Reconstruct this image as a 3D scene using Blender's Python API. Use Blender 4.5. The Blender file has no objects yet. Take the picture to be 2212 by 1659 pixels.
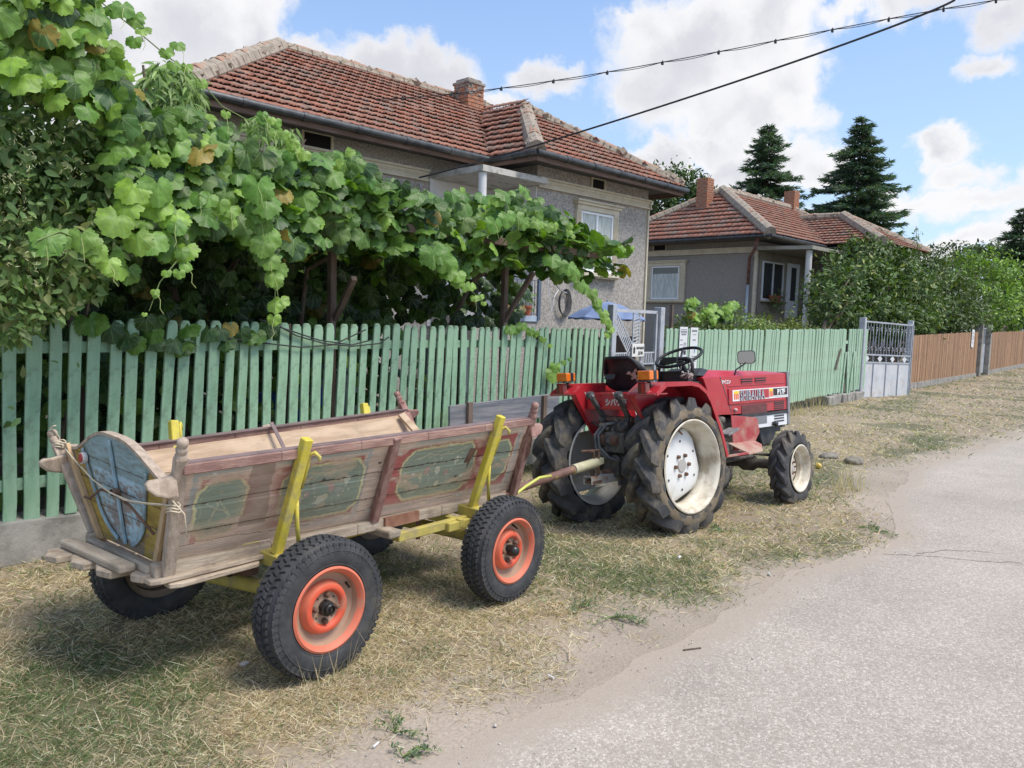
import bpy, bmesh, math, random
import numpy as np
from mathutils import Vector, Matrix, Euler
random.seed(7); rng = np.random.default_rng(7)
C = bpy.context.scene.collection
sc = bpy.context.scene
R_ = math.radians

# ---------------------------------------------------------------- camera
F_, PITCH, ROLL, YAW, HC = 1690.0, R_(4.8), R_(1.74), R_(40), 1.6
W_, H_ = 2212.0, 1659.0
fw = np.array([math.cos(PITCH)*math.cos(YAW), math.cos(PITCH)*math.sin(YAW), -math.sin(PITCH)])
r0 = np.array([math.sin(YAW), -math.cos(YAW), 0.0]); u0 = np.cross(r0, fw)
cr, sr = math.cos(ROLL), math.sin(ROLL)
RV = cr*r0 + sr*u0; UV = -sr*r0 + cr*u0
CP = np.array([0, 0, HC])
cam = bpy.data.cameras.new('camera'); co = bpy.data.objects.new('camera', cam); C.objects.link(co)
cam.sensor_width = 36; cam.lens = 36*F_/W_; cam.clip_end = 2000; cam.clip_start = 0.05
m = Matrix(((RV[0], UV[0], -fw[0], 0), (RV[1], UV[1], -fw[1], 0), (RV[2], UV[2], -fw[2], HC), (0, 0, 0, 1)))
co.matrix_world = m
sc.camera = co
def ray(x, y): return fw + RV*(x-W_/2)/F_ - UV*(y-H_/2)/F_
def onz(x, y, z=0): d = ray(x, y); return CP + d*(z-HC)/d[2]
def ony(x, y, Y): d = ray(x, y); return CP + d*Y/d[1]
def atd(x, y, dist): return CP + ray(x, y)*dist

# ---------------------------------------------------------------- light
SUN_EL, SUN_AZ = R_(60), R_(-72)
sd = Vector((math.cos(SUN_EL)*math.cos(SUN_AZ), math.cos(SUN_EL)*math.sin(SUN_AZ), math.sin(SUN_EL)))
L = bpy.data.lights.new('sun', 'SUN'); L.energy = 2.6; L.angle = R_(24); L.color = (1.0, 0.94, 0.85)
lo = bpy.data.objects.new('sun', L); C.objects.link(lo); lo.rotation_euler = sd.to_track_quat('Z', 'Y').to_euler()
sc.view_settings.view_transform = 'Standard'; sc.view_settings.look = 'None'
sc.view_settings.exposure = 0.64; sc.view_settings.gamma = 1
sc.cycles.max_bounces = 6; sc.cycles.transparent_max_bounces = 8

wd = bpy.data.worlds.new('World'); sc.world = wd; wd.use_nodes = True
def world():
    nt = wd.node_tree; N = nt.nodes; K = nt.links; N.clear()
    out = N.new('ShaderNodeOutputWorld'); bg = N.new('ShaderNodeBackground'); K.new(bg.outputs[0], out.inputs[0])
    bg.inputs[1].default_value = 0.13
    sky = N.new('ShaderNodeTexSky'); sky.sky_type = 'NISHITA'; sky.sun_disc = False
    sky.sun_elevation = SUN_EL; sky.sun_rotation = math.atan2(sd.x, sd.y); sky.air_density = 1.0; sky.dust_density = 0.6; sky.ozone_density = 1.4
    tc = N.new('ShaderNodeTexCoord')
    def vm(op, a, b=None):
        n = N.new('ShaderNodeVectorMath'); n.operation = op
        for i, v in enumerate((a, b)):
            if v is None: continue
            if isinstance(v, (tuple, list)): n.inputs[i].default_value = v
            elif isinstance(v, float): n.inputs[3].default_value = v
            else: K.new(v, n.inputs[i])
        return n
    def mt(op, a, b=0.0, c=0.0):
        n = N.new('ShaderNodeMath'); n.operation = op
        for i, v in enumerate((a, b, c)):
            if isinstance(v, (float, int)): n.inputs[i].default_value = v
            else: K.new(v, n.inputs[i])
        return n.outputs[0]
    def noise(vec, scale, detail=6, rough=.55, dist=0.0):
        n = N.new('ShaderNodeTexNoise'); K.new(vec, n.inputs['Vector']); n.inputs['Scale'].default_value = scale
        n.inputs['Detail'].default_value = detail; n.inputs['Roughness'].default_value = rough; n.inputs['Distortion'].default_value = dist
        return n.outputs['Fac']
    D = tc.outputs['Generated']
    # warp the lookup direction a little so that the cloud outlines curl
    nn = N.new('ShaderNodeTexNoise'); K.new(D, nn.inputs['Vector']); nn.inputs['Scale'].default_value = 9; nn.inputs['Detail'].default_value = 7; nn.inputs['Roughness'].default_value = .62
    w1 = vm('SUBTRACT', nn.outputs['Color'], (.5, .5, .5)); w2 = N.new('ShaderNodeVectorMath'); w2.operation = 'SCALE'; K.new(w1.outputs[0], w2.inputs[0]); w2.inputs['Scale'].default_value = .13
    Dw = vm('ADD', D, w2.outputs[0]).outputs[0]
    # cloud banks: direction (as seen in the photo), half sizes, weight
    CL = [(400, 70, 230, 190, 1.15), (120, 130, 300, 260, 1.2), (560, 60, 95, 130, .9),
          (800, 170, 150, 75, 1.0), (940, 190, 130, 90, 1.0), (660, 130, 90, 60, .7), (1060, 230, 110, 60, .9),
          (1500, 110, 200, 150, 1.15), (1640, 60, 150, 120, 1.0), (1420, 200, 160, 120, .95), (1590, 230, 190, 110, 1.0), (1400, 60, 90, 60, .8), (1700, 160, 110, 100, .8),
          (1430, 345, 150, 55, .95), (1640, 350, 150, 65, 1.0), (1760, 360, 80, 40, .75), (1550, 300, 160, 50, .85),
          (1180, 170, 90, 40, .62), (1900, 15, 190, 45, .75), (2160, 20, 110, 50, .6),
          (2050, 320, 85, 42, .95), (2090, 370, 85, 40, .8), (1980, 430, 200, 30, .7), (2120, 430, 140, 35, .7),
          (2050, 530, 240, 35, .8), (1500, 500, 400, 60, .7), (2300, 500, 200, 120, .9), (2120, 140, 60, 25, .45),
          (-500, 100, 400, 300, 1.1), (2900, 200, 400, 200, 1.0), (900, -900, 600, 300, 1.0)]
    acc = None
    for (px, py, hw, hh, wgt) in CL:
        d = ray(px, py); d = d/np.linalg.norm(d)
        rt = np.cross(d, [0, 0, 1]); rt /= np.linalg.norm(rt); up = np.cross(rt, d)
        ct = F_/math.hypot(F_, px-W_/2)
        sx, sy = F_/(hw*ct), F_/hh
        off = vm('SUBTRACT', Dw, tuple(d)).outputs[0]
        a = mt('MULTIPLY', vm('DOT_PRODUCT', off, tuple(rt)).outputs['Value'], sx)
        b = mt('MULTIPLY', vm('DOT_PRODUCT', off, tuple(up)).outputs['Value'], sy)
        r = mt('SQRT', mt('ADD', mt('MULTIPLY', a, a), mt('MULTIPLY', b, b)))
        # only the front hemisphere
        f = mt('MULTIPLY', mt('MAXIMUM', mt('SUBTRACT', 1.0, r), -.5), wgt)
        fr = mt('GREATER_THAN', vm('DOT_PRODUCT', D, tuple(d)).outputs['Value'], 0.0)
        f = mt('MULTIPLY', f, fr)
        acc = f if acc is None else mt('SMOOTH_MAX', acc, f, .12)
    n1 = noise(Dw, 7, 4, .6); n2 = noise(Dw, 24, 5, .66)
    fld = mt('ADD', acc, mt('ADD', mt('MULTIPLY', mt('SUBTRACT', n1, .5), 1.1), mt('MULTIPLY', mt('SUBTRACT', n2, .5), .45)))
    mr = N.new('ShaderNodeMapRange'); mr.interpolation_type = 'SMOOTHSTEP'; K.new(fld, mr.inputs[0]); mr.inputs[1].default_value = -.03; mr.inputs[2].default_value = .42
    mask = mr.outputs[0]
    # thick parts are greyer, tops brighter
    n3 = noise(Dw, 5, 3, .6)
    th = N.new('ShaderNodeMapRange'); th.interpolation_type = 'SMOOTHSTEP'; K.new(mt('ADD', fld, mt('MULTIPLY', mt('SUBTRACT', n3, .5), 2.0)), th.inputs[0]); th.inputs[1].default_value = .15; th.inputs[2].default_value = 1.15
    cc = N.new('ShaderNodeMix'); cc.data_type = 'RGBA'; K.new(th.outputs[0], cc.inputs['Factor'])
    cc.inputs['A'].default_value = (4.8, 4.8, 4.9, 1); cc.inputs['B'].default_value = (3.5, 3.55, 3.85, 1)
    # sky colour a little lifted towards the horizon haze
    sk = N.new('ShaderNodeMix'); sk.data_type = 'RGBA'; sk.blend_type = 'MULTIPLY'; sk.inputs['Factor'].default_value = 1
    K.new(sky.outputs[0], sk.inputs['A']); sk.inputs['B'].default_value = (1.05, 1.12, 1.2, 1)
    sp = N.new('ShaderNodeSeparateXYZ'); K.new(D, sp.inputs[0])
    hz = N.new('ShaderNodeMapRange'); K.new(sp.outputs[2], hz.inputs[0]); hz.inputs[1].default_value = 0.0; hz.inputs[2].default_value = .42; hz.inputs[3].default_value = .62; hz.inputs[4].default_value = 0.15
    hm = N.new('ShaderNodeMix'); hm.data_type = 'RGBA'; K.new(hz.outputs[0], hm.inputs['Factor']); K.new(sk.outputs['Result'], hm.inputs['A']); hm.inputs['B'].default_value = (2.5, 3.1, 4.2, 1)
    mx = N.new('ShaderNodeMix'); mx.data_type = 'RGBA'; K.new(mask, mx.inputs['Factor']); K.new(hm.outputs['Result'], mx.inputs['A']); K.new(cc.outputs['Result'], mx.inputs['B'])
    K.new(mx.outputs['Result'], bg.inputs[0])
world()

# ---------------------------------------------------------------- helpers
def smooth01(a, b, x):
    t = np.clip((x-a)/(b-a), 0, 1); return t*t*(3-2*t)
_perm = rng.random((256, 256))
def vnoise(x, y):
    x = np.asarray(x, float); y = np.asarray(y, float)
    xi = np.floor(x).astype(int); yi = np.floor(y).astype(int); fx = x-xi; fy = y-yi
    fx = fx*fx*(3-2*fx); fy = fy*fy*(3-2*fy)
    g = lambda a, b: _perm[a % 256, b % 256]
    return (g(xi, yi)*(1-fx)+g(xi+1, yi)*fx)*(1-fy)+(g(xi, yi+1)*(1-fx)+g(xi+1, yi+1)*fx)*fy
def fbm(x, y, o=4):
    s = 0; a = .5; t = 0
    for i in range(o):
        s = s+a*vnoise(x*2**i+17*i, y*2**i+31*i); t += a; a *= .55
    return s/t

def tag(o, label=None, cat=None, group=None, kind=None):
    if label: o['label'] = label
    if cat: o['category'] = cat
    if group: o['group'] = group
    if kind: o['kind'] = kind
    return o
def thing(name, label, cat, loc=(0, 0, 0), rot=(0, 0, 0), group=None):
    o = bpy.data.objects.new(name, None); C.objects.link(o); o.location = loc; o.rotation_euler = rot
    o.empty_display_size = .2
    return tag(o, label, cat, group)

MATS = {}
def mat(name, c1, c2=None, scale=8, rough=.7, metal=0.0, bump=0.0, bscale=None, stretch=(1, 1, 1), dirt=None, dscale=3, damt=.5, attr=False, spec=.5,
        lo=.35, hi=.65, translucent=0.0, coat=0.0, edge=None):
    if name in MATS: return MATS[name]
    mt_ = bpy.data.materials.new(name); mt_.use_nodes = True; nt = mt_.node_tree; N = nt.nodes; K = nt.links
    bs = N['Principled BSDF']; bs.inputs['Roughness'].default_value = rough; bs.inputs['Metallic'].default_value = metal
    bs.inputs['Specular IOR Level'].default_value = spec
    if coat: bs.inputs['Coat Weight'].default_value = coat; bs.inputs['Coat Roughness'].default_value = .15
    tc = N.new('ShaderNodeTexCoord'); mp = N.new('ShaderNodeMapping'); K.new(tc.outputs['Object'], mp.inputs[0]); mp.inputs['Scale'].default_value = stretch
    def noise(s, d=6, r=.6):
        n = N.new('ShaderNodeTexNoise'); K.new(mp.outputs[0], n.inputs['Vector']); n.inputs['Scale'].default_value = s
        n.inputs['Detail'].default_value = d; n.inputs['Roughness'].default_value = r; return n.outputs['Fac']
    def rng_(sock, a, b):
        n = N.new('ShaderNodeMapRange'); n.interpolation_type = 'SMOOTHSTEP'; K.new(sock, n.inputs[0]); n.inputs[1].default_value = a; n.inputs[2].default_value = b; return n.outputs[0]
    def mix(f, a, b, mode='MIX'):
        n = N.new('ShaderNodeMix'); n.data_type = 'RGBA'; n.blend_type = mode
        for k, v in (('Factor', f), ('A', a), ('B', b)):
            if isinstance(v, (tuple, list)): n.inputs[k].default_value = tuple(v)+(1,)*(4-len(v))
            elif isinstance(v, (float, int)): n.inputs[k].default_value = v
            else: K.new(v, n.inputs[k])
        return n.outputs['Result']
    if attr:
        at = N.new('ShaderNodeAttribute'); at.attribute_name = 'Col'; col = at.outputs['Color']
        if c2 is not None: col = mix(rng_(noise(scale), lo, hi), col, c2, 'MULTIPLY')
    elif c2 is not None: col = mix(rng_(noise(scale), lo, hi), c1, c2)
    else: col = None
    if dirt is not None:
        tc2 = N.new('ShaderNodeTexNoise'); K.new(tc.outputs['Object'], tc2.inputs['Vector']); tc2.inputs['Scale'].default_value = dscale; tc2.inputs['Detail'].default_value = 8; tc2.inputs['Roughness'].default_value = .68
        f = rng_(tc2.outputs['Fac'], .62-.3*damt, .72-.1*damt)
        mm = N.new('ShaderNodeMath'); mm.operation = 'MULTIPLY'; K.new(f, mm.inputs[0]); mm.inputs[1].default_value = min(1, damt*1.4)
        col = mix(mm.outputs[0], col if col is not None else c1, dirt)
        rr = N.new('ShaderNodeMapRange'); K.new(mm.outputs[0], rr.inputs[0]); rr.inputs[3].default_value = rough; rr.inputs[4].default_value = .9; K.new(rr.outputs[0], bs.inputs['Roughness'])
    if col is None: bs.inputs['Base Color'].default_value = tuple(c1)+(1,)
    else: K.new(col, bs.inputs['Base Color'])
    if bump:
        bp = N.new('ShaderNodeBump'); bp.inputs['Strength'].default_value = bump; bp.inputs['Distance'].default_value = .01
        K.new(noise(bscale or scale*3, 5), bp.inputs['Height']); K.new(bp.outputs[0], bs.inputs['Normal'])
    if translucent:
        out = N['Material Output']; tr = N.new('ShaderNodeBsdfTranslucent'); ms = N.new('ShaderNodeMixShader'); ms.inputs[0].default_value = translucent
        if col is not None:
            g = mix(1.0, col, (1.25, 1.35, .55), 'MULTIPLY'); K.new(g, tr.inputs[0])
        K.new(bs.outputs[0], ms.inputs[1]); K.new(tr.outputs[0], ms.inputs[2]); K.new(ms.outputs[0], out.inputs[0])
    MATS[name] = mt_; return mt_

class MB:
    def __init__(s): s.v = []; s.f = []; s.mi = []; s.cur = 0; s.col = []; s.cc = (1, 1, 1)
    def add(s, vs, fs):
        o = len(s.v); s.v += [tuple(map(float, p)) for p in vs]; s.f += [tuple(i+o for i in f) for f in fs]; s.mi += [s.cur]*len(fs); s.col += [s.cc]*len(vs)
    def hexa(s, p):  # 8 points: bottom loop 0-3, top loop 4-7
        s.add(p, [(3, 2, 1, 0), (4, 5, 6, 7), (0, 1, 5, 4), (1, 2, 6, 5), (2, 3, 7, 6), (3, 0, 4, 7)])
    def box(s, c, d, rot=None):
        hx, hy, hz = d[0]/2, d[1]/2, d[2]/2
        P = [Vector(q) for q in ((-hx, -hy, -hz), (hx, -hy, -hz), (hx, hy, -hz), (-hx, hy, -hz), (-hx, -hy, hz), (hx, -hy, hz), (hx, hy, hz), (-hx, hy, hz))]
        if rot is not None:
            M = rot if isinstance(rot, Matrix) else Euler(rot).to_matrix(); P = [M @ q for q in P]
        s.hexa([q+Vector(c) for q in P])
    def bar(s, a, b, w, h, up=(0, 0, 1)):
        a = Vector(a); b = Vector(b); d = (b-a).normalized(); u = Vector(up); sd_ = d.cross(u)
        if sd_.length < 1e-4: sd_ = d.cross(Vector((1, 0, 0)))
        sd_.normalize(); u = sd_.cross(d); x = sd_*w/2; y = u*h/2
        s.hexa([a-x-y, a+x-y, a+x+y, a-x+y, b-x-y, b+x-y, b+x+y, b-x+y])
    def tube(s, pts, r, n=8, cap=True):
        pts = [Vector(p) for p in pts]; k = len(pts); rs = r if isinstance(r, (list, tuple)) else [r]*k
        vs = []; prev = None
        for i, p in enumerate(pts):
            t = (pts[min(i+1, k-1)]-pts[max(i-1, 0)]).normalized()
            if prev is None:
                a = Vector((0, 0, 1)) if abs(t.z) < .9 else Vector((1, 0, 0)); x = t.cross(a).normalized()
            else: x = (prev-t*prev.dot(t)).normalized()
            prev = x; y = t.cross(x)
            for j in range(n): a = 2*math.pi*j/n; vs.append(p+(x*math.cos(a)+y*math.sin(a))*rs[i])
        fs = [(i*n+j, i*n+(j+1) % n, (i+1)*n+(j+1) % n, (i+1)*n+j) for i in range(k-1) for j in range(n)]
        if cap: fs += [tuple(range(n))[::-1], tuple((k-1)*n+j for j in range(n))]
        s.add(vs, fs)
    def lathe(s, prof, c=(0, 0, 0), axis='z', n=32, M=None):
        # prof: (radius, along)
        vs = []; c = Vector(c)
        for (r, h) in prof:
            for j in range(n):
                a = 2*math.pi*j/n; ca, sa = r*math.cos(a), r*math.sin(a)
                p = Vector((ca, sa, h)) if axis == 'z' else (Vector((ca, h, sa)) if axis == 'y' else Vector((h, ca, sa)))
                if M is not None: p = M @ p
                vs.append(p+c)
        k = len(prof); fs = [(i*n+j, i*n+(j+1) % n, (i+1)*n+(j+1) % n, (i+1)*n+j) for i in range(k-1) for j in range(n)]
        if prof[0][0] > 1e-5 and 0: pass
        s.add(vs, fs)
    def prism(s, outl, b):  # outline: list of 3D pts; extruded by vector b
        n = len(outl); A = [Vector(p) for p in outl]; b = Vector(b)
        s.add(A+[p+b for p in A], [tuple(range(n))[::-1], tuple(range(n, 2*n))]+[(i, (i+1) % n, n+(i+1) % n, n+i) for i in range(n)])
    def build(s, name, mats, parent=None, smooth=False, bevel=0, seg=1, auto=None):
        me = bpy.data.meshes.new(name); me.from_pydata(s.v, [], s.f)
        if not isinstance(mats, (list, tuple)): mats = [mats]
        for q in mats: me.materials.append(q)
        me.polygons.foreach_set('material_index', s.mi)
        ca = me.color_attributes.new('Col', 'FLOAT_COLOR', 'POINT')
        ca.data.foreach_set('color', np.hstack([np.array(s.col, float).reshape(-1, 3), np.ones((len(s.col), 1))]).ravel())
        bm = bmesh.new(); bm.from_mesh(me); bmesh.ops.recalc_face_normals(bm, faces=bm.faces); bm.to_mesh(me); bm.free()
        if smooth: me.polygons.foreach_set('use_smooth', [True]*len(me.polygons))
        o = bpy.data.objects.new(name, me); C.objects.link(o)
        if parent is not None: o.parent = parent
        if bevel:
            md = o.modifiers.new('bevel', 'BEVEL'); md.width = bevel; md.segments = seg; md.limit_method = 'ANGLE'; md.angle_limit = R_(40)
        if auto and smooth:
            try: me.set_sharp_from_angle(angle=R_(auto))
            except Exception: pass
        return o

def npmesh(name, V, Fa, mats, parent=None, col=None, luv=None, smooth=False, mi=None):
    me = bpy.data.meshes.new(name); V = np.asarray(V, np.float32); Fa = np.asarray(Fa, np.int32); k = Fa.shape[1]
    me.vertices.add(len(V)); me.vertices.foreach_set('co', V.ravel())
    me.loops.add(Fa.size); me.loops.foreach_set('vertex_index', Fa.ravel())
    me.polygons.add(len(Fa)); me.polygons.foreach_set('loop_start', np.arange(0, Fa.size, k, dtype=np.int32)); me.polygons.foreach_set('loop_total', np.full(len(Fa), k, np.int32))
    if smooth: me.polygons.foreach_set('use_smooth', np.ones(len(Fa), bool))
    if not isinstance(mats, (list, tuple)): mats = [mats]
    for q in mats: me.materials.append(q)
    if mi is not None: me.polygons.foreach_set('material_index', np.asarray(mi, np.int32))
    if col is not None:
        ca = me.color_attributes.new('Col', 'FLOAT_COLOR', 'POINT'); ca.data.foreach_set('color', np.hstack([col, np.ones((len(col), 1))]).astype(np.float32).ravel())
    if luv is not None:
        at = me.attributes.new('luv', 'FLOAT_VECTOR', 'POINT'); at.data.foreach_set('vector', np.asarray(luv, np.float32).ravel())
    me.update(calc_edges=True)
    o = bpy.data.objects.new(name, me); C.objects.link(o)
    if parent is not None: o.parent = parent
    return o

def scatter(tv, tf, pos, tip, nrm, size, col):
    """copies of a leaf template (x across, y to the tip, z the face) at pos"""
    tip = tip/np.linalg.norm(tip, axis=1, keepdims=True)
    nrm = nrm-tip*np.sum(nrm*tip, 1, keepdims=True); nrm = nrm/(np.linalg.norm(nrm, axis=1, keepdims=True)+1e-9)
    x = np.cross(tip, nrm)
    tv = np.asarray(tv, float); n = len(pos); k = len(tv)
    V = pos[:, None, :]+size[:, None, None]*(tv[None, :, 0, None]*x[:, None, :]+tv[None, :, 1, None]*tip[:, None, :]+tv[None, :, 2, None]*nrm[:, None, :])
    Fa = (np.asarray(tf)[None]+(np.arange(n)*k)[:, None, None]).reshape(-1, np.asarray(tf).shape[1])
    return V.reshape(-1, 3), Fa, np.repeat(col, k, 0), np.tile(tv, (n, 1))
def rvec(n): v = rng.normal(size=(n, 3)); return v/np.linalg.norm(v, axis=1, keepdims=True)

def text_mesh(s, size, parent, name, m_, M, extrude=.001, align='LEFT', sx=1.0, off=0.0, space=1.0):
    cu = bpy.data.curves.new(name, 'FONT'); cu.body = s; cu.size = size; cu.extrude = extrude; cu.align_x = align; cu.space_character = space; cu.resolution_u = 3; cu.offset = off
    to = bpy.data.objects.new(name, cu); C.objects.link(to)
    bpy.context.view_layer.update()
    me = bpy.data.meshes.new_from_object(to.evaluated_get(bpy.context.evaluated_depsgraph_get())); bpy.data.objects.remove(to)
    me.materials.clear(); me.materials.append(m_)
    o = bpy.data.objects.new(name, me); C.objects.link(o); o.parent = parent; o.matrix_local = M @ Matrix.Diagonal((sx, 1, 1, 1))
    return o
# ---------------------------------------------------------------- ground, road, grass
def gz(x, y):
    x = np.asarray(x, float); y = np.asarray(y, float)
    dip = -.085*smooth01(2.9, 3.7, y)*(1-smooth01(4.5, 5.3, y))*smooth01(4.2, 5.0, x)*(1-smooth01(7.5, 9, x))
    return dip+.022*(fbm(x*1.3+9, y*1.3+4, 3)-.5)*smooth01(2.2, 3.2, y)
GE = ([-9, 0, 1.5, 3.7, 4.3, 5.2, 6.0, 6.6, 7.4, 8.4, 9.4, 11, 16, 60], [2.3, 2.25, 2.25, 2.25, 1.93, 1.9, 1.62, 1.6, 2.1, 2.4, 2.6, 2.25, 1.85, 1.3])
AE = ([-9, 1.5, 3, 5, 6.5, 8, 10, 12, 16, 60], [1.98, 1.98, 1.80, 1.76, 1.52, 1.95, 2.2, 1.95, 1.6, 1.0])
def gedge(x): return np.interp(x, *GE)
def aedge(x): return np.interp(x, *AE)

def ground_mat():
    m_ = bpy.data.materials.new('earth'); m_.use_nodes = True; nt = m_.node_tree; N = nt.nodes; K = nt.links; bs = N['Principled BSDF']; bs.inputs['Roughness'].default_value = .95
    at = N.new('ShaderNodeAttribute'); at.attribute_name = 'Col'; tc = N.new('ShaderNodeTexCoord')
    n = N.new('ShaderNodeTexNoise'); K.new(tc.outputs['Object'], n.inputs['Vector']); n.inputs['Scale'].default_value = 60; n.inputs['Detail'].default_value = 6; n.inputs['Roughness'].default_value = .75
    r = N.new('ShaderNodeMapRange'); K.new(n.outputs['Fac'], r.inputs[0]); r.inputs[1].default_value = .25; r.inputs[2].default_value = .75; r.inputs[3].default_value = .62; r.inputs[4].default_value = 1.35
    mx = N.new('ShaderNodeVectorMath'); mx.operation = 'SCALE'; K.new(at.outputs['Color'], mx.inputs[0]); K.new(r.outputs[0], mx.inputs['Scale']); K.new(mx.outputs[0], bs.inputs['Base Color'])
    bp = N.new('ShaderNodeBump'); bp.inputs['Strength'].default_value = .5; bp.inputs['Distance'].default_value = .006; K.new(n.outputs['Fac'], bp.inputs['Height']); K.new(bp.outputs[0], bs.inputs['Normal'])
    return m_
def soilcol(x, y):
    n = fbm(x*2.3, y*2.3, 5)[:, None]; g = fbm(x*.9+40, y*.9+3, 4)[:, None]
    dirt = np.array([[.345, .285, .222]])*(.8+.45*n)
    turf = np.array([[.28, .22, .15]])*(.75+.5*n); green = np.array([[.10, .105, .05]])*(.7+.6*n)
    w = smooth01(.5, .62, g); turf = turf*(1-w*.75)+green*w*.75
    t = smooth01(-.12, .3, (y-gedge(x))+.5*(fbm(x*3, y*3, 3)-.5))[:, None]
    yard = smooth01(5.35, 5.6, y)[:, None]
    c = dirt*(1-t)+turf*t
    return c*(1-yard)+np.array([[.12, .10, .07]])*(.6+.8*n)*yard
def grid(xs, ys):
    X, Y = np.meshgrid(xs, ys); nx, ny = len(xs), len(ys); x = X.ravel(); y = Y.ravel()
    i = np.arange(nx*ny).reshape(ny, nx); Fa = np.stack([i[:-1, :-1], i[:-1, 1:], i[1:, 1:], i[1:, :-1]], -1).reshape(-1, 4)
    return x, y, Fa
GM = ground_mat()
xs = np.concatenate([np.linspace(-400, -4, 12), np.arange(-3.9, 16, .06), np.linspace(16.1, 60, 160), np.linspace(62, 900, 20)])
ys = np.concatenate([np.linspace(-400, -1, 10), np.linspace(.2, 1.2, 4), np.arange(1.25, 5.6, .06), np.linspace(5.8, 30, 30), np.linspace(34, 700, 16)])
x, y, Fa = grid(xs, ys); o = npmesh('ground', np.stack([x, y, gz(x, y)], 1), Fa, GM, col=soilcol(x, y), smooth=True); tag(o, kind='structure')

def asphalt_mat():
    m_ = bpy.data.materials.new('asphalt'); m_.use_nodes = True; nt = m_.node_tree; N = nt.nodes; K = nt.links; bs = N['Principled BSDF']; bs.inputs['Roughness'].default_value = .88
    tc = N.new('ShaderNodeTexCoord')
    def noise(s, d=4, r=.6):
        n = N.new('ShaderNodeTexNoise'); K.new(tc.outputs['Object'], n.inputs['Vector']); n.inputs['Scale'].default_value = s; n.inputs['Detail'].default_value = d; n.inputs['Roughness'].default_value = r; return n.outputs['Fac']
    vo = N.new('ShaderNodeTexVoronoi'); K.new(tc.outputs['Object'], vo.inputs['Vector']); vo.inputs['Scale'].default_value = 105
    vd = N.new('ShaderNodeTexVoronoi'); K.new(tc.outputs['Object'], vd.inputs['Vector']); vd.inputs['Scale'].default_value = 105; vd.feature = 'DISTANCE_TO_EDGE'
    cr_ = N.new('ShaderNodeValToRGB'); sx = N.new('ShaderNodeSeparateColor'); K.new(vo.outputs['Color'], sx.inputs[0]); K.new(sx.outputs[0], cr_.inputs[0])
    e = cr_.color_ramp.elements; e[0].position = 0; e[0].color = (.335, .287, .238, 1); e[1].position = 1; e[1].color = (.57, .507, .435, 1)
    for p, c in ((.3, (.385, .332, .278, 1)), (.62, (.425, .372, .312, 1)), (.85, (.485, .428, .362, 1))): q = e.new(p); q.color = c
    edge = N.new('ShaderNodeMapRange'); K.new(vd.outputs['Distance'], edge.inputs[0]); edge.inputs[1].default_value = 0; edge.inputs[2].default_value = .12; edge.inputs[3].default_value = .72; edge.inputs[4].default_value = 1
    big = N.new('ShaderNodeMapRange'); K.new(noise(.9, 6), big.inputs[0]); big.inputs[1].default_value = .3; big.inputs[2].default_value = .7; big.inputs[3].default_value = .84; big.inputs[4].default_value = 1.12
    ml = N.new('ShaderNodeMath'); ml.operation = 'MULTIPLY'; K.new(edge.outputs[0], ml.inputs[0]); K.new(big.outputs[0], ml.inputs[1])
    sc_ = N.new('ShaderNodeVectorMath'); sc_.operation = 'SCALE'; K.new(cr_.outputs[0], sc_.inputs[0]); K.new(ml.outputs[0], sc_.inputs['Scale'])
    # sand drifted on to the edge of the asphalt
    at = N.new('ShaderNodeAttribute'); at.attribute_name = 'Col'; ss = N.new('ShaderNodeSeparateColor'); K.new(at.outputs['Color'], ss.inputs[0])
    n2 = noise(7, 8, .7); n3 = noise(60, 4, .7)
    ad = N.new('ShaderNodeMath'); ad.operation = 'MULTIPLY_ADD'; K.new(n2, ad.inputs[0]); ad.inputs[1].default_value = 1.0; K.new(ss.outputs[0], ad.inputs[2])
    ad2 = N.new('ShaderNodeMath'); ad2.operation = 'MULTIPLY_ADD'; K.new(n3, ad2.inputs[0]); ad2.inputs[1].default_value = .5; K.new(ad.outputs[0], ad2.inputs[2])
    mr = N.new('ShaderNodeMapRange'); mr.interpolation_type = 'SMOOTHSTEP'; K.new(ad2.outputs[0], mr.inputs[0]); mr.inputs[1].default_value = 1.08; mr.inputs[2].default_value = 1.66
    sd2 = N.new('ShaderNodeMapRange'); K.new(n3, sd2.inputs[0]); sd2.inputs[3].default_value = .75; sd2.inputs[4].default_value = 1.25
    sc2 = N.new('ShaderNodeVectorMath'); sc2.operation = 'SCALE'; sc2.inputs[0].default_value = (.375, .312, .248); K.new(sd2.outputs[0], sc2.inputs['Scale'])
    mx = N.new('ShaderNodeMix'); mx.data_type = 'RGBA'; K.new(mr.outputs[0], mx.inputs['Factor']); K.new(sc_.outputs[0], mx.inputs['A']); K.new(sc2.outputs[0], mx.inputs['B']); K.new(mx.outputs['Result'], bs.inputs['Base Color'])
    bp = N.new('ShaderNodeBump'); bp.inputs['Strength'].default_value = .55; bp.inputs['Distance'].default_value = .004; K.new(vd.outputs['Distance'], bp.inputs['Height']); K.new(bp.outputs[0], bs.inputs['Normal'])
    return m_
xs = np.concatenate([np.linspace(-300, -4, 10), np.arange(-3.9, 14, .08), np.linspace(14.2, 80, 120), np.linspace(90, 800, 14)]); tt = np.concatenate([[-5.5, -3, -1.5], np.linspace(-1.0, 0, 22)])
T, X = np.meshgrid(tt, xs, indexing='ij'); x = X.ravel(); t = T.ravel(); y = aedge(x)+.10*(fbm(x*2.2, x*0+5, 4)-.5)*smooth01(-1, 0, t)+t
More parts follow.
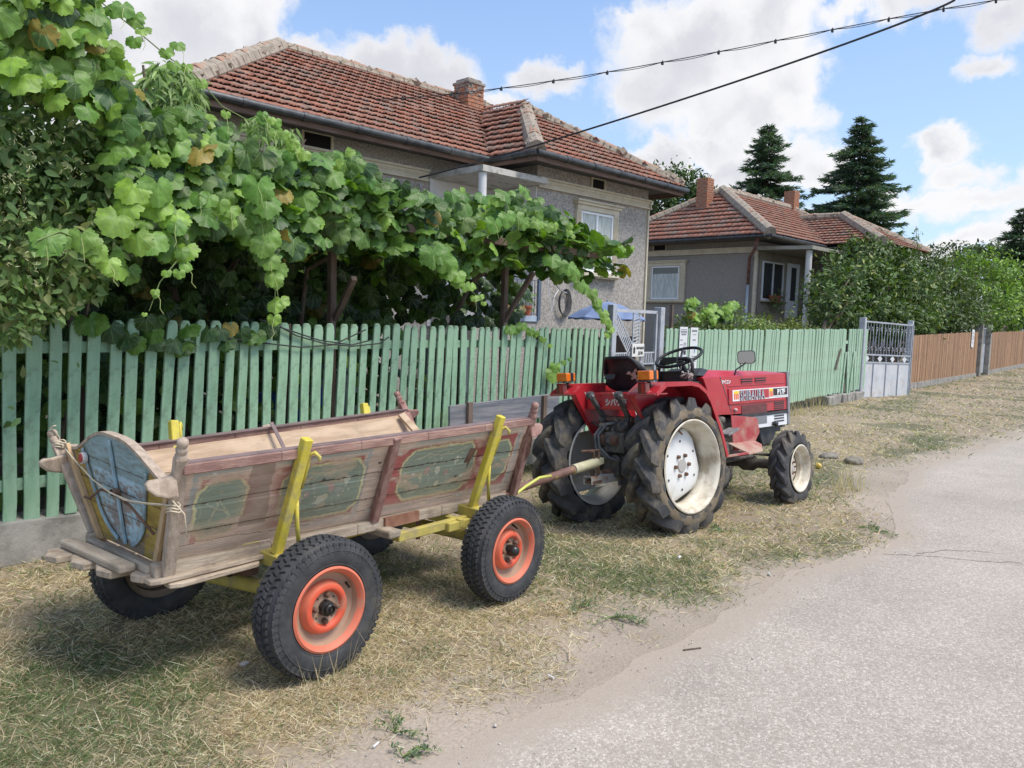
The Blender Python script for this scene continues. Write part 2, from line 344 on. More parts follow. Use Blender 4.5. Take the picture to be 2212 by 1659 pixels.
# ragged far rim of the asphalt: irregular bites
y = np.where(t > -.001, y+.09*(fbm(x*6, x*0+1, 3)-.5), y)
i = np.arange(len(tt)*len(xs)).reshape(len(tt), len(xs)); Fa = np.stack([i[:-1, :-1], i[:-1, 1:], i[1:, 1:], i[1:, :-1]], -1).reshape(-1, 4)
sand = smooth01(-.5, .06, t)*1.0
z = .006-.004*smooth01(-.12, 0, t)
z = np.maximum(gz(x, y)+.003, z)
o = npmesh('road', np.stack([x, y, z], 1), Fa, asphalt_mat(), col=np.stack([sand]*3, 1), smooth=True); tag(o, kind='structure')

# pebbles and sand grains along the dirt strip
def pebbles():
    n = 1500; x = rng.uniform(.6, 12, n); y = aedge(x)+rng.normal(.18, .38, n); s = np.abs(rng.normal(.0022, .002, n))+.0015
    tv = rvec(8); tv = np.array([[1, 0, 0], [-1, 0, 0], [0, 1, 0], [0, -1, 0], [0, 0, .7], [0, 0, -.7]]); tf = [(0, 2, 4), (2, 1, 4), (1, 3, 4), (3, 0, 4), (2, 0, 5), (1, 2, 5), (3, 1, 5), (0, 3, 5)]
    pos = np.stack([x, y, np.maximum(gz(x, y), .005)+s*.3], 1); g = rng.uniform(.28, .6, n); col = np.stack([g*1.02, g*.95, g*.86], 1)
    V, Fa, cl, _ = scatter(tv, tf, pos, rvec(n), rvec(n), s, col)
    tag(npmesh('gravel', V, Fa, mat('pebble', (1, 1, 1), (.9, .9, .9), attr=True, rough=.9), col=cl), kind='stuff', cat='gravel', label='loose small pebbles along the dirt strip beside the asphalt')
pebbles()

def grass():
    # one blade: three-sided taper with a bend
    tv = np.array([[-.5, 0, 0], [.5, 0, 0], [-.32, .55, .10], [.32, .55, .10], [0, 1, .34]]); tf = [(0, 1, 3), (0, 3, 2), (2, 3, 4)]
    n = 640000
    # distance from the lens ~ uniform in 1/d
    d = 1/(1/2.0+(1/42-1/2.0)*rng.random(n)**1.15); a = YAW+R_(39)-R_(78)*rng.random(n)
    x = d*np.cos(a); y = d*np.sin(a)
    dens = fbm(x*2.6, y*2.6, 5); edge = (y-gedge(x))+1.0*(fbm(x*1.6+7, y*1.6, 4)-.5)*.9
    keep = (y < 5.37) & (y > 1.4) & (rng.random(n) < smooth01(-.28, .4, edge+.3*(dens-.5)))
    bare = smooth01(.60, .72, fbm(x*.8+90, y*.8+11, 4))*.5
    tuft = fbm(x*9+5, y*9+2, 3); keep &= rng.random(n) > bare
    keep &= rng.random(n) < .45+.75*smooth01(.38, .58, tuft)
    x, y, d, dens = x[keep], y[keep], d[keep], dens[keep]; n = len(x)
    g = fbm(x*1.0+40, y*1.0+3, 4)+.28*(fbm(x*5+3, y*5+2, 3)-.5); gw = smooth01(.42, .60, g)
    # strip between the wheels and by the fence is greener
    gw = np.clip(gw+.35*smooth01(.0, -.5, np.abs(y-3.45)-.55)*(x < 4.3)+.25*smooth01(4.8, 5.35, y)+.35*np.exp(-((x-6.0)**2+(y-1.9)**2)/.35), 0, 1)*.85*(1-.45*(smooth01(3.0, 2.6, y)*smooth01(3, 2, x)))
    isg = rng.random(n) < gw*.62+.10
    straw = np.array([.72, .575, .415])[None]*rng.uniform(.55, 1.35, (n, 1)); pale = np.array([.82, .70, .53])[None]*rng.uniform(.8, 1.15, (n, 1))
    grn = np.array([.135, .185, .08])[None]*rng.uniform(.6, 1.6, (n, 1))*np.array([1, 1, 1])+rng.normal(0, .012, (n, 1))*np.array([[1, .3, 0]])
    brn = np.array([.34, .25, .16])[None]*rng.uniform(.6, 1.2, (n, 1)); straw = np.where((rng.random(n) < .22)[:, None], brn, straw)
    col = np.where(isg[:, None], grn, np.where((rng.random(n) < .18)[:, None], pale, straw)); col = np.clip(col, .02, .8)
    ln = rng.uniform(.022, .062, n)*(1+.7*(rng.random(n) < .05))*(1+d/30)*np.where(isg, .85, 1.05)
    lie = np.where(isg, rng.uniform(.3, 1.2, n), rng.uniform(.05, .8, n))
    ph = rng.uniform(0, 2*np.pi, n); tip = np.stack([np.cos(ph), np.sin(ph), lie], 1)
    nr = rvec(n); nr[:, 2] = np.abs(nr[:, 2])
    w = np.maximum(.0032, .0011*d)/ln*rng.uniform(.6, 1.1, n)
    # widths vary per blade: scale template x
    tip = tip/np.linalg.norm(tip, axis=1, keepdims=True); nr = nr-tip*np.sum(nr*tip, 1, keepdims=True); nr /= np.linalg.norm(nr, axis=1, keepdims=True)+1e-9; X = np.cross(tip, nr)
    pos = np.stack([x, y, gz(x, y)-.002], 1)
    V = pos[:, None]+ln[:, None, None]*((tv[None, :, 0, None]*w[:, None, None])*X[:, None]+tv[None, :, 1, None]*tip[:, None]-tv[None, :, 2, None]*nr[:, None]*.6)
    V[:, :, 2] = np.maximum(V[:, :, 2], pos[:, None, 2]-.001)
    Fa = (np.array(tf)[None]+(np.arange(n)*5)[:, None, None]).reshape(-1, 3)
    o = npmesh('grass', V.reshape(-1, 3), Fa, mat('grass_blade', (1, 1, 1), attr=True, rough=.7, translucent=.35, spec=.3), col=np.repeat(col, 5, 0))
    tag(o, 'short half dry grass covering the verge', 'grass', kind='stuff')
    # long pale dry stalks lying about and a few standing tufts
    n = 2200; d = 1/(1/2.0+(1/14-1/2.0)*rng.random(n)); a = YAW+R_(38)-R_(76)*rng.random(n); x = d*np.cos(a); y = d*np.sin(a)
    k = (y < 5.3) & (y > gedge(x)-.15*rng.random(n)); x = x[k]; y = y[k]; n = len(x)
    cl = [(.9, 3.55), (7.0, 4.9), (9.5, 5.1), (12.5, 5.2), (14, 5.1), (15.5, 5.2), (2.0, 2.62), (7.9, 2.3)]; xs_, ys_ = [x], [y]; st = [np.zeros(n, bool)]
    for cx, cy in cl:
        q = 26 if cx < 3 else 60; xs_.append(rng.normal(cx, .08+.03*cx/3, q)); ys_.append(rng.normal(cy, .05+.04*(cx > 3), q)); st.append(np.ones(q, bool))
    x = np.concatenate(xs_); y = np.concatenate(ys_); st = np.concatenate(st); n = len(x)
    ph = rng.uniform(0, 6.28, n); lie = np.where(st, rng.uniform(1.2, 5, n), rng.uniform(.0, .5, n)); tip = np.stack([np.cos(ph), np.sin(ph), lie], 1); tip /= np.linalg.norm(tip, axis=1, keepdims=True)
    nr = rvec(n); nr -= tip*np.sum(nr*tip, 1, keepdims=True); nr /= np.linalg.norm(nr, axis=1, keepdims=True); X = np.cross(tip, nr)
    ln = np.where(st, rng.uniform(.1, .28, n)*(1+.6*(x > 6)), rng.uniform(.04, .12, n)); w = np.full(n, .0026)/ln*(1+np.hypot(x, y)/9)
    cv = rng.normal(0, .35, n)
    pos = np.stack([x, y, gz(x, y)+.008], 1)
    V = pos[:, None]+ln[:, None, None]*((tv[None, :, 0, None]*w[:, None, None])*X[:, None]+tv[None, :, 1, None]*tip[:, None]+(tv[None, :, 2, None]*cv[:, None, None])*nr[:, None])
    V[:, :, 2] = np.maximum(V[:, :, 2], pos[:, None, 2]-.002)
    Fa = (np.array(tf)[None]+(np.arange(n)*5)[:, None, None]).reshape(-1, 3); col = np.array([.62, .51, .32])[None]*rng.uniform(.6, 1.15, (n, 1))
    tag(npmesh('dry_stalks', V.reshape(-1, 3), Fa, MATS['grass_blade'], col=np.repeat(col, 5, 0)), 'long pale dry stalks lying over and standing in the verge grass', 'straw', kind='stuff')
grass()

# ---------------------------------------------------------------- picket fences
WOODG = mat('green_picket_paint', (.225, .39, .24), (.32, .485, .325), scale=5, rough=.62, bump=.5, bscale=26, stretch=(3, 3, .5), dirt=(.13, .15, .11), dscale=8, damt=.46)
WOODG2 = mat('pale_green_picket_paint', (.29, .44, .30), (.41, .56, .41), scale=4, rough=.65, bump=.5, bscale=22, stretch=(3, 3, .4), dirt=(.22, .21, .15), dscale=6, damt=.42)
BROWNW = mat('brown_plank_wood', (.20, .095, .045), (.30, .155, .08), scale=4, rough=.75, bump=.4, bscale=20, stretch=(5, 5, .3))
CONC = mat('old_concrete', (.24, .225, .20), (.36, .335, .30), scale=6, rough=.9, bump=.7, bscale=30, dirt=(.10, .095, .08), dscale=4, damt=.45)
def picket_mesh(w, h, t, seed, matl):
    r = random.Random(seed); m_ = MB(); k = 9; vs = []; n = 6
    jit = [r.uniform(-.003, .003) for _ in range(k)]
    for i in range(k):
        z = h*i/(k-1)*(1 if i < k-1 else .985)
        z = [0, .12, .3, .5, .7, .86, .95, .982, 1][i]*h
        ww = w*([1, 1, 1, 1, 1, 1, 1, .9, .5][i])+jit[i]*.7; x0 = jit[i]+r.uniform(-.001, .001)
        vs += [(x0-ww/2, -t/2, z), (x0+ww/2, -t/2, z), (x0+ww/2, t/2, z), (x0-ww/2, t/2, z)]
    fs = [(i*4+j, i*4+(j+1) % 4, i*4+4+(j+1) % 4, i*4+4+j) for i in range(k-1) for j in range(4)]+[(3, 2, 1, 0), (k*4-4, k*4-3, k*4-2, k*4-1)]
    m_.add(vs, fs); o = m_.build('picket', matl, bevel=.003); return o
def fence(name, label, x0, x1, pitch, w, top, botf, lean, matl, yy=5.4, nvar=6, gaps=(), sag=.012):
    root = thing(name, label, 'fence', (x0, yy, 0))
    protos = [picket_mesh(w*random.uniform(.9, 1.08), 1.0, .022, i, matl) for i in range(nvar)]; used = set(); x = x0; i = 0
    while x < x1:
        if not any(a < x < b for a, b in gaps):
            v = random.randrange(nvar); p = protos[v]
            if v in used: p = p.copy(); C.objects.link(p)
            used.add(v); zt = top(x)+random.uniform(-sag, sag); zb = botf(x)+random.uniform(-.015, .015)
            p.parent = root; p.location = (x-x0, random.uniform(-.004, .004)-.02, zb); p.rotation_euler = (random.uniform(-.008, .008), lean(x)+random.uniform(-.012, .012), random.uniform(-.06, .06)); p.scale = (random.uniform(.92, 1.1), 1, zt-zb)
        x += pitch*random.uniform(.93, 1.07); i += 1
    for v in range(nvar):
        if v not in used: bpy.data.objects.remove(protos[v])
    return root
gf = fence('picket_fence', 'weathered green picket fence with wide gaps under the grape vine', .35, 8.25, .1165, .078, lambda x: 1.51, lambda x: .25 if x > 1.9 else .22+.03*x/2, lambda x: .045+.02*math.sin(x*3), WOODG)
for z in (.48, 1.33):
    m_ = MB(); m_.box((3.95, .012, z), (8.1, .035, .075)); m_.build('rail', WOODG, gf, bevel=.004)
for x in (1.22, 3.3, 5.35, 7.3):
    m_ = MB(); m_.box((x, .06, .75), (.07, .06, 1.5)); m_.build('post', mat('old_post_wood', (.12, .075, .05), (.2, .13, .09), scale=9, bump=.5, stretch=(3, 3, .4)), gf, bevel=.004)
m_ = MB(); xs = np.linspace(-6, 8.3, 60)
for i in range(len(xs)-1):
    a, b = xs[i], xs[i+1]; za = .27+.02*math.sin(a*2.1); zb_ = .27+.02*math.sin(b*2.1)
    ya = -.08+.015*math.sin(a*5); yb = -.08+.015*math.sin(b*5)
    m_.add([(a, ya-.03, -.15), (b, yb-.03, -.15), (b, .14, -.15), (a, .14, -.15), (a, ya, za-.02), (b, yb, zb_-.02), (b, .14, zb_), (a, .14, za)], [(0, 1, 5, 4), (4, 5, 6, 7), (2, 3, 7, 6)])
m_.build('concrete_plinth', CONC, gf)

def f2gap(x): return .2 if 17.3 < x < 18.3 else 0
gf2 = fence('picket_fence', 'pale green close-set picket fence behind the tractor with two notices on it', 9.72, 19.1, .0985, .081, lambda x: 1.52+.07*smooth01(10, 19, x), lambda x: .10+.12*smooth01(11, 17, x), lambda x: .03+.015*math.sin(x*2), WOODG2, gaps=((10.12, 10.2), (17.55, 17.7), (18.2, 18.3)))
for z in (.45, 1.3):
    m_ = MB(); m_.box((4.7, .012, z), (9.4, .035, .07)); m_.build('rail', WOODG2, gf2, bevel=.004)
for (x, l) in ((7.75, .12), (8.0, -.14), (8.3, .2), (8.5, -.1)): m_ = MB(); m_.box((x, -.05, .62), (.07, .02, .95), (0, l, 0)); m_.build('broken_picket', WOODG2, gf2)
m_ = MB(); m_.box((7.3, -.06, .95), (.05, .02, .5), (0, .55, 0)); m_.build('loose_batten', mat('grey_batten', (.13, .10, .08)), gf2)
m_ = MB()
for i in range(14):
    x = 6.9+i*.175; m_.box((x, .02+random.uniform(-.02, .02), .05), (.19, .22+random.uniform(-.03, .03), .26+random.uniform(-.04, .05)))
m_.build('concrete_plinth', CONC, gf2, bevel=.02)

def planks(name, label, x0, x1, top0, top1, bot0, bot1, y0=5.4, y1=5.4, kinds=BROWNW):
    root = thing(name, label, 'fence', (x0, y0, 0)); x = x0; m_ = MB(); L_ = x1-x0
    while x < x1:
        t = (x-x0)/L_; w = random.uniform(.085, .11); zt = top0+(top1-top0)*t+random.uniform(-.01, .01); zb = bot0+(bot1-bot0)*t+random.uniform(-.02, .02); y = (y1-y0)*t
        m_.cc = (random.uniform(.75, 1.2),)*3
        m_.box((x-x0, y-.02+random.uniform(-.004, .004), (zt+zb)/2), (w, .02, zt-zb), (0, random.uniform(-.01, .012), 0)); x += w+random.uniform(.006, .018)
    m_.build('plank_panel', BROWNW_A, root)
    m_ = MB()
    for z in (.5, 1.3): m_.bar((0, .01, z), (L_, y1-y0+.01, z+(top1-top0)), .03, .07)
    m_.build('rail', BROWNW, root)
    m_ = MB(); m_.bar((0, .03, bot0-.15), (L_, y1-y0+.03, bot1-.15), .16, .36); m_.build('concrete_plinth', CONC, root)
    return root
BROWNW_A = mat('brown_plank_paint', (1, 1, 1), None, attr=False) if False else None
def brownmat():
    m_ = mat('brown_plank_stain', (.28, .155, .08), (.38, .225, .125), scale=5, rough=.75, bump=.4, bscale=18, stretch=(6, 6, .3), dirt=(.16, .10, .06), dscale=3, damt=.35)
    nt = m_.node_tree; N = nt.nodes; K = nt.links; bs = N['Principled BSDF']; src = bs.inputs['Base Color'].links[0].from_socket
    at = N.new('ShaderNodeAttribute'); at.attribute_name = 'Col'; mx = N.new('ShaderNodeMix'); mx.data_type = 'RGBA'; mx.blend_type = 'MULTIPLY'; mx.inputs['Factor'].default_value = 1
    K.new(src, mx.inputs['A']); K.new(at.outputs['Color'], mx.inputs['B']); K.new(mx.outputs['Result'], bs.inputs['Base Color']); return m_
BROWNW_A = brownmat()
planks('board_fence', 'brown stained board fence between the scrolled double gate and the concrete pillars', 23.25, 32.6, 1.47, 1.62, .14, .10)
planks('board_fence', 'brown stained board fence beyond the concrete pillars at the right edge', 34.9, 64, 1.62, 2.0, .12, .2)
for i, (x, lb) in enumerate(((32.85, 'left of two tall concrete gate pillars in the brown fence'), (34.6, 'right of two tall concrete gate pillars in the brown fence'))):
    m_ = MB(); m_.box((0, 0, .95), (.26, .26, 1.9)); o = m_.build('gate_pillar', CONC, bevel=.01); o.location = (x, 5.4, 0); tag(o, lb, 'pillar', 'concrete pillars in the brown fence')
STEEL = mat('grey_painted_steel', (.36, .39, .43), (.46, .48, .52), scale=6, rough=.5, metal=.2, dirt=(.30, .25, .20), dscale=5, damt=.35)
g = thing('garden_gate', 'narrow grey metal gate standing between the concrete pillars of the brown fence', 'gate', (33.0, 5.45, 0))
m_ = MB(); m_.box((.75, 0, .62), (1.4, .03, 1.1)); m_.build('sheet_panel', STEEL, g)
m_ = MB(); [m_.tube([(.1+.1*i, 0, 1.1), (.1+.1*i, 0, 1.75)], .008, 6) for i in range(14)]; m_.bar((.05, 0, 1.75), (1.45, 0, 1.75), .04, .04); m_.build('bar_grille', STEEL, g)

# double gate with scrolls and diamonds; its two leaves meet at a point pushed out towards the road
g = thing('double_gate', 'grey metal double gate with scrolls and white diamonds, pushed out to a point', 'gate', (19.2, 5.4, 0))
for x, y0_ in ((-.42, .0), (3.82, .0)):
    m_ = MB(); m_.box((x, y0_, .93), (.13, .13, 1.86)); m_.build('post', STEEL, g, bevel=.006)
def leaf(a, b, mirror):
    a = Vector(a); b = Vector(b); d = (b-a); Ln = d.length; d.normalize(); P = lambda s, z, off=0: a+d*s+Vector((0, 0, z))+Vector((d.y, -d.x, 0))*off
    lf = MB()
    for s in (0.02, Ln-.02): lf.bar(P(s, 0), P(s, 1.78), .04, .04)
    for z in (.0, .82, 1.0, 1.76): lf.bar(P(0, z+.02), P(Ln, z+.02), .035, .035)
    fo = lf.build('leaf_frame', STEEL, g)
    m_ = MB(); m_.add([P(0, .03), P(Ln, .03), P(Ln, .82), P(0, .82)], [(0, 1, 2, 3)]); so = m_.build('sheet_panel', mat('pale_gate_sheet', (.50, .52, .55), (.60, .60, .61), scale=3, rough=.5, dirt=(.42, .33, .24), dscale=4, damt=.4), fo)
    so.modifiers.new('s', 'SOLIDIFY').thickness = .004
    for i in range(1, 4): m_ = MB(); m_.bar(P(Ln*i/4, .02, .012), P(Ln*i/4, .82, .012), .03, .02); m_.build('stiffener', STEEL, fo)
    m_ = MB(); nb = 18
    for i in range(1, nb): s = Ln*i/nb; m_.tube([P(s, 1.0), P(s, 1.76)], .007, 5, False)
    for i in range(0, 6): s = Ln*(i+.5)/6; m_.tube([P(s-.1, 1.62), P(s, 1.2), P(s+.1, 1.62)], .007, 5, False)
    for zc in (1.16, 1.62):
        for i in range(12):
            s = Ln*(i+.5)/12; pts = [P(s+.045*math.cos(t)*(1-t/14), zc+.05*math.sin(t)*(1-t/14)) for t in np.linspace(0, 7, 12)]; m_.tube(pts, .006, 4, False)
    m_.build('bar_grille', STEEL, fo)
    for i in range(4):
        s = Ln*(i+.5)/4; h = .08; m_ = MB(); m_.prism([P(s-.10, .93), P(s, .93-h), P(s+.10, .93), P(s, .93+h)], (0, -.01, 0)); m_.build('diamond', mat('white_diamond', (.62, .63, .64), rough=.5), fo)
        pts = [P(s+Ln/8+.03*math.cos(t), .93+.06*math.sin(t)) for t in np.linspace(0, 6.3, 12)]; m_ = MB(); m_.tube(pts, .006, 4, False); m_.build('scroll', STEEL, fo)
leaf((-.3, .05, 0), (1.95, -.48, -.06), 0); leaf((2.05, -.48, -.06), (3.7, .05, 0), 1)

# small gate with the sunburst of slatted arms and the plate
g = thing('garden_gate', 'silver metal gate of slatted rays with a white plate, between the two green fences', 'gate', (8.42, 5.4, 0))
for nm, x, w in (('post', -.07, .09), ('post', 1.12, .11)):
    m_ = MB(); m_.box((x, 0, .9), (w, w, 1.82)); m_.build(nm, STEEL, g, bevel=.005)
SILV = mat('silver_gate_paint', (.40, .42, .45), (.50, .51, .54), scale=7, rough=.45, metal=.15)
m_ = MB()
for a, b in (((0, 0, .1), (0, 0, 1.74)), ((1.03, 0, .1), (1.03, 0, 1.74)), ((0, 0, 1.74), (1.03, 0, 1.74)), ((0, 0, .12), (1.03, 0, .12)), ((0, 0, .5), (1.03, 0, .5)), ((0, 0, .38), (1.03, 0, .38))): m_.bar(a, b, .035, .04)
m_.build('leaf_frame', SILV, g)
m_ = MB(); cx, cz = .52, 1.12
for ang in (0, 90, 180, 270, 135, 45, 225, 315):
    a = R_(ang); L_ = {0: .5, 180: .5, 90: .6, 270: .6}.get(ang, .72); c_, s_ = math.cos(a), math.sin(a)
    if ang == 45: L_ = .0
    if L_ == 0: continue
    for o_ in (-.075, .075): m_.bar((cx+c_*.13-s_*o_, 0, cz+s_*.13+c_*o_), (cx+c_*L_-s_*o_, 0, cz+s_*L_+c_*o_), .012, .018)
    k = int((L_-.15)/.045)
    if ang in (315,): k = 0
    for i in range(k):
        q = .15+i*.045; m_.bar((cx+c_*q-s_*.07, 0, cz+s_*q+c_*.07), (cx+c_*(q+.03)+s_*.07, 0, cz+s_*(q+.03)-c_*.07), .008, .018)
m_.build('slatted_rays', SILV, g)
m_ = MB(); m_.tube([(cx+.13*math.cos(t), 0, cz-.02+.16*math.sin(t)) for t in np.linspace(0, 6.2832, 25)], .01, 6); m_.build('ring', SILV, g)
m_ = MB(); m_.box((cx+.02, -.03, cz+.11), (.30, .012, .17)); o = m_.build('name_plate', mat('white_enamel', (.72, .71, .66), rough=.35), g, bevel=.004)
INK = mat('black_ink', (.03, .03, .03), rough=.6)
MXZ = lambda x, y, z: Matrix.Translation((x, y, z)) @ Matrix.Rotation(math.pi/2, 4, 'X')
text_mesh('ОБРАЗЦОВ', .042, o, 'lettering', INK, MXZ(cx-.035, -.038, cz+.125), sx=.82, off=.0012)
text_mesh('ДОМ', .055, o, 'lettering', INK, MXZ(cx+.01, -.038, cz+.055), sx=.9, off=.0012)
m_ = MB(); m_.box((cx-.085, -.037, cz+.1), (.045, .003, .06)); m_.prism([(cx-.115, -.0385, cz+.13), (cx-.055, -.0385, cz+.13), (cx-.085, -.0385, cz+.165)], (0, .003, 0)); m_.build('house_emblem', INK, o)

# notices pinned to the pale fence
PAPER = mat('notice_paper', (.70, .71, .70), (.62, .63, .63), scale=6, rough=.6)
def notice(x, z, w, h, label, photo, lines, colr=None, yy=5.345, rz=0):
    t = thing('paper_notice', label, 'notice', (x, yy, z), (0, rz, 0), 'paper notices on the fences')
    m_ = MB(); m_.box((0, 0, 0), (w, .004, h)); m_.build('sheet', PAPER, t)
    m_ = MB(); random.seed(int(x*100))
    for i, (lx, lz, lw, lh) in enumerate(lines): m_.box((lx*w, -.0035, lz*h), (lw*w, .002, lh*h))
    m_.build('printed_lines', mat('print_grey', (.22, .22, .24), rough=.7), t)
    if photo:
        m_ = MB(); m_.box((photo[0]*w, -.0035, photo[1]*h), (photo[2]*w, .002, photo[3]*h)); p = m_.build('portrait', mat('print_mid', (.33, .34, .35), rough=.7), t)
        m_ = MB(); cx_, cz_ = photo[0]*w, photo[1]*h
        m_.prism([(cx_+.30*photo[2]*w*math.cos(a), -.006, cz_+.12*photo[3]*h+.2*photo[3]*h*math.sin(a)) for a in np.linspace(0, 6.28, 12)[:-1]], (0, .002, 0)); m_.build('face', mat('print_light', (.6, .6, .6)), p)
        m_ = MB(); m_.box((cx_, -.006, cz_-.33*photo[3]*h), (photo[2]*w*.8, .002, photo[3]*h*.3)); m_.build('suit', INK, p)
    if colr:
        m_ = MB(); m_.tube([(.02, -.0045, -.11*h), (.1*w, -.0045, .03*h), (.3*w, -.0045, .05*h)], .008, 4); m_.tube([(-.1*w, -.0045, -.4*h), (-.2*w, -.0045, -.3*h), (-.05*w, -.0045, -.25*h)], .006, 4); m_.build('blue_emblem', mat('print_blue', (.12, .30, .55)), t)
ln = [(0, .44, .75, .015), (0, .39, .8, .04), (0, .33, .6, .04)]+[(-.25, .2-.11*i, .35, .018) for i in range(3)]+[(0, -.28-.05*i, .75, .012) for i in range(3)]
a = ony(782, 753, 5.345); notice(a[0], 1.0, 0, 0, '', None, []) if False else None
PX = lambda px, py: ony(px, py, 5.34)
c_ = PX(1476, 753); notice(c_[0], c_[2], .235, .62, 'left white notice with a portrait on the pale green fence', (.2, .0, .32, .28), ln)
c_ = PX(1499, 752); notice(c_[0], c_[2], .235, .60, 'right white notice with a blue emblem on the pale green fence', None, [(0, .42, .7, .05), (0, .33, .5, .015), (0, .2, .4, .03)]+[(.05, -.2-.06*i, .6, .014) for i in range(3)], True)
c_ = PX(2102, 731); notice(c_[0], c_[2], .42, .62, 'white notice pinned near the end of the brown fence', None, [(0, .3, .6, .05), (0, .05, .3, .25), (0, -.25, .6, .03)], None, rz=.06)

for pts in ([(1905, 1196), (1960, 1199), (2030, 1203), (2110, 1211), (2212, 1216)], [(1985, 1196), (2040, 1188), (2100, 1190), (2160, 1195)], [(1700, 1165), (1760, 1172), (1850, 1170)]):
    P = [onz(a, b, .008) for a, b in pts]; Q = []
    for a, b in zip(P[:-1], P[1:]):
        for s in np.linspace(0, 1, 12)[:-1]: q = a*(1-s)+b*s; Q.append((q[0]+rng.normal(0, .008), q[1]+rng.normal(0, .008)))
    m_ = MB(); w = .0035
    m_.add([(x-w*rng.uniform(.3, 1), y-w*rng.uniform(.3, 1.2), .0085) for x, y in Q]+[(x+w*rng.uniform(.3, 1), y+w*rng.uniform(.3, 1.2), .0085) for x, y in Q], [(i, i+1, len(Q)+i+1, len(Q)+i) for i in range(len(Q)-1)])
    tag(m_.build('road_crack', mat('crack_dirt', (.17, .145, .12), (.24, .21, .17), scale=40, rough=1)), kind='structure')
# ---------------------------------------------------------------- houses
TILE = mat('clay_tile', (1, 1, 1), (.62, .60, .60), scale=22, rough=.85, attr=True, bump=.3, bscale=60, dirt=(.23, .205, .17), dscale=3.2, damt=.52)
MORTAR = mat('ridge_mortar', (.27, .225, .175), (.38, .32, .25), scale=9, rough=.95, bump=.8, bscale=25, dirt=(.16, .14, .09), dscale=5, damt=.4)
RIDGE = mat('ridge_tile_clay', (.38, .18, .11), (.33, .25, .18), scale=7, rough=.9, bump=.5, bscale=20)
UNDER = mat('under_roof', (.06, .045, .035), rough=.95)
SOFFIT = mat('soffit_board', (.10, .095, .09), (.15, .14, .13), scale=5, rough=.85, stretch=(1, 9, 1))
FASCIA = mat('brown_fascia', (.13, .075, .05), (.20, .13, .10), scale=7, rough=.8, stretch=(.3, .3, 3))
GUT = mat('dark_gutter', (.05, .053, .056), (.09, .092, .092), scale=6, rough=.45, metal=.4)
def stucco(name, c1, c2, sc=13, bs=26): return mat(name, c1, c2, scale=sc, rough=.95, bump=1.0, bscale=bs, lo=.42, hi=.58, dirt=(c1[0]*.8, c1[1]*.8, c1[2]*.8), dscale=1.2, damt=.3)
ST1 = stucco('roughcast_warm_grey', (.29, .262, .235), (.48, .435, .38), 30, 40)
ST2 = stucco('roughcast_dark_grey', (.245, .222, .195), (.325, .295, .26), 22, 40)
CREAM = mat('cream_moulding', (.56, .49, .36), (.64, .57, .43), scale=4, rough=.7, dirt=(.42, .37, .28), dscale=3, damt=.35)
WHITEP = mat('white_plaster', (.62, .61, .59), (.70, .69, .67), scale=3, rough=.8)
PVC = mat('white_window_frame', (.78, .79, .80), rough=.35)
def glassmat():
    m_ = bpy.data.materials.new('window_glass'); m_.use_nodes = True; bs = m_.node_tree.nodes['Principled BSDF']; bs.inputs['Base Color'].default_value = (.035, .04, .042, 1); bs.inputs['Roughness'].default_value = .05; bs.inputs['Specular IOR Level'].default_value = .8; return m_
GLASS = glassmat()
CURT = mat('net_curtain', (.42, .46, .43), (.62, .65, .62), scale=14, rough=.9, stretch=(1.2, 1.2, .25))
BRICK = mat('old_brick', (.34, .13, .07), (.44, .20, .11), scale=14, rough=.9, bump=.5, dirt=(.30, .27, .23), dscale=6, damt=.4)

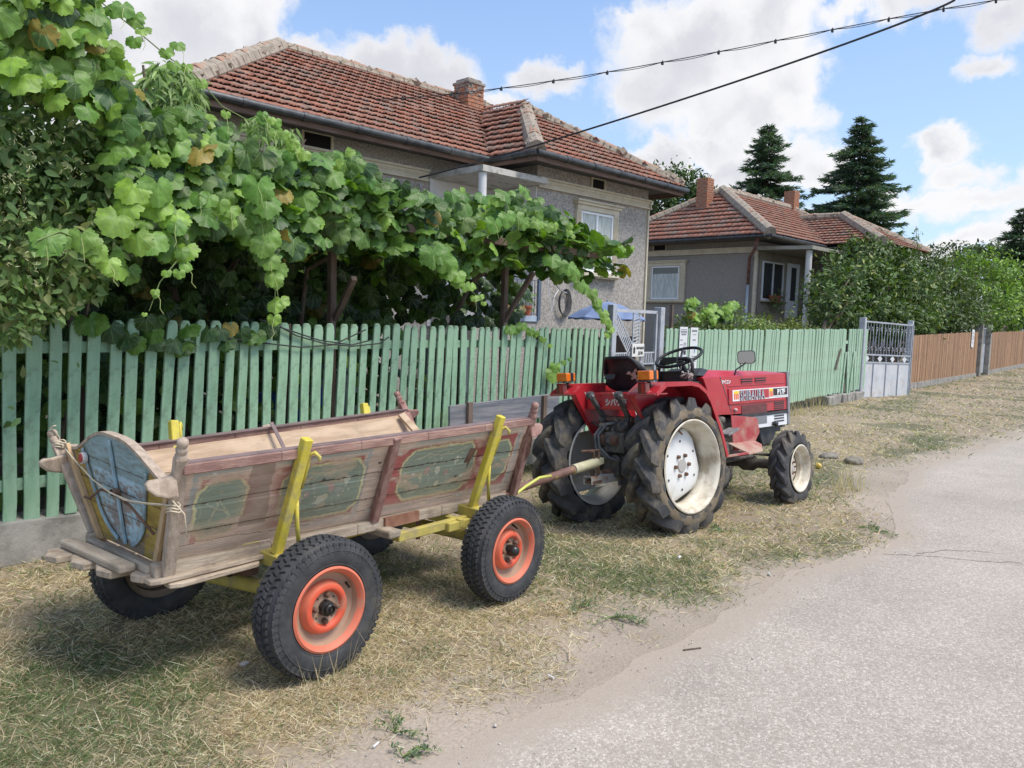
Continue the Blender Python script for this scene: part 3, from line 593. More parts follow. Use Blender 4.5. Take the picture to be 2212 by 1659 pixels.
def tile_roof(name, parent, plane_pts, eL, eR, up, n_col=(.40, .165, .105), row=.31, tw=.205, seed=0, jit=1.0):
    """clay tiles laid in rows over the polygon plane_pts (3D), eL->eR runs along the eave, up points up the slope"""
    r = np.random.default_rng(seed); eL = np.array(eL, float); eR = np.array(eR, float); U = (eR-eL)/np.linalg.norm(eR-eL); up = np.array(up, float); V_ = up-U*(up@U); V_ /= np.linalg.norm(V_); Nn = np.cross(U, V_)
    if Nn[2] < 0: Nn = -Nn
    P = np.array(plane_pts, float); p2 = np.stack([(P-eL)@U, (P-eL)@V_], 1); umin, umax = p2[:, 0].min(), p2[:, 0].max(); vmax = p2[:, 1].max()
    def inside(u, v):
        c = False; n = len(p2); j = n-1
        for i in range(n):
            if ((p2[i, 1] > v) != (p2[j, 1] > v)) and (u < (p2[j, 0]-p2[i, 0])*(v-p2[i, 1])/(p2[j, 1]-p2[i, 1])+p2[i, 0]): c = not c
            j = i
        return c
    prof = [(0, .0), (.06, .028), (.28, .030), (.36, .004), (.5, .022), (.64, .022), (.72, .004), (.86, .022), (1.0, .022)]
    VV, FF, CC = [], [], []; k = 0; j = 0; v = -.06
    while v < vmax:
        i = 0; u = umin-.1
        while u < umax:
            if inside(u+tw/2, v+row*.55) or inside(u+tw*.5, v+row*.25):
                lift = r.normal(0, .004*jit); dv = r.normal(0, .006*jit); tone = 1+r.normal(0, .11); gy = max(0, r.normal(.10, .24)); c = np.array(n_col)*tone*(1-gy)+np.array([.30, .24, .20])*gy; c = np.clip(c, .03, .7)
                for (a, h) in prof:
                    for (b, hh) in ((v+dv, .052+lift), (v+dv, .024+lift), (v+row+.03, .012)):
                        pass
                base = k
                for (a, h) in prof:
                    lowtop = eL+U*(u+a*tw)+V_*(v+dv)+Nn*(h*1.1+.060+lift); lowbot = eL+U*(u+a*tw)+V_*(v+dv+.001)+Nn*(h*1.1+.038+lift); hi_ = eL+U*(u+a*tw)+V_*(v+row+.03)+Nn*(h+.006)
                    VV += [lowbot, lowtop, hi_]; CC += [c*.85, c, c]; k += 3
                for q in range(len(prof)-1):
                    b0 = base+q*3; FF += [(b0, b0+3, b0+4, b0+1), (b0+1, b0+4, b0+5, b0+2)]
            u += tw; i += 1
        v += row; j += 1
    return VV, FF, CC
def hip_line(m_, m2, a, b, r=.10, seed=0):
    rr = random.Random(seed); a = Vector(a); b = Vector(b); L_ = (b-a).length; n = max(2, int(L_/.33)); d = (b-a)/n
    for i in range(n):
        p = a+d*i; q = a+d*(i+1.12); s = 1+rr.uniform(-.12, .12)
        m_.tube([p+Vector((0, 0, .075)), q+Vector((0, 0, .09))], [r*s*1.12, r*s*.92], 10, True)
        for k in range(3):
            c = p+d*rr.random()+Vector((rr.uniform(-.09, .09), rr.uniform(-.09, .09), rr.uniform(.05, .12))); m2.box(c, (rr.uniform(.10, .2), rr.uniform(.1, .2), rr.uniform(.07, .13)), (rr.uniform(-1, 1), rr.uniform(-1, 1), rr.uniform(0, 3)))
        m2.tube([p+Vector((0, 0, .03)), q+Vector((0, 0, .03))], r*1.45, 8, True)
def gutter(pts, parent):
    m_ = MB()
    for i in range(len(pts)-1):
        a = Vector(pts[i]); b = Vector(pts[i+1]); m_.tube([a, b], .062, 10)
        k = int((b-a).length/1.0)
        for j in range(1, k+1): p = a+(b-a)*j/(k+1); d = (b-a).normalized()*.035; m_.tube([p-d, p+d], .071, 10)
    return m_.build('gutter', GUT, parent, smooth=True, auto=40)
def window(parent, a0, a1, z0, z1, b, axis='a', trim=.17, sill=True, mull=1, head=True, curtain=True, out=-1, glassfrac=1.0):
    """window in the wall plane b (axis 'a': runs along local x) or in the plane x=b (axis 'b')"""
    T = (lambda u, d, z: (u, b+out*d, z)) if axis == 'a' else (lambda u, d, z: (b+out*d, u, z))
    D = (lambda w, t, h: (w, t, h)) if axis == 'a' else (lambda w, t, h: (t, w, h))
    uc = (a0+a1)/2; w = a1-a0; h = z1-z0; zc = (z0+z1)/2
    def bx(m_, u, d, z, sw, st, sh): m_.box(T(u, d, z), D(sw, st, sh))
    m_ = MB(); f = .055
    for u in (a0+f/2, a1-f/2): bx(m_, u, .02, zc, f, .05, h)
    for z in (z0+f/2, z1-f/2): bx(m_, uc, .02, z, w-2*f, .05, f)
    for i in range(1, mull+1): bx(m_, a0+w*i/(mull+1), .02, zc, .07, .045, h-2*f)
    wo = m_.build('window', PVC, parent, bevel=.004)
    m_ = MB(); bx(m_, uc, .0, zc, w-2*f, .02, h-2*f); m_.build('pane', GLASS, wo)
    if curtain:
        m_ = MB(); n = 26
        for i in range(n):
            u = a0+f+(w-2*f)*(i+.5)/n
            bx(m_, u, .013+.002*(i % 2), z0+f+(h-2*f)*.5*glassfrac, (w-2*f)/n, .004, (h-2*f)*glassfrac)
        m_.build('curtain', CURT, wo)
    m_ = MB()
    if trim:
        for u in (a0-trim/2, a1+trim/2):
            bx(m_, u, .03, zc, trim, .07, h+.02)
            for k in range(3): bx(m_, u-trim*.28+k*trim*.28, .07, zc, trim*.14, .02, h-.05)
        bx(m_, uc, .035, z1+.06, w+2*trim, .08, .11); bx(m_, uc, .055, z1+.145, w+2*trim+.08, .13, .06); bx(m_, uc, .075, z1+.19, w+2*trim+.16, .18, .035)
        if sill: bx(m_, uc, .07, z0-.05, w+2*trim+.1, .18, .07); bx(m_, uc, .05, z0-.1, w+2*trim+.02, .12, .04)
        m_.build('frame', CREAM, wo, bevel=.004)
    elif sill:
        bx(m_, uc, .06, z0-.03, w+.1, .14, .04); m_.build('sill', CREAM, wo, bevel=.004)
    return wo
def cornice(m_, p, q, z0, z1, nrm):
    p = Vector(p); q = Vector(q); nv = Vector(nrm); h = z1-z0
    for (f0, f1, d) in ((0, .14, .07), (.14, .44, .03), (.44, .56, .045), (.56, .8, .06), (.8, 1, .10)):
        a = p+nv*d/2; b = q+nv*d/2; m_.bar((a.x, a.y, z0+h*(f0+f1)/2), (b.x, b.y, z0+h*(f0+f1)/2), d, h*(f1-f0)*.995)
def chimney(parent, x, y, z0, z1, w, plaster, cap=True, seed=3):
    m_ = MB(); r = random.Random(seed); n = int((z1-z0)/.085)
    for i in range(n):
        z = z0+(i+.5)*(z1-z0)/n; o_ = (i % 2)*.11
        for sx in (0, 1, 2, 3):
            for (u, bl) in (((-w/4, w/2-.012), (w/4, w/2-.012)) if i % 2 else ((-w*.375, w/4-.012), (0, w/2-.012), (w*.375, w/4-.012))):
                g_ = r.uniform(0, .01); c = (x+u, y-w/2+.06) if sx == 0 else ((x+u, y+w/2-.06) if sx == 1 else ((x-w/2+.06, y+u) if sx == 2 else (x+w/2-.06, y+u)))
                dd = (bl, .12+g_, .068)
                if sx >= 2: dd = (.122+g_, bl-.03, .068)
                m_.box((c[0], c[1], z), dd, (0, 0, r.uniform(-.02, .02)))
    ch = m_.build('chimney', BRICK, parent)
    m_ = MB(); m_.box((x, y, (z0+z1)/2-.01), (w-.03, w-.03, z1-z0)); m_.build('mortar_core', mat('joint_mortar', (.36, .32, .27), (.26, .22, .18), scale=15, rough=.95), ch)
    if cap:
        m_ = MB(); m_.box((x, y, z1+.02), (w+.06, w+.06, .07)); m_.box((x, y, z1+.08), (w-.06, w-.06, .09)); 
        for k in range(14):
            a = r.uniform(0, 6.28); s = r.choice([0, 1, 2]);
            fx = r.uniform(-w/2, w/2); m_.box((x+fx, y-w/2-.004, z1-.05-r.random()**2*.3), (r.uniform(.05, .14), .02, r.uniform(.05, .12))); m_.box((x-w/2-.004, y+fx, z1-.05-r.random()**2*.35), (.02, r.uniform(.05, .14), r.uniform(.05, .12)))
        m_.build('mortar_cap', mat('cap_mortar', (.34, .30, .26), (.16, .14, .12), scale=6, rough=.95, bump=.6), ch, bevel=.015)
    return ch

HZ = R_(-5)
def house_shell(root, name_mats):
    pass
# ---- near house
h1 = thing('village_house', 'grey roughcast house with big hipped tile roof behind the grape vine', 'house', (11.5, 9.23, 0), (0, 0, HZ))
ZE, ZR = 4.68, 6.95
Pm = dict(eL=(-6.1, 1.15, ZE), val=(-.12, 1.15, ZE), rL=(-2.5, 5, ZR), rR=(2.0, 5, ZR), wc=(0, 0, ZE), wr=(4.85, 0, ZE), ap=(2.42, 2.75, 6.35), jn=(2.42, 4.25, 6.45))
def roof_obj(parent, parts, hips, nm='roof', seed=1):
    VV, FF, CC = [], [], []
    for i, (poly, a, b, up) in enumerate(parts):
        v, f_, c = tile_roof('', None, poly, a, b, up, seed=seed+i); o_ = len(VV); VV += v; FF += [tuple(q+o_ for q in t) for t in f_]; CC += c
    rf = npmesh(nm, np.array(VV), np.array(FF), TILE, parent, col=np.array(CC))
    m_ = MB()
    for (poly, a, b, up) in parts: m_.add([Vector(p)-Vector((0, 0, .01)) for p in poly], [tuple(range(len(poly)))])
    m_.build('roof_deck', UNDER, rf)
    m1 = MB(); m2 = MB()
    for i, (a, b, r) in enumerate(hips): hip_line(m1, m2, a, b, r, seed+i*7)
    m1.build('ridge_tiles', RIDGE, rf, smooth=True, auto=50); m2.build('ridge_mortar', MORTAR, rf)
    return rf
mainf = [Pm['eL'], (-.12, 1.15, ZE), (2.42, 3.95, 6.35), (2.3, 4.9, 6.93), Pm['rL']]
up_main = (0, 3.85, ZR-ZE)
jn = (2.42, 3.98, 6.36)
roof = roof_obj(h1, [
    ([Pm['eL'], Pm['val'], jn, (3.4, 5, ZR), Pm['rL']], Pm['eL'], Pm['val'], up_main),
    ([Pm['eL'], Pm['rL'], (-6.1, 8.85, ZE)], (-6.1, 8.85, ZE), Pm['eL'], (3.6, 0, ZR-ZE)),
    ([Pm['wc'], Pm['ap'], jn, Pm['val']], Pm['val'], Pm['wc'], (2.42, 0, 6.35-ZE)),
    ([Pm['wc'], Pm['wr'], Pm['ap']], Pm['wc'], Pm['wr'], (0, 2.75, 6.35-ZE)),
    ([Pm['wr'], (5.2, 8.85, ZE), (3.4, 5, ZR), jn, Pm['ap']], Pm['wr'], (5.0, 8.85, ZE), (-2.42, 0, 6.35-ZE)),
    ([(5.2, 8.85, ZE), (-6.1, 8.85, ZE), Pm['rL'], (3.4, 5, ZR)], (5.2, 8.85, ZE), (-6.1, 8.85, ZE), (0, -3.85, ZR-ZE))],
    [(Pm['eL'], Pm['rL'], .13), (Pm['rL'], (3.3, 5, ZR-.02), .10), (Pm['wc'], Pm['ap'], .13), (Pm['wr'], Pm['ap'], .10), (Pm['ap'], jn, .10), ((-6.1, 8.85, ZE), Pm['rL'], .12)], seed=11)
chimney(roof, 2.35, 4.6, 6.3, 7.22, .52, True)
m_ = MB()   # soffit and fascia
for poly in ([(-6.1, 1.15), (-.12, 1.15), (0, 0), (4.85, 0), (4.95, 8.9), (-6.1, 8.9)],):
    m_.prism([(p[0], p[1], ZE-.085) for p in poly], (0, 0, .03))
m_.build('soffit', SOFFIT, h1)
m_ = MB(); pts = [(-6.1, 8.9, ZE-.10), (-6.1, 1.13, ZE-.10), (-.13, 1.13, ZE-.12), (-.02, -.02, ZE-.10), (4.87, -.02, ZE-.13), (4.97, 8.9, ZE-.1)]
for i in range(5): m_.bar(pts[i], pts[i+1], .03, .13)
m_.build('fascia', FASCIA, h1)
gutter([(-6.15, 1.08, ZE-.01), (-.16, 1.06, ZE-.06)], h1); gutter([(-.16, 1.06, ZE-.06), (-.06, -.07, ZE-.02)], h1); gutter([(-.06, -.07, ZE-.02), (4.95, -.07, ZE-.07)], h1)
WX0, WB = .62, .55
def wallbox(m_, x0, x1, y0, y1, z0, z1): m_.box(((x0+x1)/2, (y0+y1)/2, (z0+z1)/2), (x1-x0, y1-y0, z1-z0))
m_ = MB(); wallbox(m_, WX0, 4.32, WB, 8.3, -.1, ZE-.08); m_.build('wall', ST1, h1)
m_ = MB(); wallbox(m_, -5.6, WX0-.003, 1.7, 8.3, -.1, ZE-.08); m_.build('wall', ST1, h1)
m_ = MB(); cornice(m_, (WX0, WB, 0), (4.32, WB, 0), 4.17, 4.37, (0, -1, 0)); cornice(m_, (4.32, WB-.08, 0), (4.32, 4, 0), 4.17, 4.37, (1, 0, 0)); cornice(m_, (-5.6, 1.7, 0), (-1.2, 1.7, 0), 4.13, 4.34, (0, -1, 0)); m_.build('cornice', CREAM, h1)
m_ = MB(); m_.box((4.325, WB-.01, 2.1), (.05, .05, 4.1)); m_.build('corner_strip', CREAM, h1)
window(h1, 1.93, 3.02, 2.62, 3.88, WB, trim=.15)
for (a0, a1, b_) in ((2.28, 2.68, WB), (-3.82, -3.30, 1.7)):
    m_ = MB()
    for u in (a0-.02, a1+.02): m_.box((u, b_-.01, 4.475), (.045, .05, .24))
    m_.box(((a0+a1)/2, b_-.01, 4.59), (a1-a0, .05, .03)); vo = m_.build('attic_vent', CREAM, h1)
    m_ = MB(); m_.box(((a0+a1)/2, b_+.001, 4.47), (a1-a0, .01, .22)); m_.build('opening', mat('dark_void', (.012, .01, .01), rough=1), vo)
# porch: white walls, slab, post, lower window with bars
m_ = MB(); m_.prism([(-1.08, .27, 4.2), (.62, .27, 4.2), (.62, 1.7, 4.2), (-1.08, 1.7, 4.2)], (0, 0, .11)); m_.build('porch_slab', mat('slab_concrete', (.50, .47, .42), (.58, .56, .52), scale=5, rough=.9, dirt=(.16, .15, .10), dscale=5, damt=.55), h1)
m_ = MB(); m_.lathe([(.075, 2.0), (.075, 4.195)], (-.98, .38, 0), n=16); m_.build('porch_post', WHITEP, h1, smooth=True)
m_ = MB(); wallbox(m_, -1.15, .612, 1.66, 1.698, 1.4, 4.195); m_.box((.61, 1.12, 2.8), (.012, 1.15, 2.78)); m_.build('porch_wall', WHITEP, h1)
m_ = MB(); wallbox(m_, -1.05, .60, .4, 1.65, -.1, 1.62); m_.build('porch_base', ST1, h1)
m_ = MB(); wallbox(m_, -.55, .6, .37, .40, 1.55, 1.66); m_.build('window_ledge', mat('pale_blue_ledge', (.42, .50, .60), rough=.7), h1)
m_ = MB()
for i in range(9): m_.tube([(-.5+.12*i, .37, 1.68), (-.5+.12*i, .37, 2.35)], .008, 5)
for z in (1.7, 2.0, 2.35): m_.tube([(-.55, .37, z), (.55, .37, z)], .009, 5)
m_.box((.585, .37, 1.98), (.07, .05, .8)); m_.build('window_bars', mat('slate_blue_paint', (.10, .13, .18), rough=.6), h1)
# insulators where the cable meets the wall
for i, a in enumerate((-2.45, -2.15, -1.75, -1.45)):
    m_ = MB(); m_.lathe([(0, .07), (.02, .06), (.03, .03), (.018, .01), (.03, -.02), (.01, -.04)], (a, 1.58, 4.0), n=10)
    m_.build('insulator', mat('grey_porcelain', (.35, .36, .36), rough=.3), h1, smooth=True)

# ---- far house
h2 = thing('village_house', 'smaller grey house with two brick chimneys behind the pale green fence', 'house', (26, 11, 0), (0, 0, HZ))
ZE2, ZR2 = 4.62, 6.68
e0 = (-.75, -.75, ZE2); v0 = (3.5, -.75, ZE2); w0 = (3.45, -2.75, ZE2); w1 = (8.3, -2.75, ZE2); ap2 = (6.42, -.15, 5.98); jn2 = (6.42, 1.6, 6.0); r0_ = (2.2, 2.8, ZR2); r1_ = (7.9, 2.8, ZR2); bL = (-.75, 6.4, ZE2); bR = (8.5, 6.4, ZE2); e1 = (8.5, -.75, ZE2)
roof2 = roof_obj(h2, [
    ([e0, v0, jn2, r1_, r0_], e0, v0, (0, 3.55, ZR2-ZE2)), ([bL, e0, r0_], bL, e0, (2.95, 0, ZR2-ZE2)),
    ([w0, ap2, jn2, v0], v0, w0, (2.97, 0, 1.36)), ([w0, w1, ap2], w0, w1, (0, 2.6, 1.36)), ([w1, (8.3, -.75, ZE2), jn2, ap2], w1, (8.3, -.75, ZE2), (-2.97, 0, 1.36)),
    ([(8.3, -.75, ZE2), e1, r1_, jn2], (8.3, -.75, ZE2), e1, (0, 3.55, ZR2-ZE2)), ([e1, bR, r1_], e1, bR, (-.6, 0, ZR2-ZE2)), ([bR, bL, r0_, r1_], bR, bL, (0, -3.6, ZR2-ZE2))],
    [(e0, r0_, .15), (bL, r0_, .12), (r0_, r1_, .12), (w0, ap2, .15), (w1, ap2, .12), (ap2, jn2, .12), (e1, r1_, .12)], seed=40)
chimney(roof2, 1.25, 3.0, 5.9, 7.05, .46, False, cap=False, seed=5); chimney(roof2, 7.9, 2.8, 6.4, 7.45, .48, False, cap=False, seed=8)
m_ = MB(); m_.tube([(1.25+.2*math.cos(t), 3.0, 7.05+.2*math.sin(t)) for t in np.linspace(0, 3.14, 9)], .012, 5); m_.tube([(1.25, 3.0+.2*math.cos(t), 7.05+.2*math.sin(t)) for t in np.linspace(0, 3.14, 9)], .012, 5); m_.build('chimney_hoop', INK, roof2)
m_ = MB(); m_.prism([(-.7, -.7, ZE2-.12), (3.5, -.7, ZE2-.12), (3.5, -2.7, ZE2-.12), (8.2, -2.7, ZE2-.12), (8.2, -.7, ZE2-.12), (8.4, -.7, ZE2-.12), (8.4, 6.35, ZE2-.12), (-.7, 6.35, ZE2-.12)], (0, 0, .03)); m_.build('soffit', SOFFIT, h2)
gutter([(-.78, 6.4, ZE2-.06), (-.78, -.78, ZE2-.06)], h2); gutter([(-.78, -.78, ZE2-.06), (3.5, -.78, ZE2-.08)], h2)
m_ = MB(); wallbox(m_, 0, 4.0, .12, 6.0, -.1, ZE2-.11); m_.build('wall', ST2, h2)
m_ = MB(); wallbox(m_, 4.0, 7.8, -2.1, 5.9, -.1, ZE2-.12); wallbox(m_, 7.7, 8.0, .1, 5.8, -.1, ZE2-.13); m_.build('wall', ST2, h2)
m_ = MB(); wallbox(m_, .25, 3.95, .085, .118, 1.2, 4.15); m_.build('porch_wall', mat('beige_plaster', (.26, .225, .18), (.32, .28, .23), scale=3, rough=.9), h2)
m_ = MB(); cornice(m_, (0, 6.0, 0), (0, .1, 0), 4.10, 4.29, (-1, 0, 0)); m_.build('cornice', CREAM, h2)
m_ = MB(); m_.box((.02, .10, 2.2), (.10, .10, 4.2)); m_.build('corner_strip', CREAM, h2)
window(h2, 3.12, 4.35, 2.48, 3.72, 0, axis='b', trim=.26, mull=0, glassfrac=.8)
m_ = MB()
for z in (4.30, 4.52): m_.box((-.01, 4.05, z), (.05, .58, .03))
for y in (3.77, 4.33): m_.box((-.01, y, 4.41), (.05, .03, .22))
vo = m_.build('attic_vent', CREAM, h2); m_ = MB(); m_.box((.0, 4.05, 4.41), (.012, .52, .2)); m_.build('opening', MATS['dark_void'], vo)
m_ = MB(); m_.tube([(-.6, -.25, 4.72), (-.6, -.25, 4.45)], [.13, .07], 8); m_.tube([(-.6, -.25, 4.5), (-.55, -.15, 4.2), (-.12, .28, 3.9), (-.1, .3, 3.0)], .055, 8); m_.build('downpipe', mat('rusty_pipe', (.13, .06, .045), (.22, .11, .08), scale=8, rough=.8), h2, smooth=True)
m_ = MB(); m_.tube([(-.1, .3, 3.0), (-.1, .3, .1)], .052, 8); m_.build('downpipe', mat('zinc_pipe', (.38, .42, .47), rough=.5, metal=.3), h2, smooth=True)
window(h2, .45, 2.0, 2.5, 3.85, .085, trim=.0, mull=1, curtain=True, glassfrac=.0001)
dr = MB(); dr.box((2.75, .06, 2.9), (.95, .05, 2.0)); d_ = dr.build('door', PVC, h2, bevel=.01); m_ = MB(); m_.box((2.75, .03, 3.15), (.38, .02, 1.2)); m_.build('pane', GLASS, d_)
m_ = MB(); m_.prism([(.25, -1.75, 4.16), (3.96, -1.75, 4.16), (3.96, .1, 4.16), (-.22, .1, 4.16)], (0, 0, .12)); m_.build('porch_slab', mat('old_slab', (.26, .24, .19), (.33, .31, .26), scale=5, rough=.9), h2)
p_ = onz(1752, 560, 4.15)
m_ = MB(); m_.lathe([(.1, .2), (.1, 4.15)], (.47, -1.55, 0), n=16); m_.build('porch_post', WHITEP, h2, smooth=True)
# ---- third roof in the distance
h3 = thing('village_house', 'distant low house of which only a red tile roof shows over the bushes at right', 'house', (47, 15, 0), (0, 0, HZ))
A, B, C3, D3 = (0, 0, 3.9), (13, 0, 3.9), (13, 8, 3.9), (0, 8, 3.9); RA, RB = (3.5, 4, 5.6), (9.5, 4, 5.6)
roof_obj(h3, [([A, B, RB, RA], A, B, (0, 4, 1.7)), ([D3, A, RA], D3, A, (3.5, 0, 1.7)), ([B, C3, RB], B, C3, (-3.5, 0, 1.7)), ([C3, D3, RA, RB], C3, D3, (0, -4, 1.7))], [(A, RA, .15), (RA, RB, .15), (B, RB, .15)], seed=70)
m_ = MB(); wallbox(m_, .5, 12.5, .5, 7.5, -.1, 3.92); m_.build('wall', WHITEP, h3)
window(h3, 2, 3.2, 1.6, 2.9, .5, trim=.1)
# ---------------------------------------------------------------- vegetation
def leaf_material(name, rough=.5, transl=.3, veins=True):
    m_ = bpy.data.materials.new(name); m_.use_nodes = True; nt = m_.node_tree; N = nt.nodes; K = nt.links; bs = N['Principled BSDF']; bs.inputs['Roughness'].default_value = rough; bs.inputs['Specular IOR Level'].default_value = .4
    at = N.new('ShaderNodeAttribute'); at.attribute_name = 'Col'; col = at.outputs['Color']
    if veins:
        lv = N.new('ShaderNodeAttribute'); lv.attribute_name = 'luv'; sp = N.new('ShaderNodeSeparateXYZ'); K.new(lv.outputs['Vector'], sp.inputs[0])
        def M2(op, a, b=0.0, c=None):
            n = N.new('ShaderNodeMath'); n.operation = op
            for i, v in enumerate((a, b) if c is None else (a, b, c)):
                if isinstance(v, (int, float)): n.inputs[i].default_value = v
                else: K.new(v, n.inputs[i])
            return n.outputs[0]
        x = M2('ABSOLUTE', sp.outputs[0]); y = M2('ADD', sp.outputs[1], .30)
        # distance to rays at 0, 38, 80, 120 degrees from the tip direction
        best = None
        for a in (0, 36, 76, 118):
            ca, sa = math.cos(R_(a)), math.sin(R_(a))
            al = M2('ADD', M2('MULTIPLY', x, sa), M2('MULTIPLY', y, ca)); pd = M2('ABSOLUTE', M2('SUBTRACT', M2('MULTIPLY', x, ca), M2('MULTIPLY', y, sa)))
            pd = M2('ADD', pd, M2('MULTIPLY', M2('LESS_THAN', al, 0.0), 1.0)); best = pd if best is None else M2('MINIMUM', best, pd)
        mr = N.new('ShaderNodeMapRange'); mr.interpolation_type = 'SMOOTHSTEP'; K.new(best, mr.inputs[0]); mr.inputs[1].default_value = .008; mr.inputs[2].default_value = .035; mr.inputs[3].default_value = .38; mr.inputs[4].default_value = 0
        mx = N.new('ShaderNodeMix'); mx.data_type = 'RGBA'; K.new(mr.outputs[0], mx.inputs['Factor']); K.new(col, mx.inputs['A']); mx.inputs['B'].default_value = (.22, .34, .12, 1); col = mx.outputs['Result']
        tc = N.new('ShaderNodeTexCoord'); n = N.new('ShaderNodeTexNoise'); K.new(tc.outputs['Object'], n.inputs['Vector']); n.inputs['Scale'].default_value = 35; n.inputs['Detail'].default_value = 4
        r2 = N.new('ShaderNodeMapRange'); K.new(n.outputs['Fac'], r2.inputs[0]); r2.inputs[1].default_value = .3; r2.inputs[2].default_value = .7; r2.inputs[3].default_value = .78; r2.inputs[4].default_value = 1.2
        s_ = N.new('ShaderNodeVectorMath'); s_.operation = 'SCALE'; K.new(col, s_.inputs[0]); K.new(r2.outputs[0], s_.inputs['Scale']); col = s_.outputs[0]
        bp = N.new('ShaderNodeBump'); bp.inputs['Strength'].default_value = .35; bp.inputs['Distance'].default_value = .004; bh = M2('ADD', n.outputs['Fac'], M2('MULTIPLY', mr.outputs[0], -1.5)); K.new(bh, bp.inputs['Height']); K.new(bp.outputs[0], bs.inputs['Normal'])
    K.new(col, bs.inputs['Base Color'])
    tr = N.new('ShaderNodeBsdfTranslucent'); g = N.new('ShaderNodeMix'); g.data_type = 'RGBA'; g.blend_type = 'MULTIPLY'; g.inputs['Factor'].default_value = 1; K.new(col, g.inputs['A']); g.inputs['B'].default_value = (1.3, 1.5, .4, 1); K.new(g.outputs['Result'], tr.inputs[0])
    ms = N.new('ShaderNodeMixShader'); ms.inputs[0].default_value = transl; K.new(bs.outputs[0], ms.inputs[1]); K.new(tr.outputs[0], ms.inputs[2]); K.new(ms.outputs[0], N['Material Output'].inputs[0])
    return m_
GRAPE = leaf_material('grape_leaf', .48, .26); SMALL = leaf_material('small_leaf', .5, .22, False)
BARK = mat('bark', (.10, .07, .05), (.17, .13, .10), scale=12, rough=.95, bump=.8, stretch=(1, 1, .3)); GSTEM = mat('green_stem', (.16, .22, .06), rough=.6)

def grape_template(var=0):
    r = np.random.default_rng(var+5); n = 44; th = np.linspace(-np.pi, np.pi, n, endpoint=False)+.0001; d = np.degrees(np.abs(th))
    lobes = 1+.13*np.cos(np.radians(np.clip(d, 0, 30)*6))*(d < 30)
    rr = .53*(1+.10*np.exp(-(d/20)**2)+.07*np.exp(-((d-62)/15)**2)+.05*np.exp(-((d-112)/17)**2)-.09*np.exp(-((d-33)/8)**2)-.05*np.exp(-((d-88)/8)**2)-.72*np.exp(-((d-180)/20)**2))
    rr = rr*(1+.045*np.where(np.arange(n) % 2 == 0, 1, -1))*(1+.04*r.normal(size=n))
    x = rr*np.sin(th); y = rr*np.cos(th); m2 = .55
    ring1 = np.stack([x*m2, y*m2-.02, np.zeros(n)], 1); ring2 = np.stack([x, y, np.zeros(n)], 1)
    V = np.vstack([[[0, -.02, 0]], ring1[::2], ring2])
    rad = np.hypot(V[:, 0], V[:, 1]); ang = np.arctan2(V[:, 0], V[:, 1])
    V[:, 2] = -.34*rad**2+.05*np.sin(ang*4+var)*rad*1.6-.18*np.abs(V[:, 0])*r.uniform(.2, 1.0)+r.normal(0, .008, len(V))
    k = n//2; T = []
    for i in range(k):
        j = (i+1) % k; T.append((0, 1+i, 1+j)); a = 1+k+2*i; b = 1+k+(2*i+1) % n; c = 1+k+(2*i+2) % n
        T += [(1+i, a, b), (1+i, b, 1+j), (1+j, b, c)]
    return V, np.array(T)
GT = [grape_template(i) for i in range(4)]
OV = (np.array([[0, 0, 0], [-.22, .3, .04], [0, .32, -.02], [.22, .3, .04], [-.17, .66, .02], [0, .68, -.06], [.17, .66, .02], [0, 1, -.14]]), np.array([(0, 2, 1), (0, 3, 2), (1, 2, 5), (1, 5, 4), (2, 3, 6), (2, 6, 5), (4, 5, 7), (5, 6, 7)]))
LAN = (np.array([[0, 0, 0], [-.085, .35, .02], [.085, .35, .02], [-.07, .7, -.06], [.07, .7, -.06], [0, 1, -.28]]), np.array([(0, 2, 1), (1, 2, 4), (1, 4, 3), (3, 4, 5)]))
def merge(parts):
    V, Fa, Cc, U = [], [], [], []; o = 0
    for (v, f_, c, u) in parts: V.append(v); Fa.append(f_+o); Cc.append(c); U.append(u); o += len(v)
    return np.vstack(V), np.vstack(Fa), np.vstack(Cc), np.vstack(U)
def leaves(name, parent, pos, size, col, outward, tmpl, matl, droop=.9, jitter=.5, smooth=True):
    n = len(pos); pos = np.asarray(pos, float); parts = []
    which = rng.integers(0, len(tmpl), n)
    for k, (tv, tf) in enumerate(tmpl):
        s = which == k; q = int(s.sum())
        if not q: continue
        ow = np.asarray(outward, float)[s] if np.ndim(outward) == 2 else np.repeat([outward], q, 0)
        tip = np.array([0, 0, -droop])[None]+.35*ow+jitter*.9*rvec(q); nr = ow+np.array([0, 0, .35])[None]+jitter*rvec(q)
        parts.append(scatter(tv, tf, pos[s], tip, nr, size[s], col[s]))
    V, Fa, cl, uv = merge(parts); return npmesh(name, V, Fa, matl, parent, col=cl, luv=uv, smooth=smooth)
def inpoly(px, py, poly):
    c = np.zeros(len(px), bool); n = len(poly); j = n-1
    for i in range(n):
        xi, yi = poly[i]; xj, yj = poly[j]
        with np.errstate(divide='ignore', invalid='ignore'):
            t = ((yi > py) != (yj > py)) & (px < (xj-xi)*(py-yi)/((yj-yi) if yj != yi else 1e-9)+xi)
        c ^= t; j = i
    return c
def fill(poly, n, yfun):
    """points inside an outline measured on the photograph, put on real depths yfun(x_px)"""
    P = np.array(poly, float); out = []
    while len(out) < n:
        x = rng.uniform(P[:, 0].min(), P[:, 0].max(), n); y = rng.uniform(P[:, 1].min(), P[:, 1].max(), n); k = inpoly(x, y, poly)
        out += list(zip(x[k], y[k]))
    out = out[:n]; return np.array([ony(a, b, yfun(a)) for a, b in out]), np.array(out)
FROMCAM = np.array([-.45, -.85, .25])
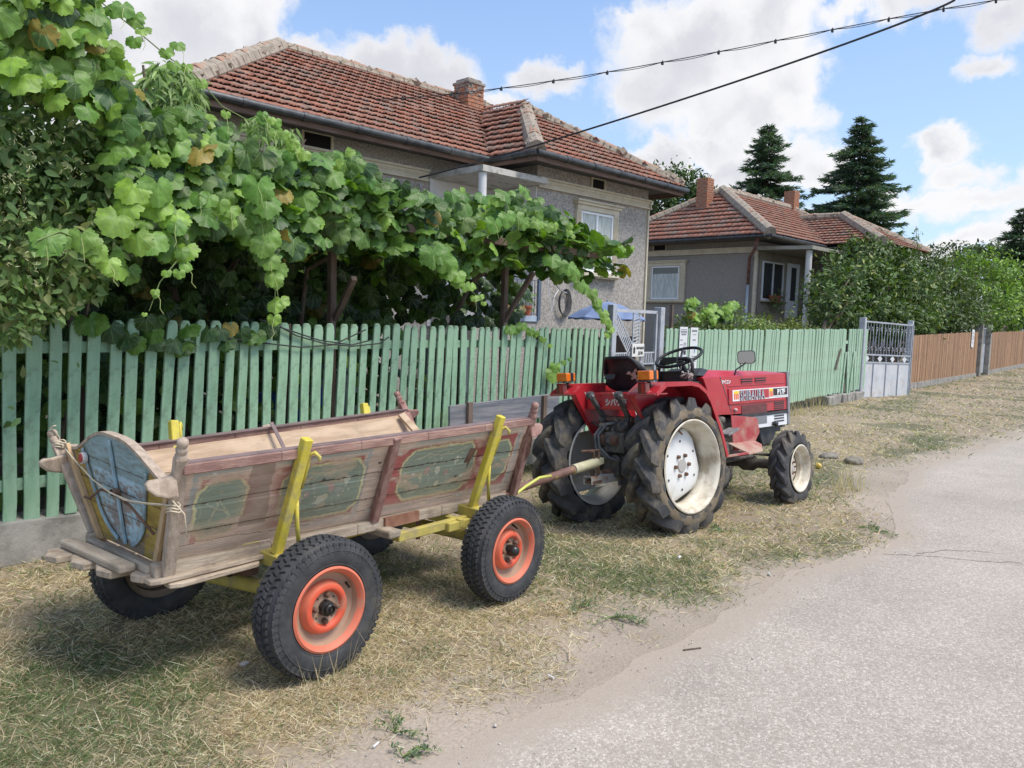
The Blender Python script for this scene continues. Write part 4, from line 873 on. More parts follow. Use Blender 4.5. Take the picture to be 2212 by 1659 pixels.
def gcols(n, young=.2, dark=0):
    base = np.array([.080, .160, .030])[None]*rng.uniform(.6, 1.45, (n, 1))*(1+rng.normal(0, .07, (n, 3)))
    mid = np.array([.125, .24, .038])[None]*rng.uniform(.7, 1.3, (n, 1)); yg = np.array([.205, .345, .045])[None]*rng.uniform(.8, 1.2, (n, 1)); blu = np.array([.052, .11, .038])[None]*rng.uniform(.6, 1.2, (n, 1))
    u = rng.random(n)[:, None]; c = np.where(u < young, yg, np.where(u < young+.28, mid, np.where(u < .86-dark, base, blu))); u2 = rng.random(n)[:, None]; c = np.where(u2 < .012, np.array([.34, .26, .06])[None], c); return np.clip(c, .01, .7)
vine = thing('grape_vine', 'large-leaved grape vine hanging over the green picket fence from its pergola', 'grape vine', (4.5, 6.2, 0))
VO = np.array([4.5, 6.2, 0])
main_poly = [(250, 150), (290, 230), (330, 262), (400, 235), (455, 262), (500, 295), (555, 330), (640, 322), (700, 335), (765, 338), (800, 365), (870, 400), (935, 416), (1000, 416), (1050, 428), (1110, 412), (1165, 412), (1195, 455), (1225, 480), (1250, 510), (1290, 545), (1285, 565), (1262, 570), (1250, 600), (1205, 605), (1180, 560), (1110, 560), (1060, 580), (1000, 590), (950, 570), (890, 545), (820, 525), (740, 530), (660, 535), (600, 550), (550, 535), (510, 485), (450, 500), (395, 540), (330, 540), (290, 480), (250, 420), (235, 330), (225, 250), (230, 200)]
yv = lambda a: float(np.interp(a, [0, 300, 700, 1300], [4.55, 4.75, 5.0, 5.15]))
p, px = fill(main_poly, 1050, lambda a: yv(a)+abs(rng.normal(0, .32)))
leaves('foliage', vine, p-VO, rng.uniform(.09, .20, len(p)), gcols(len(p), .12), FROMCAM, GT, GRAPE, droop=.9, jitter=.6)
up_poly = [(-30, -60), (225, -60), (240, 10), (215, 60), (245, 120), (260, 180), (270, 240), (230, 280), (150, 240), (60, 190), (-30, 150)]
p, px = fill(up_poly, 270, lambda a: 4.55+abs(rng.normal(0, .3)))
leaves('foliage', vine, p-VO, rng.uniform(.08, .175, len(p)), gcols(len(p), .42), FROMCAM*[1, 1, .2], GT, GRAPE, droop=.9, jitter=.7)
mid_poly = [(230, 430), (330, 380), (420, 470), (400, 560), (330, 560), (280, 620), (230, 560)]
p, px = fill(mid_poly, 16, lambda a: 4.55+abs(rng.normal(0, .1)))
leaves('foliage', vine, p-VO, rng.uniform(.13, .19, len(p)), gcols(len(p), .75), FROMCAM, GT, GRAPE, droop=.9, jitter=.4)
# hanging leaves under the pergola, in several depths, shade darkened into their colour
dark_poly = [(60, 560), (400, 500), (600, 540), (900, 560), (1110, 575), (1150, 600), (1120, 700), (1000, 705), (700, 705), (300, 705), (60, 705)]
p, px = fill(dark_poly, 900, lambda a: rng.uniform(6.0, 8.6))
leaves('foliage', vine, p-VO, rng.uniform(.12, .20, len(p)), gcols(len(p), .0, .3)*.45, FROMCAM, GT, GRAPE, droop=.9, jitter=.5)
# the leaf roof over the pergola
n = 4600; p = np.stack([rng.uniform(-1.8, 8.2, n), rng.uniform(5.0, 8.8, n), rng.normal(2.42, .13, n)], 1); p[:, 2] += .12*np.sin(p[:, 0]*2)
leaves('foliage', vine, p-VO, rng.uniform(.15, .23, n), gcols(n, .1), (0.1, -.3, 1), GT, GRAPE, droop=.3, jitter=.6)
# back curtain of leaves towards the yard, colour darkened to imitate the shade
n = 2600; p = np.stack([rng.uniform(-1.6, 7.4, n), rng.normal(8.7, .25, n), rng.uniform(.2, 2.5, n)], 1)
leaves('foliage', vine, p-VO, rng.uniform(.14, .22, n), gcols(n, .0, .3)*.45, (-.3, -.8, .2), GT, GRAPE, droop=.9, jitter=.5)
# leaves between and over the top of the pickets
p, px = fill([(170, 690), (300, 690), (420, 690), (590, 700), (590, 745), (420, 750), (340, 770), (210, 730)], 24, lambda a: 5.33)
leaves('foliage', vine, p-VO, rng.uniform(.11, .17, len(p)), gcols(len(p), .0, .3), FROMCAM, GT, GRAPE, droop=.9, jitter=.4)
n = 500; p = np.stack([rng.uniform(1.0, 6.0, n), rng.uniform(5.6, 7.0, n), rng.uniform(.15, 1.5, n)], 1)
leaves('foliage', vine, p-VO, rng.uniform(.10, .18, n), gcols(n, .05, .2), FROMCAM, GT, GRAPE, droop=.9, jitter=.5)
# hanging shoots: a stem with leaves getting smaller and paler
def shoot(pts, ydep, n, s0, s1, young=.75, jit=7, label=None):
    P = np.array([ony(a, b, ydep if not isinstance(ydep, (list, tuple)) else ydep[i]) for i, (a, b) in enumerate(pts)]); t = np.linspace(0, 1, n); seg = np.linspace(0, 1, len(P))
    Q = np.stack([np.interp(t, seg, P[:, k]) for k in range(3)], 1); Q[:, 0] += rng.normal(0, jit*.004, n); Q[:, 2] += rng.normal(0, jit*.003, n); Q[:, 1] += rng.normal(0, .02, n)-.02
    sz = s0+(s1-s0)*t; w = t[:, None]*.75; c = np.array([[.11, .235, .035]])*(1-w)+np.array([[.27, .41, .07]])*w; c = c*rng.uniform(.85, 1.15, (n, 1))
    m_ = MB(); m_.tube([Vector(q-VO) for q in P], [.004]*(len(P)-1)+[.0015], 5); st = m_.build('hanging_shoot', GSTEM, vine)
    leaves('foliage', st, Q-VO, sz, c, FROMCAM, GT, GRAPE, droop=1.0, jitter=.28)
    m_ = MB()
    for q in Q[::3]:
        a = Vector(q-VO); k = rng.uniform(-1, 1); m_.tube([a, a+Vector((.03*k, -.02, -.05)), a+Vector((.02*k, -.03, -.10)), a+Vector((.05*k, -.03, -.13))], .0016, 4, False)
    m_.build('tendril', mat('pale_tendril', (.40, .46, .16), rough=.6), st)
shoot([(545, 400), (560, 480), (580, 560), (595, 620), (592, 690)], 4.72, 13, .20, .09)
shoot([(375, 490), (385, 560), (345, 610), (322, 672)], 4.55, 9, .10, .03)
shoot([(940, 540), (965, 580), (1010, 620), (1045, 655)], 4.85, 12, .22, .05)
shoot([(1070, 480), (1130, 470), (1190, 490), (1235, 505)], 4.95, 14, .17, .07)
shoot([(1195, 560), (1240, 600), (1285, 645), (1310, 680), (1318, 725)], 5.0, 14, .19, .09)
shoot([(1225, 500), (1280, 530), (1330, 535), (1362, 540)], 5.1, 8, .15, .07)
shoot([(200, -10), (300, 70), (365, 125), (420, 160), (480, 230), (620, 215+90)], 4.7, 12, .10, .05, jit=9)
shoot([(1100, 705), (1130, 710), (1165, 725), (1185, 745)], 5.36, 8, .13, .06)
shoot([(1230, 775), (1205, 785), (1190, 800), (1185, 815)], 5.3, 6, .05, .17)
shoot([(560, 240), (590, 270), (620, 300), (650, 330)], 4.9, 9, .07, .10)
shoot([(430, 420), (470, 440), (490, 465), (500, 480)], 4.65, 6, .12, .08)
shoot([(80, 520), (130, 500), (200, 530), (215, 560)], 4.5, 7, .16, .12)
shoot([(260, 20), (290, 40), (300, 60), (310, 90)], 4.6, 5, .11, .06)
# woody trunks
m_ = MB()
for (x, y) in ((2.2, 6.0), (4.4, 6.3), (6.4, 6.1)):
    pts = [(x, y, 0)]+[(x+random.uniform(-.12, .12), y+random.uniform(-.12, .12), z) for z in (.5, 1.0, 1.5, 2.0)]+[(x+.5, y-.3, 2.35), (x+1.4, y-.6, 2.45)]; m_.tube([Vector(q)-Vector(VO) for q in pts], [.035, .03, .028, .025, .022, .018, .012], 7)
for k in range(0):
    x = random.uniform(.5, 7.6); m_.tube([Vector((x, random.uniform(5, 6.5), 2.4))-Vector(VO), Vector((x+random.uniform(-.6, .6), random.uniform(4.9, 5.2), 2.25))-Vector(VO), Vector((x+random.uniform(-.6, .6), 4.95, 1.95))-Vector(VO)], .006, 5)
m_.build('stem', BARK, vine)
# pergola of rough poles
pg = thing('pergola', 'rough dark timber pergola standing behind the green fence, carrying the grape vine', 'pergola', (1.2, 5.6, 0)); PO = Vector((1.2, 5.6, 0))
POLE = mat('dark_pole', (.11, .075, .055), (.18, .13, .10), scale=10, rough=.9, bump=.5, stretch=(1, 1, .4))
a_ = ony(716, 700, 5.75); b_ = ony(1085, 700, 5.6)
for x, y in ((1.3, 5.7), (a_[0], 5.75), (b_[0]+.02, 5.6), (1.3, 8.6), (a_[0], 8.6), (b_[0], 8.6)):
    m_ = MB(); m_.box(Vector((x, y, 1.18))-PO, (.065, .06, 2.36)); m_.build('post', POLE, pg, bevel=.005)
for (p0, p1) in (((a_[0]+.02, 5.72, 1.55), tuple(ony(765, 600, 5.3))), ((b_[0]+.02, 5.6, 1.55), tuple(ony(1152, 588, 5.2))), ((1.35, 5.7, 1.5), (1.7, 5.2, 2.3))):
    m_ = MB(); m_.bar(Vector(p0)-PO, Vector(p1)-PO, .05, .05); m_.build('brace', POLE, pg, bevel=.005)
for y in (5.2, 5.75, 7.0, 8.6):
    m_ = MB(); m_.bar(Vector((.6, y, 2.36))-PO, Vector((7.7, y, 2.36))-PO, .06, .07); m_.build('rafter', POLE, pg)

# ---- leafy bush at the left
bush = thing('flowering_shrub', 'tall shrub of small pointed leaves with cream flower tufts at the left edge', 'shrub', (1.2, 5.7, 0)); BO = np.array([1.2, 5.7, 0])
def scol(n, a, b, c=None, wc=.1):
    u = rng.random((n, 1)); r_ = np.array([a])*(1-u)+np.array([b])*u
    if c is not None: r_ = np.where(rng.random((n, 1)) < wc, np.array([c]), r_)
    return r_*rng.uniform(.7, 1.3, (n, 1))
bp_ = [(-40, -20), (60, 60), (160, 170), (230, 300), (265, 400), (280, 500), (250, 590), (220, 640), (140, 680), (100, 700), (50, 735), (-40, 760)]
p, px = fill(bp_, 5200, lambda a: 4.78+abs(rng.normal(0, .5)))
p2_ = np.stack([rng.uniform(-1.2, 2.0, 1600), rng.uniform(5.2, 7, 1600), rng.uniform(.3, 3.6, 1600)], 1); p = np.vstack([p, p2_])
cc_ = scol(len(p), (.11, .20, .06), (.22, .32, .11), (.36, .40, .18), .08)
low = (p[:, 2] < 2.2) & (p[:, 0] < 2.0) & (rng.random(len(p)) < .3); cc_[low] = cc_[low]*.6+np.array([.28, .24, .11])*.4
leaves('foliage', bush, p-BO, rng.uniform(.04, .10, len(p)), cc_, FROMCAM, [OV], SMALL, droop=.45, jitter=1.0)
p, px = fill([(-20, 250), (80, 280), (200, 330), (150, 430), (60, 420), (130, 620), (60, 640), (-20, 500)], 60, lambda a: 4.68)
pp = np.repeat(p, 5, 0)+rng.normal(0, .018, (len(p)*5, 3)); n = len(pp)
V, Fa, cl, uv = scatter(LAN[0], LAN[1], pp-BO, rvec(n)+[0, 0, .6], rvec(n), rng.uniform(.018, .032, n), np.array([[.55, .55, .32]])*rng.uniform(.8, 1.1, (n, 1))); npmesh('flower_tufts', V, Fa, SMALL, bush, col=cl, luv=uv)
m_ = MB()
for k in range(14):
    x, y = random.uniform(.2, 1.9), random.uniform(5.6, 6.3); m_.tube([Vector((x, y, 0))-Vector(BO), Vector((x+random.uniform(-.3, .2), y-.2, 1.2))-Vector(BO), Vector((x+random.uniform(-.5, .4), y-.4, 2.4))-Vector(BO)], [.018, .012, .005], 5)
m_.build('stem', BARK, bush)

# ---- peach tree with narrow leaves behind the vine
pt = thing('peach_tree', 'peach tree with long narrow curling leaves in front of the near house roof', 'tree', (3.6, 6.9, 0)); TO = np.array([3.6, 6.9, 0])
for poly, n in (([(290, 190), (330, 130), (380, 140), (420, 150), (440, 200), (445, 260), (400, 320), (330, 330), (280, 280)], 1500), ([(520, 255), (560, 240), (600, 262), (590, 300), (530, 300)], 120), ([(590, 285), (640, 275), (655, 340), (600, 350)], 160)):
    p, px = fill(poly, n, lambda a: 6.6+abs(rng.normal(0, .4)))
    leaves('foliage', pt, p-TO, rng.uniform(.11, .17, len(p)), scol(len(p), (.10, .18, .05), (.24, .34, .09)), FROMCAM, [LAN], SMALL, droop=.8, jitter=.8)
m_ = MB(); m_.tube([(0, 0, 0), (-.05, 0, 1.2), (-.3, -.1, 2.2), (-.5, -.2, 3.6)], [.06, .05, .035, .01], 7); m_.tube([(-.05, 0, 1.2), (.6, -.1, 2.4), (1.1, -.2, 3.3)], [.04, .025, .006], 6); m_.build('trunk', BARK, pt)

# ---- bushes and trees further off
def blob_tree(name, label, cat, base, pieces, n, lsz, ca, cb, cc=None, wc=.08, trunk=None, group=None, tm=OV, droop=.4, grp=None):
    """crown made of leaf clusters spread through several lumps; pieces: (cx,cy,cz, rx,ry,rz) in world"""
    base = np.array(base, float); t = thing(name, label, cat, tuple(base), group=group); P = []; vol = np.array([q[3]*q[4]*q[5] for q in pieces])**.67; vol /= vol.sum(); OW = []
    for q, w in zip(pieces, vol):
        k = int(n*w); nc = max(6, k//26); d = rvec(nc); rad = rng.uniform(.55, 1.12, nc)**.6
        cen = np.array(q[:3])[None]+d*np.array(q[3:])[None]*rad[:, None]; idx = rng.integers(0, nc, k)
        P.append(cen[idx]+rng.normal(0, 1, (k, 3))*np.array(q[3:])[None]*.13); OW.append(d[idx])
    P = np.vstack(P); OW = np.vstack(OW); OW[:, 2] += .35; m_ok = P[:, 2] > .05; P, OW = P[m_ok], OW[m_ok]; k = len(P); cl = fbm(P[:, 0]*1.7+P[:, 1], P[:, 2]*1.7, 3)
    c = scol(k, ca, cb, cc, wc)*(.65+.7*cl)[:, None]
    leaves('crown', t, P-base, rng.uniform(.7, 1.3, k)*lsz, c, OW, [tm], SMALL, droop=droop, jitter=.7)
    m_ = MB(); r = random.Random(int(abs(base[0]*10)))
    for q in pieces:
        a = Vector((0, 0, 0)); b = Vector(np.array(q[:3])-base); mid = Vector((b.x*.3+r.uniform(-.1, .1), b.y*.3, b.z*.55)); rr = trunk or .05
        m_.tube([a, mid, b, b+Vector((r.uniform(-.2, .2)*q[3], 0, q[5]*.7))], [rr, rr*.7, rr*.35, rr*.1], 6)
    for k2 in range(16):
        q = r.choice(pieces); b = Vector(np.array(q[:3])-base); e = b+Vector((r.uniform(-1, 1)*q[3], r.uniform(-1, 1)*q[4], r.uniform(-.3, 1)*q[5]))*.9; m_.tube([b*.7, (b+e)/2, e], [(trunk or .05)*.3, .012, .005], 5)
    m_.build('trunk', BARK, t); return t
def PXd(x, y, Y): return ony(x, y, Y)
def lump(px_, py_, Y, rx, rz, ry=None): c = ony(px_, py_, Y); return (c[0], c[1], c[2], rx, ry or rx, rz)
# big mixed bush behind the double gate
blob_tree('tall_bush', 'big rounded dark bush behind the double gate, hiding the far house porch', 'bush', (20.5, 7.2, 0),
    [lump(1845, 640, 7.4, 1.35, 1.0), lump(1870, 575, 7.6, 1.2, .8), lump(1925, 620, 7.2, 1.3, 1.0), lump(1815, 670, 7.2, .7, .7), lump(1960, 660, 7.0, 1.2, .9), lump(1900, 690, 7.0, 1.6, .6), lump(1865, 560, 7.8, .7, .7)], 17000, .15, (.045, .085, .025), (.12, .19, .05), (.30, .33, .11), .08, tm=OV)
blob_tree('tall_bush', 'second dark bush with bare twigs left of the concrete pillars', 'bush', (27.5, 7.0, 0),
    [lump(2010, 640, 7.0, 1.3, 1.2), lump(2050, 655, 6.9, 1.2, 1.0), lump(2035, 690, 6.7, 1.4, .7), lump(1990, 600, 7.2, .9, .9)], 9000, .15, (.045, .075, .028), (.11, .165, .045), (.2, .2, .1), .05)
blob_tree('grape_arbour', 'bright green grape arbour rising above the brown fence at right', 'grape vine', (33, 7.0, 0),
    [lump(2105, 615, 6.8, 1.7, 1.3), lump(2150, 625, 6.6, 1.7, 1.3), lump(2120, 585, 7.0, 1.6, .9), lump(2165, 660, 6.4, 1.3, 1.1), lump(2085, 660, 6.5, 1.0, 1.0), lump(2135, 680, 6.3, 1.4, .8)], 6000, .19, (.075, .13, .035), (.20, .33, .06), (.30, .45, .08), .15)
blob_tree('broadleaf_tree', 'leafy tree behind the brown fence at the right edge', 'tree', (46, 7.5, 0),
    [lump(2200, 640, 7.5, 3.0, 2.6), lump(2215, 600, 8, 3.0, 2.0), lump(2190, 690, 6.8, 2.4, 1.5)], 4000, .28, (.05, .08, .03), (.12, .17, .05), None, .05, trunk=.12)
for i, (x, y, Y, rx, rz, n, lb) in enumerate(((1490, 690, 6.8, .55, .35, 900, 'low bush behind the pale green fence just right of the small gate'), (1545, 680, 7.0, .75, .55, 1400, 'dark bush under the blank side wall of the far house'), (1610, 695, 7.0, .8, .4, 1400, 'trimmed bush below the rusty downpipe of the far house'), (1680, 690, 7.2, .85, .42, 1400, 'yellowish bush below the porch window of the far house'), (1735, 705, 7.0, .7, .35, 1000, 'low pale bush below the far porch post'))):
    c = ony(x, y, Y); blob_tree('garden_bush', lb, 'bush', (c[0], Y, 0), [(c[0], Y, c[2]-.25, rx, .6, rz), (c[0]+rx*.5, Y-.1, c[2]-.45, rx*.7, .5, rz*.9), (c[0]-rx*.5, Y, c[2]-.5, rx*.7, .5, rz*.9)], n*2, .075, (.07, .11, .03), (.17, .24, .06) if i != 3 else (.27, .30, .08), (.3, .34, .1), .1, trunk=.02, group='garden bushes behind the pale green fence')
# climbing grape shoots over the bushes
c = ony(1520, 670, 6.7)
t = thing('young_grape_plant', 'bright young grape plant arching up behind the pale green fence', 'grape vine', (c[0], 6.7, 0)); T0 = np.array([c[0], 6.7, 0]); pts = []
for poly in ([(1500, 680), (1490, 665), (1502, 650)], [(1505, 690), (1530, 672), (1560, 672), (1580, 690)], [(1560, 690), (1575, 668), (1590, 655)], [(1540, 690), (1550, 675), (1545, 665)]):
    for k in range(len(poly)-1):
        for s in np.linspace(0, 1, 12): pts.append(ony(poly[k][0]*(1-s)+poly[k+1][0]*s+rng.normal(0, 3), poly[k][1]*(1-s)+poly[k+1][1]*s+rng.normal(0, 3), 6.6+rng.normal(0, .1)))
p = np.array(pts); leaves('foliage', t, p-T0, rng.uniform(.10, .2, len(p)), gcols(len(p), .5), FROMCAM, GT, GRAPE, jitter=.5)
m_ = MB(); m_.tube([(0, 0, 0), (.1, 0, .8), (.3, 0, 1.7)], [.012, .01, .005], 5); m_.build('stem', BARK, t)
# sprigs of light shrub rising above the roof line at right
for i, (x0, y0, x1, y1, Y, lb) in enumerate(((1885, 600, 1872, 520, 7.6, 'thin upright leafy shoot above the big bush, left of its pair'), (1990, 560, 1985, 492, 7.3, 'tall pale leafy shoot above the dark bush'), (2040, 600, 2042, 535, 7.2, 'short arching leafy shoot left of the grape arbour'), (1935, 560, 1925, 505, 7.5, 'thin leafy shoot in front of the far conifer'))):
    a = ony(x0, y0+60, Y); b = ony(x1, y1, Y); t = thing('leafy_shoot', lb, 'shrub', (a[0], Y, 0), group='leafy shoots above the bushes'); T0 = np.array([a[0], Y, 0]); P = []
    m_ = MB()
    for k in range(5):
        e = b+np.array([rng.normal(0, .35), 0, -abs(rng.normal(0, .35))*(k > 0)]); m_.tube([(0, 0, .0), Vector(a-T0), Vector((a+e)/2-T0)+Vector((rng.normal(0, .05), 0, 0)), Vector(e-T0)], [.02, .012, .008, .003], 5)
        for s in rng.uniform(.1, 1, 34): P.append(a*(1-s)+e*s+rng.normal(0, .06, 3))
    m_.build('stem', BARK, t); P = np.array(P); leaves('foliage', t, P-T0, rng.uniform(.07, .13, len(P)), scol(len(P), (.10, .15, .05), (.20, .27, .08)), FROMCAM, [OV], SMALL, jitter=.9)
# green tree behind the near house
blob_tree('broadleaf_tree', 'green broadleaf tree behind, between the two houses', 'tree', (33, 22, 0), [(*(CP+ray(1430, 420)*38), 1.5, 1.5, 1.5), (*(CP+ray(1475, 400)*38), 1.1, 1.2, .9), (*(CP+ray(1415, 455)*38), 1.4, 1.4, 1.2), (*(CP+ray(1500, 440)*38), 1.2, 1.2, 1.0)], 5500, .22, (.035, .07, .022), (.10, .17, .045), None, trunk=.15)
blob_tree('broadleaf_tree', 'mid-distance tree showing over the distant red roof', 'tree', (52, 13, 0), [(*(CP+ray(2060, 555)*55), 2.0, 2, 1.0), (*(CP+ray(2110, 560)*55), 2.2, 2, 1.0), (*(CP+ray(2150, 560)*55), 2.4, 2, 1.2)], 2500, .3, (.045, .075, .03), (.11, .15, .05), None, trunk=.15)

def conifer(name, label, px_, ptop, dist, hgt, R0, seed, zlow=1.0, dens=1.0):
    r = np.random.default_rng(seed); top = CP+ray(px_, ptop)*dist; bx, by = top[0], top[1]; H = top[2]; t = thing(name, label, 'conifer', (bx, by, 0))
    m_ = MB(); m_.tube([(0, 0, 0), (.05, 0, H*.5), (0, 0, H)], [.22, .13, .015], 8); m_.build('trunk', BARK, t)
    tv = np.array([[-.5, 0, 0], [.5, 0, 0], [.0, 1, -.12]]); tf = np.array([(0, 1, 2)]); P, T, S, N_ = [], [], [], []; mb = MB(); z = H-.15; lev = 0
    while z > zlow:
        f_ = (H-z)/(H-zlow); rad = R0*(f_**.66)*r.uniform(.78, 1.14)+.08; nb = int(6+8*f_)
        for b in range(nb):
            a = r.uniform(0, 6.283); L_ = rad*r.uniform(.50, 1.2); k = max(4, int(L_/.055*dens)); s = np.linspace(.12, 1, k); rise = .12*L_*s-.52*L_*s**2+ .34*L_*s**4
            zz = z+rise+r.normal(0, .05); bx_ = np.cos(a)*L_*s; by_ = np.sin(a)*L_*s
            mb.tube([(0, 0, z), (bx_[k//2], by_[k//2], zz[k//2]), (bx_[-1], by_[-1], zz[-1])], [.03, .018, .006], 4, False)
            for side in (-1, 0, 1):
                for rep in range(2):
                    q = k; w = (1-s*.55)*.30*min(1, L_)+.06; off = side*w*r.uniform(.3, 1, q)
                    px = bx_-np.sin(a)*off+r.normal(0, .03, q); py = by_+np.cos(a)*off+r.normal(0, .03, q); pz = zz-np.abs(off)*.25+r.normal(0, .035, q)
                    P.append(np.stack([px, py, pz], 1)); dr = np.stack([np.cos(a)*np.ones(q)-np.sin(a)*side*.9, np.sin(a)*np.ones(q)+np.cos(a)*side*.9, r.normal(.02, .35, q)], 1)+r.normal(0, .25, (q, 3)); T.append(dr); S.append(r.uniform(.16, .30, q)); N_.append(r.normal(0, 1, (q, 3))+[0, 0, .8])
        z -= r.uniform(.16, .27)*(1+.3*f_); lev += 1
    P = np.vstack(P); T = np.vstack(T); S = np.concatenate(S); N_ = np.vstack(N_); n = len(P)
    tv[:, 0] *= .30
    c = np.array([[.075, .12, .075]])*r.uniform(.5, 1.6, (n, 1))*(1+.15*r.normal(size=(n, 3))); rr_ = np.hypot(P[:, 0], P[:, 1])/(R0+.1); c = c*(1+.9*np.clip(rr_, 0, 1)[:, None]*r.random((n, 1))); c = np.clip(c, .01, .25)
    V, Fa, cl, uv = scatter(tv, tf, P, T, N_, S, c); npmesh('crown', V, Fa, SMALL, t, col=cl, luv=uv); mb.build('branches', BARK, t)
conifer('spruce', 'dark spruce with a ragged crown above the left brick chimney of the far house', 1662, 268, 40, 0, 3.05, 3, zlow=4.0)
conifer('spruce', 'tallest dark spruce, right of the second brick chimney of the far house', 1864, 252, 38, 0, 3.1, 4, zlow=3.0)
conifer('spruce', 'cut-off spruce at the right edge of the view', 2212, 448, 46, 0, 2.2, 12, zlow=2.0)
# ---------------------------------------------------------------- wheels
RUBBER = mat('worn_rubber', (.032, .033, .036), (.058, .058, .061), scale=12, rough=.72, bump=.25, bscale=40, dirt=(.13, .11, .08), dscale=5, damt=.30)
RUBBERT = mat('dusty_tractor_rubber', (.036, .036, .039), (.07, .067, .066), scale=9, rough=.8, bump=.3, bscale=30, dirt=(.20, .165, .115), dscale=5, damt=.55)
SIDEW = mat('muddy_sidewall', (.14, .11, .07), (.22, .175, .12), scale=7, rough=.9, bump=.3, dirt=(.05, .045, .04), dscale=6, damt=.5)
ORANGE = mat('orange_rim_paint', (1, 1, 1), (.86, .84, .82), scale=9, rough=.6, dirt=(.40, .27, .19), dscale=9, damt=.42, attr=True)
DUSTYRIM = mat('dusty_bare_rim', (.20, .15, .11), (.27, .21, .16), scale=5, rough=.9)
CREAMRIM = mat('cream_rim_paint', (.62, .56, .44), (.70, .65, .54), scale=4, rough=.5, dirt=(.33, .26, .17), dscale=5, damt=.62)
WHITERIM = mat('white_wheel_disc', (.70, .70, .67), (.76, .76, .74), scale=4, rough=.5, dirt=(.50, .45, .36), dscale=4, damt=.38)
GREYRIM = mat('greyish_inner_rim', (.48, .47, .43), (.56, .55, .51), scale=4, rough=.6, dirt=(.30, .24, .17), dscale=4, damt=.5)
GREASE = mat('black_grease', (.02, .018, .016), rough=.35); RUSTY = mat('rusty_steel', (.11, .06, .04), (.19, .11, .075), scale=14, rough=.9, bump=.3)
def torus_prof(R, rr, w, side=1, k=1.0):
    # tyre cross section from the outer bead over the tread to the inner bead (radius, along)
    sw = R-rr; P = [(rr, -w*.36), (rr+sw*.06, -w*.43), (rr+sw*.3, -w*.52), (rr+sw*.6, -w*.53), (rr+sw*.82, -w*.50), (R-sw*.06, -w*.45), (R, -w*.34), (R+.004, 0), (R, w*.34), (R-sw*.06, w*.45), (rr+sw*.82, w*.50), (rr+sw*.6, w*.53), (rr+sw*.3, w*.52), (rr+sw*.06, w*.43), (rr, w*.36)]
    return P
def car_wheel(parent, x, y, z, R, rr, w, side, cap, steer=0, rimmat=None, spin=.3, seed=1):
    """side=-1: outer face looks towards -y"""
    wh = bpy.data.objects.new('wheel', None); C.objects.link(wh); wh.parent = parent; wh.location = (x, y, z); wh.rotation_euler = (0, spin, steer)
    m_ = MB(); m_.lathe(torus_prof(R-.009, rr, w), axis='y', n=64)
    r = random.Random(seed); n = 56
    for i in range(n):   # zig-zag tread blocks, five rows
        for j, yy in enumerate((-.43, -.24, 0, .24, .43)):
            a = 2*math.pi*(i+.5*(j % 2))/n; rb = R-.009-(.012 if abs(yy) > .4 else (.0 if yy else -.003)); t_ = (.62 if abs(yy) > .4 else .74)*2*math.pi*R/n; sk = (.35 if j % 2 else -.35)
            c, s = math.cos(a), math.sin(a); e = Vector((c, 0, s)); tn = Vector((-s, 0, c)); wy = Vector((0, 1, 0)); wd_ = w*(.16 if abs(yy) > .4 else .19)
            o_ = e*rb+wy*w*yy; h = e*.010; A = (tn*t_/2); B = wy*wd_/2; Sx = tn*sk*wd_/2
            if abs(yy) > .4: h = e*.008+wy*(.002*math.copysign(1, yy))
            m_.hexa([o_-A-B-Sx, o_+A-B-Sx, o_+A+B+Sx, o_-A+B+Sx, o_-A*.85-B*.85-Sx+h, o_+A*.85-B*.85-Sx+h, o_+A*.85+B*.85+Sx+h, o_-A*.85+B*.85+Sx+h])
        a = 2*math.pi*i/n; c, s = math.cos(a), math.sin(a); e = Vector((c, 0, s)); tn = Vector((-s, 0, c))  # shoulder ribs
        for sg in (-1, 1):
            o_ = e*(R-.035)+Vector((0, sg*w*.5, 0)); m_.hexa([o_-tn*.009-e*.02, o_+tn*.009-e*.02, o_+tn*.009+e*.02-Vector((0, sg*.006, 0)), o_-tn*.009+e*.02-Vector((0, sg*.006, 0))]+[q+Vector((0, sg*.006, 0)) for q in (o_-tn*.008-e*.02, o_+tn*.008-e*.02, o_+tn*.008+e*.018-Vector((0, sg*.006, 0)), o_-tn*.008+e*.018-Vector((0, sg*.006, 0)))])
    m_.lathe([(rr+(R-rr)*.62, side*w*.535), (rr+(R-rr)*.64, side*w*.545), (rr+(R-rr)*.67, side*w*.535)], axis='y', n=64)
    m_.lathe([(rr+(R-rr)*.12, side*w*.47), (rr+(R-rr)*.15, side*w*.49), (rr+(R-rr)*.19, side*w*.485)], axis='y', n=64)
    ty = m_.build('tyre', RUBBER, wh, smooth=True, auto=35)
    m_ = MB(); s = side; q = w*.5
    prof = [(rr+.006, s*(q-.012)), (rr+.012, s*(q-.002)), (rr+.002, s*(q+.003)), (rr-.010, s*(q-.006)), (rr-.018, s*(q-.022)), (rr-.024, s*(q-.05)), (rr-.045, s*(q-.058)), (rr-.058, s*(q-.062)), (rr-.066, s*(q-.040)), (rr-.074, s*(q-.026)), (rr-.088, s*(q-.020)), (rr-.100, s*(q-.026)), (rr-.108, s*(q-.040)), (rr-.118, s*(q-.046)), (.034, s*(q-.044)), (0, s*(q-.044))]
    OR, DU, LT = (.66, .10, .045), (.40, .26, .18), (.66, .17, .095)
    for (i0, i1, cc_) in ((0, 4, LT), (4, 7, DU), (7, 9, LT), (9, 12, OR), (12, 15, DU)): m_.cc = cc_; m_.lathe(prof[i0:i1+1], axis='y', n=56)
    m_.cc = DU; m_.lathe([(rr-.02, s*(q-.05)), (rr-.02, -s*q*.7), (rr+.006, -s*q*.9), (rr+.01, -s*q)], axis='y', n=48)
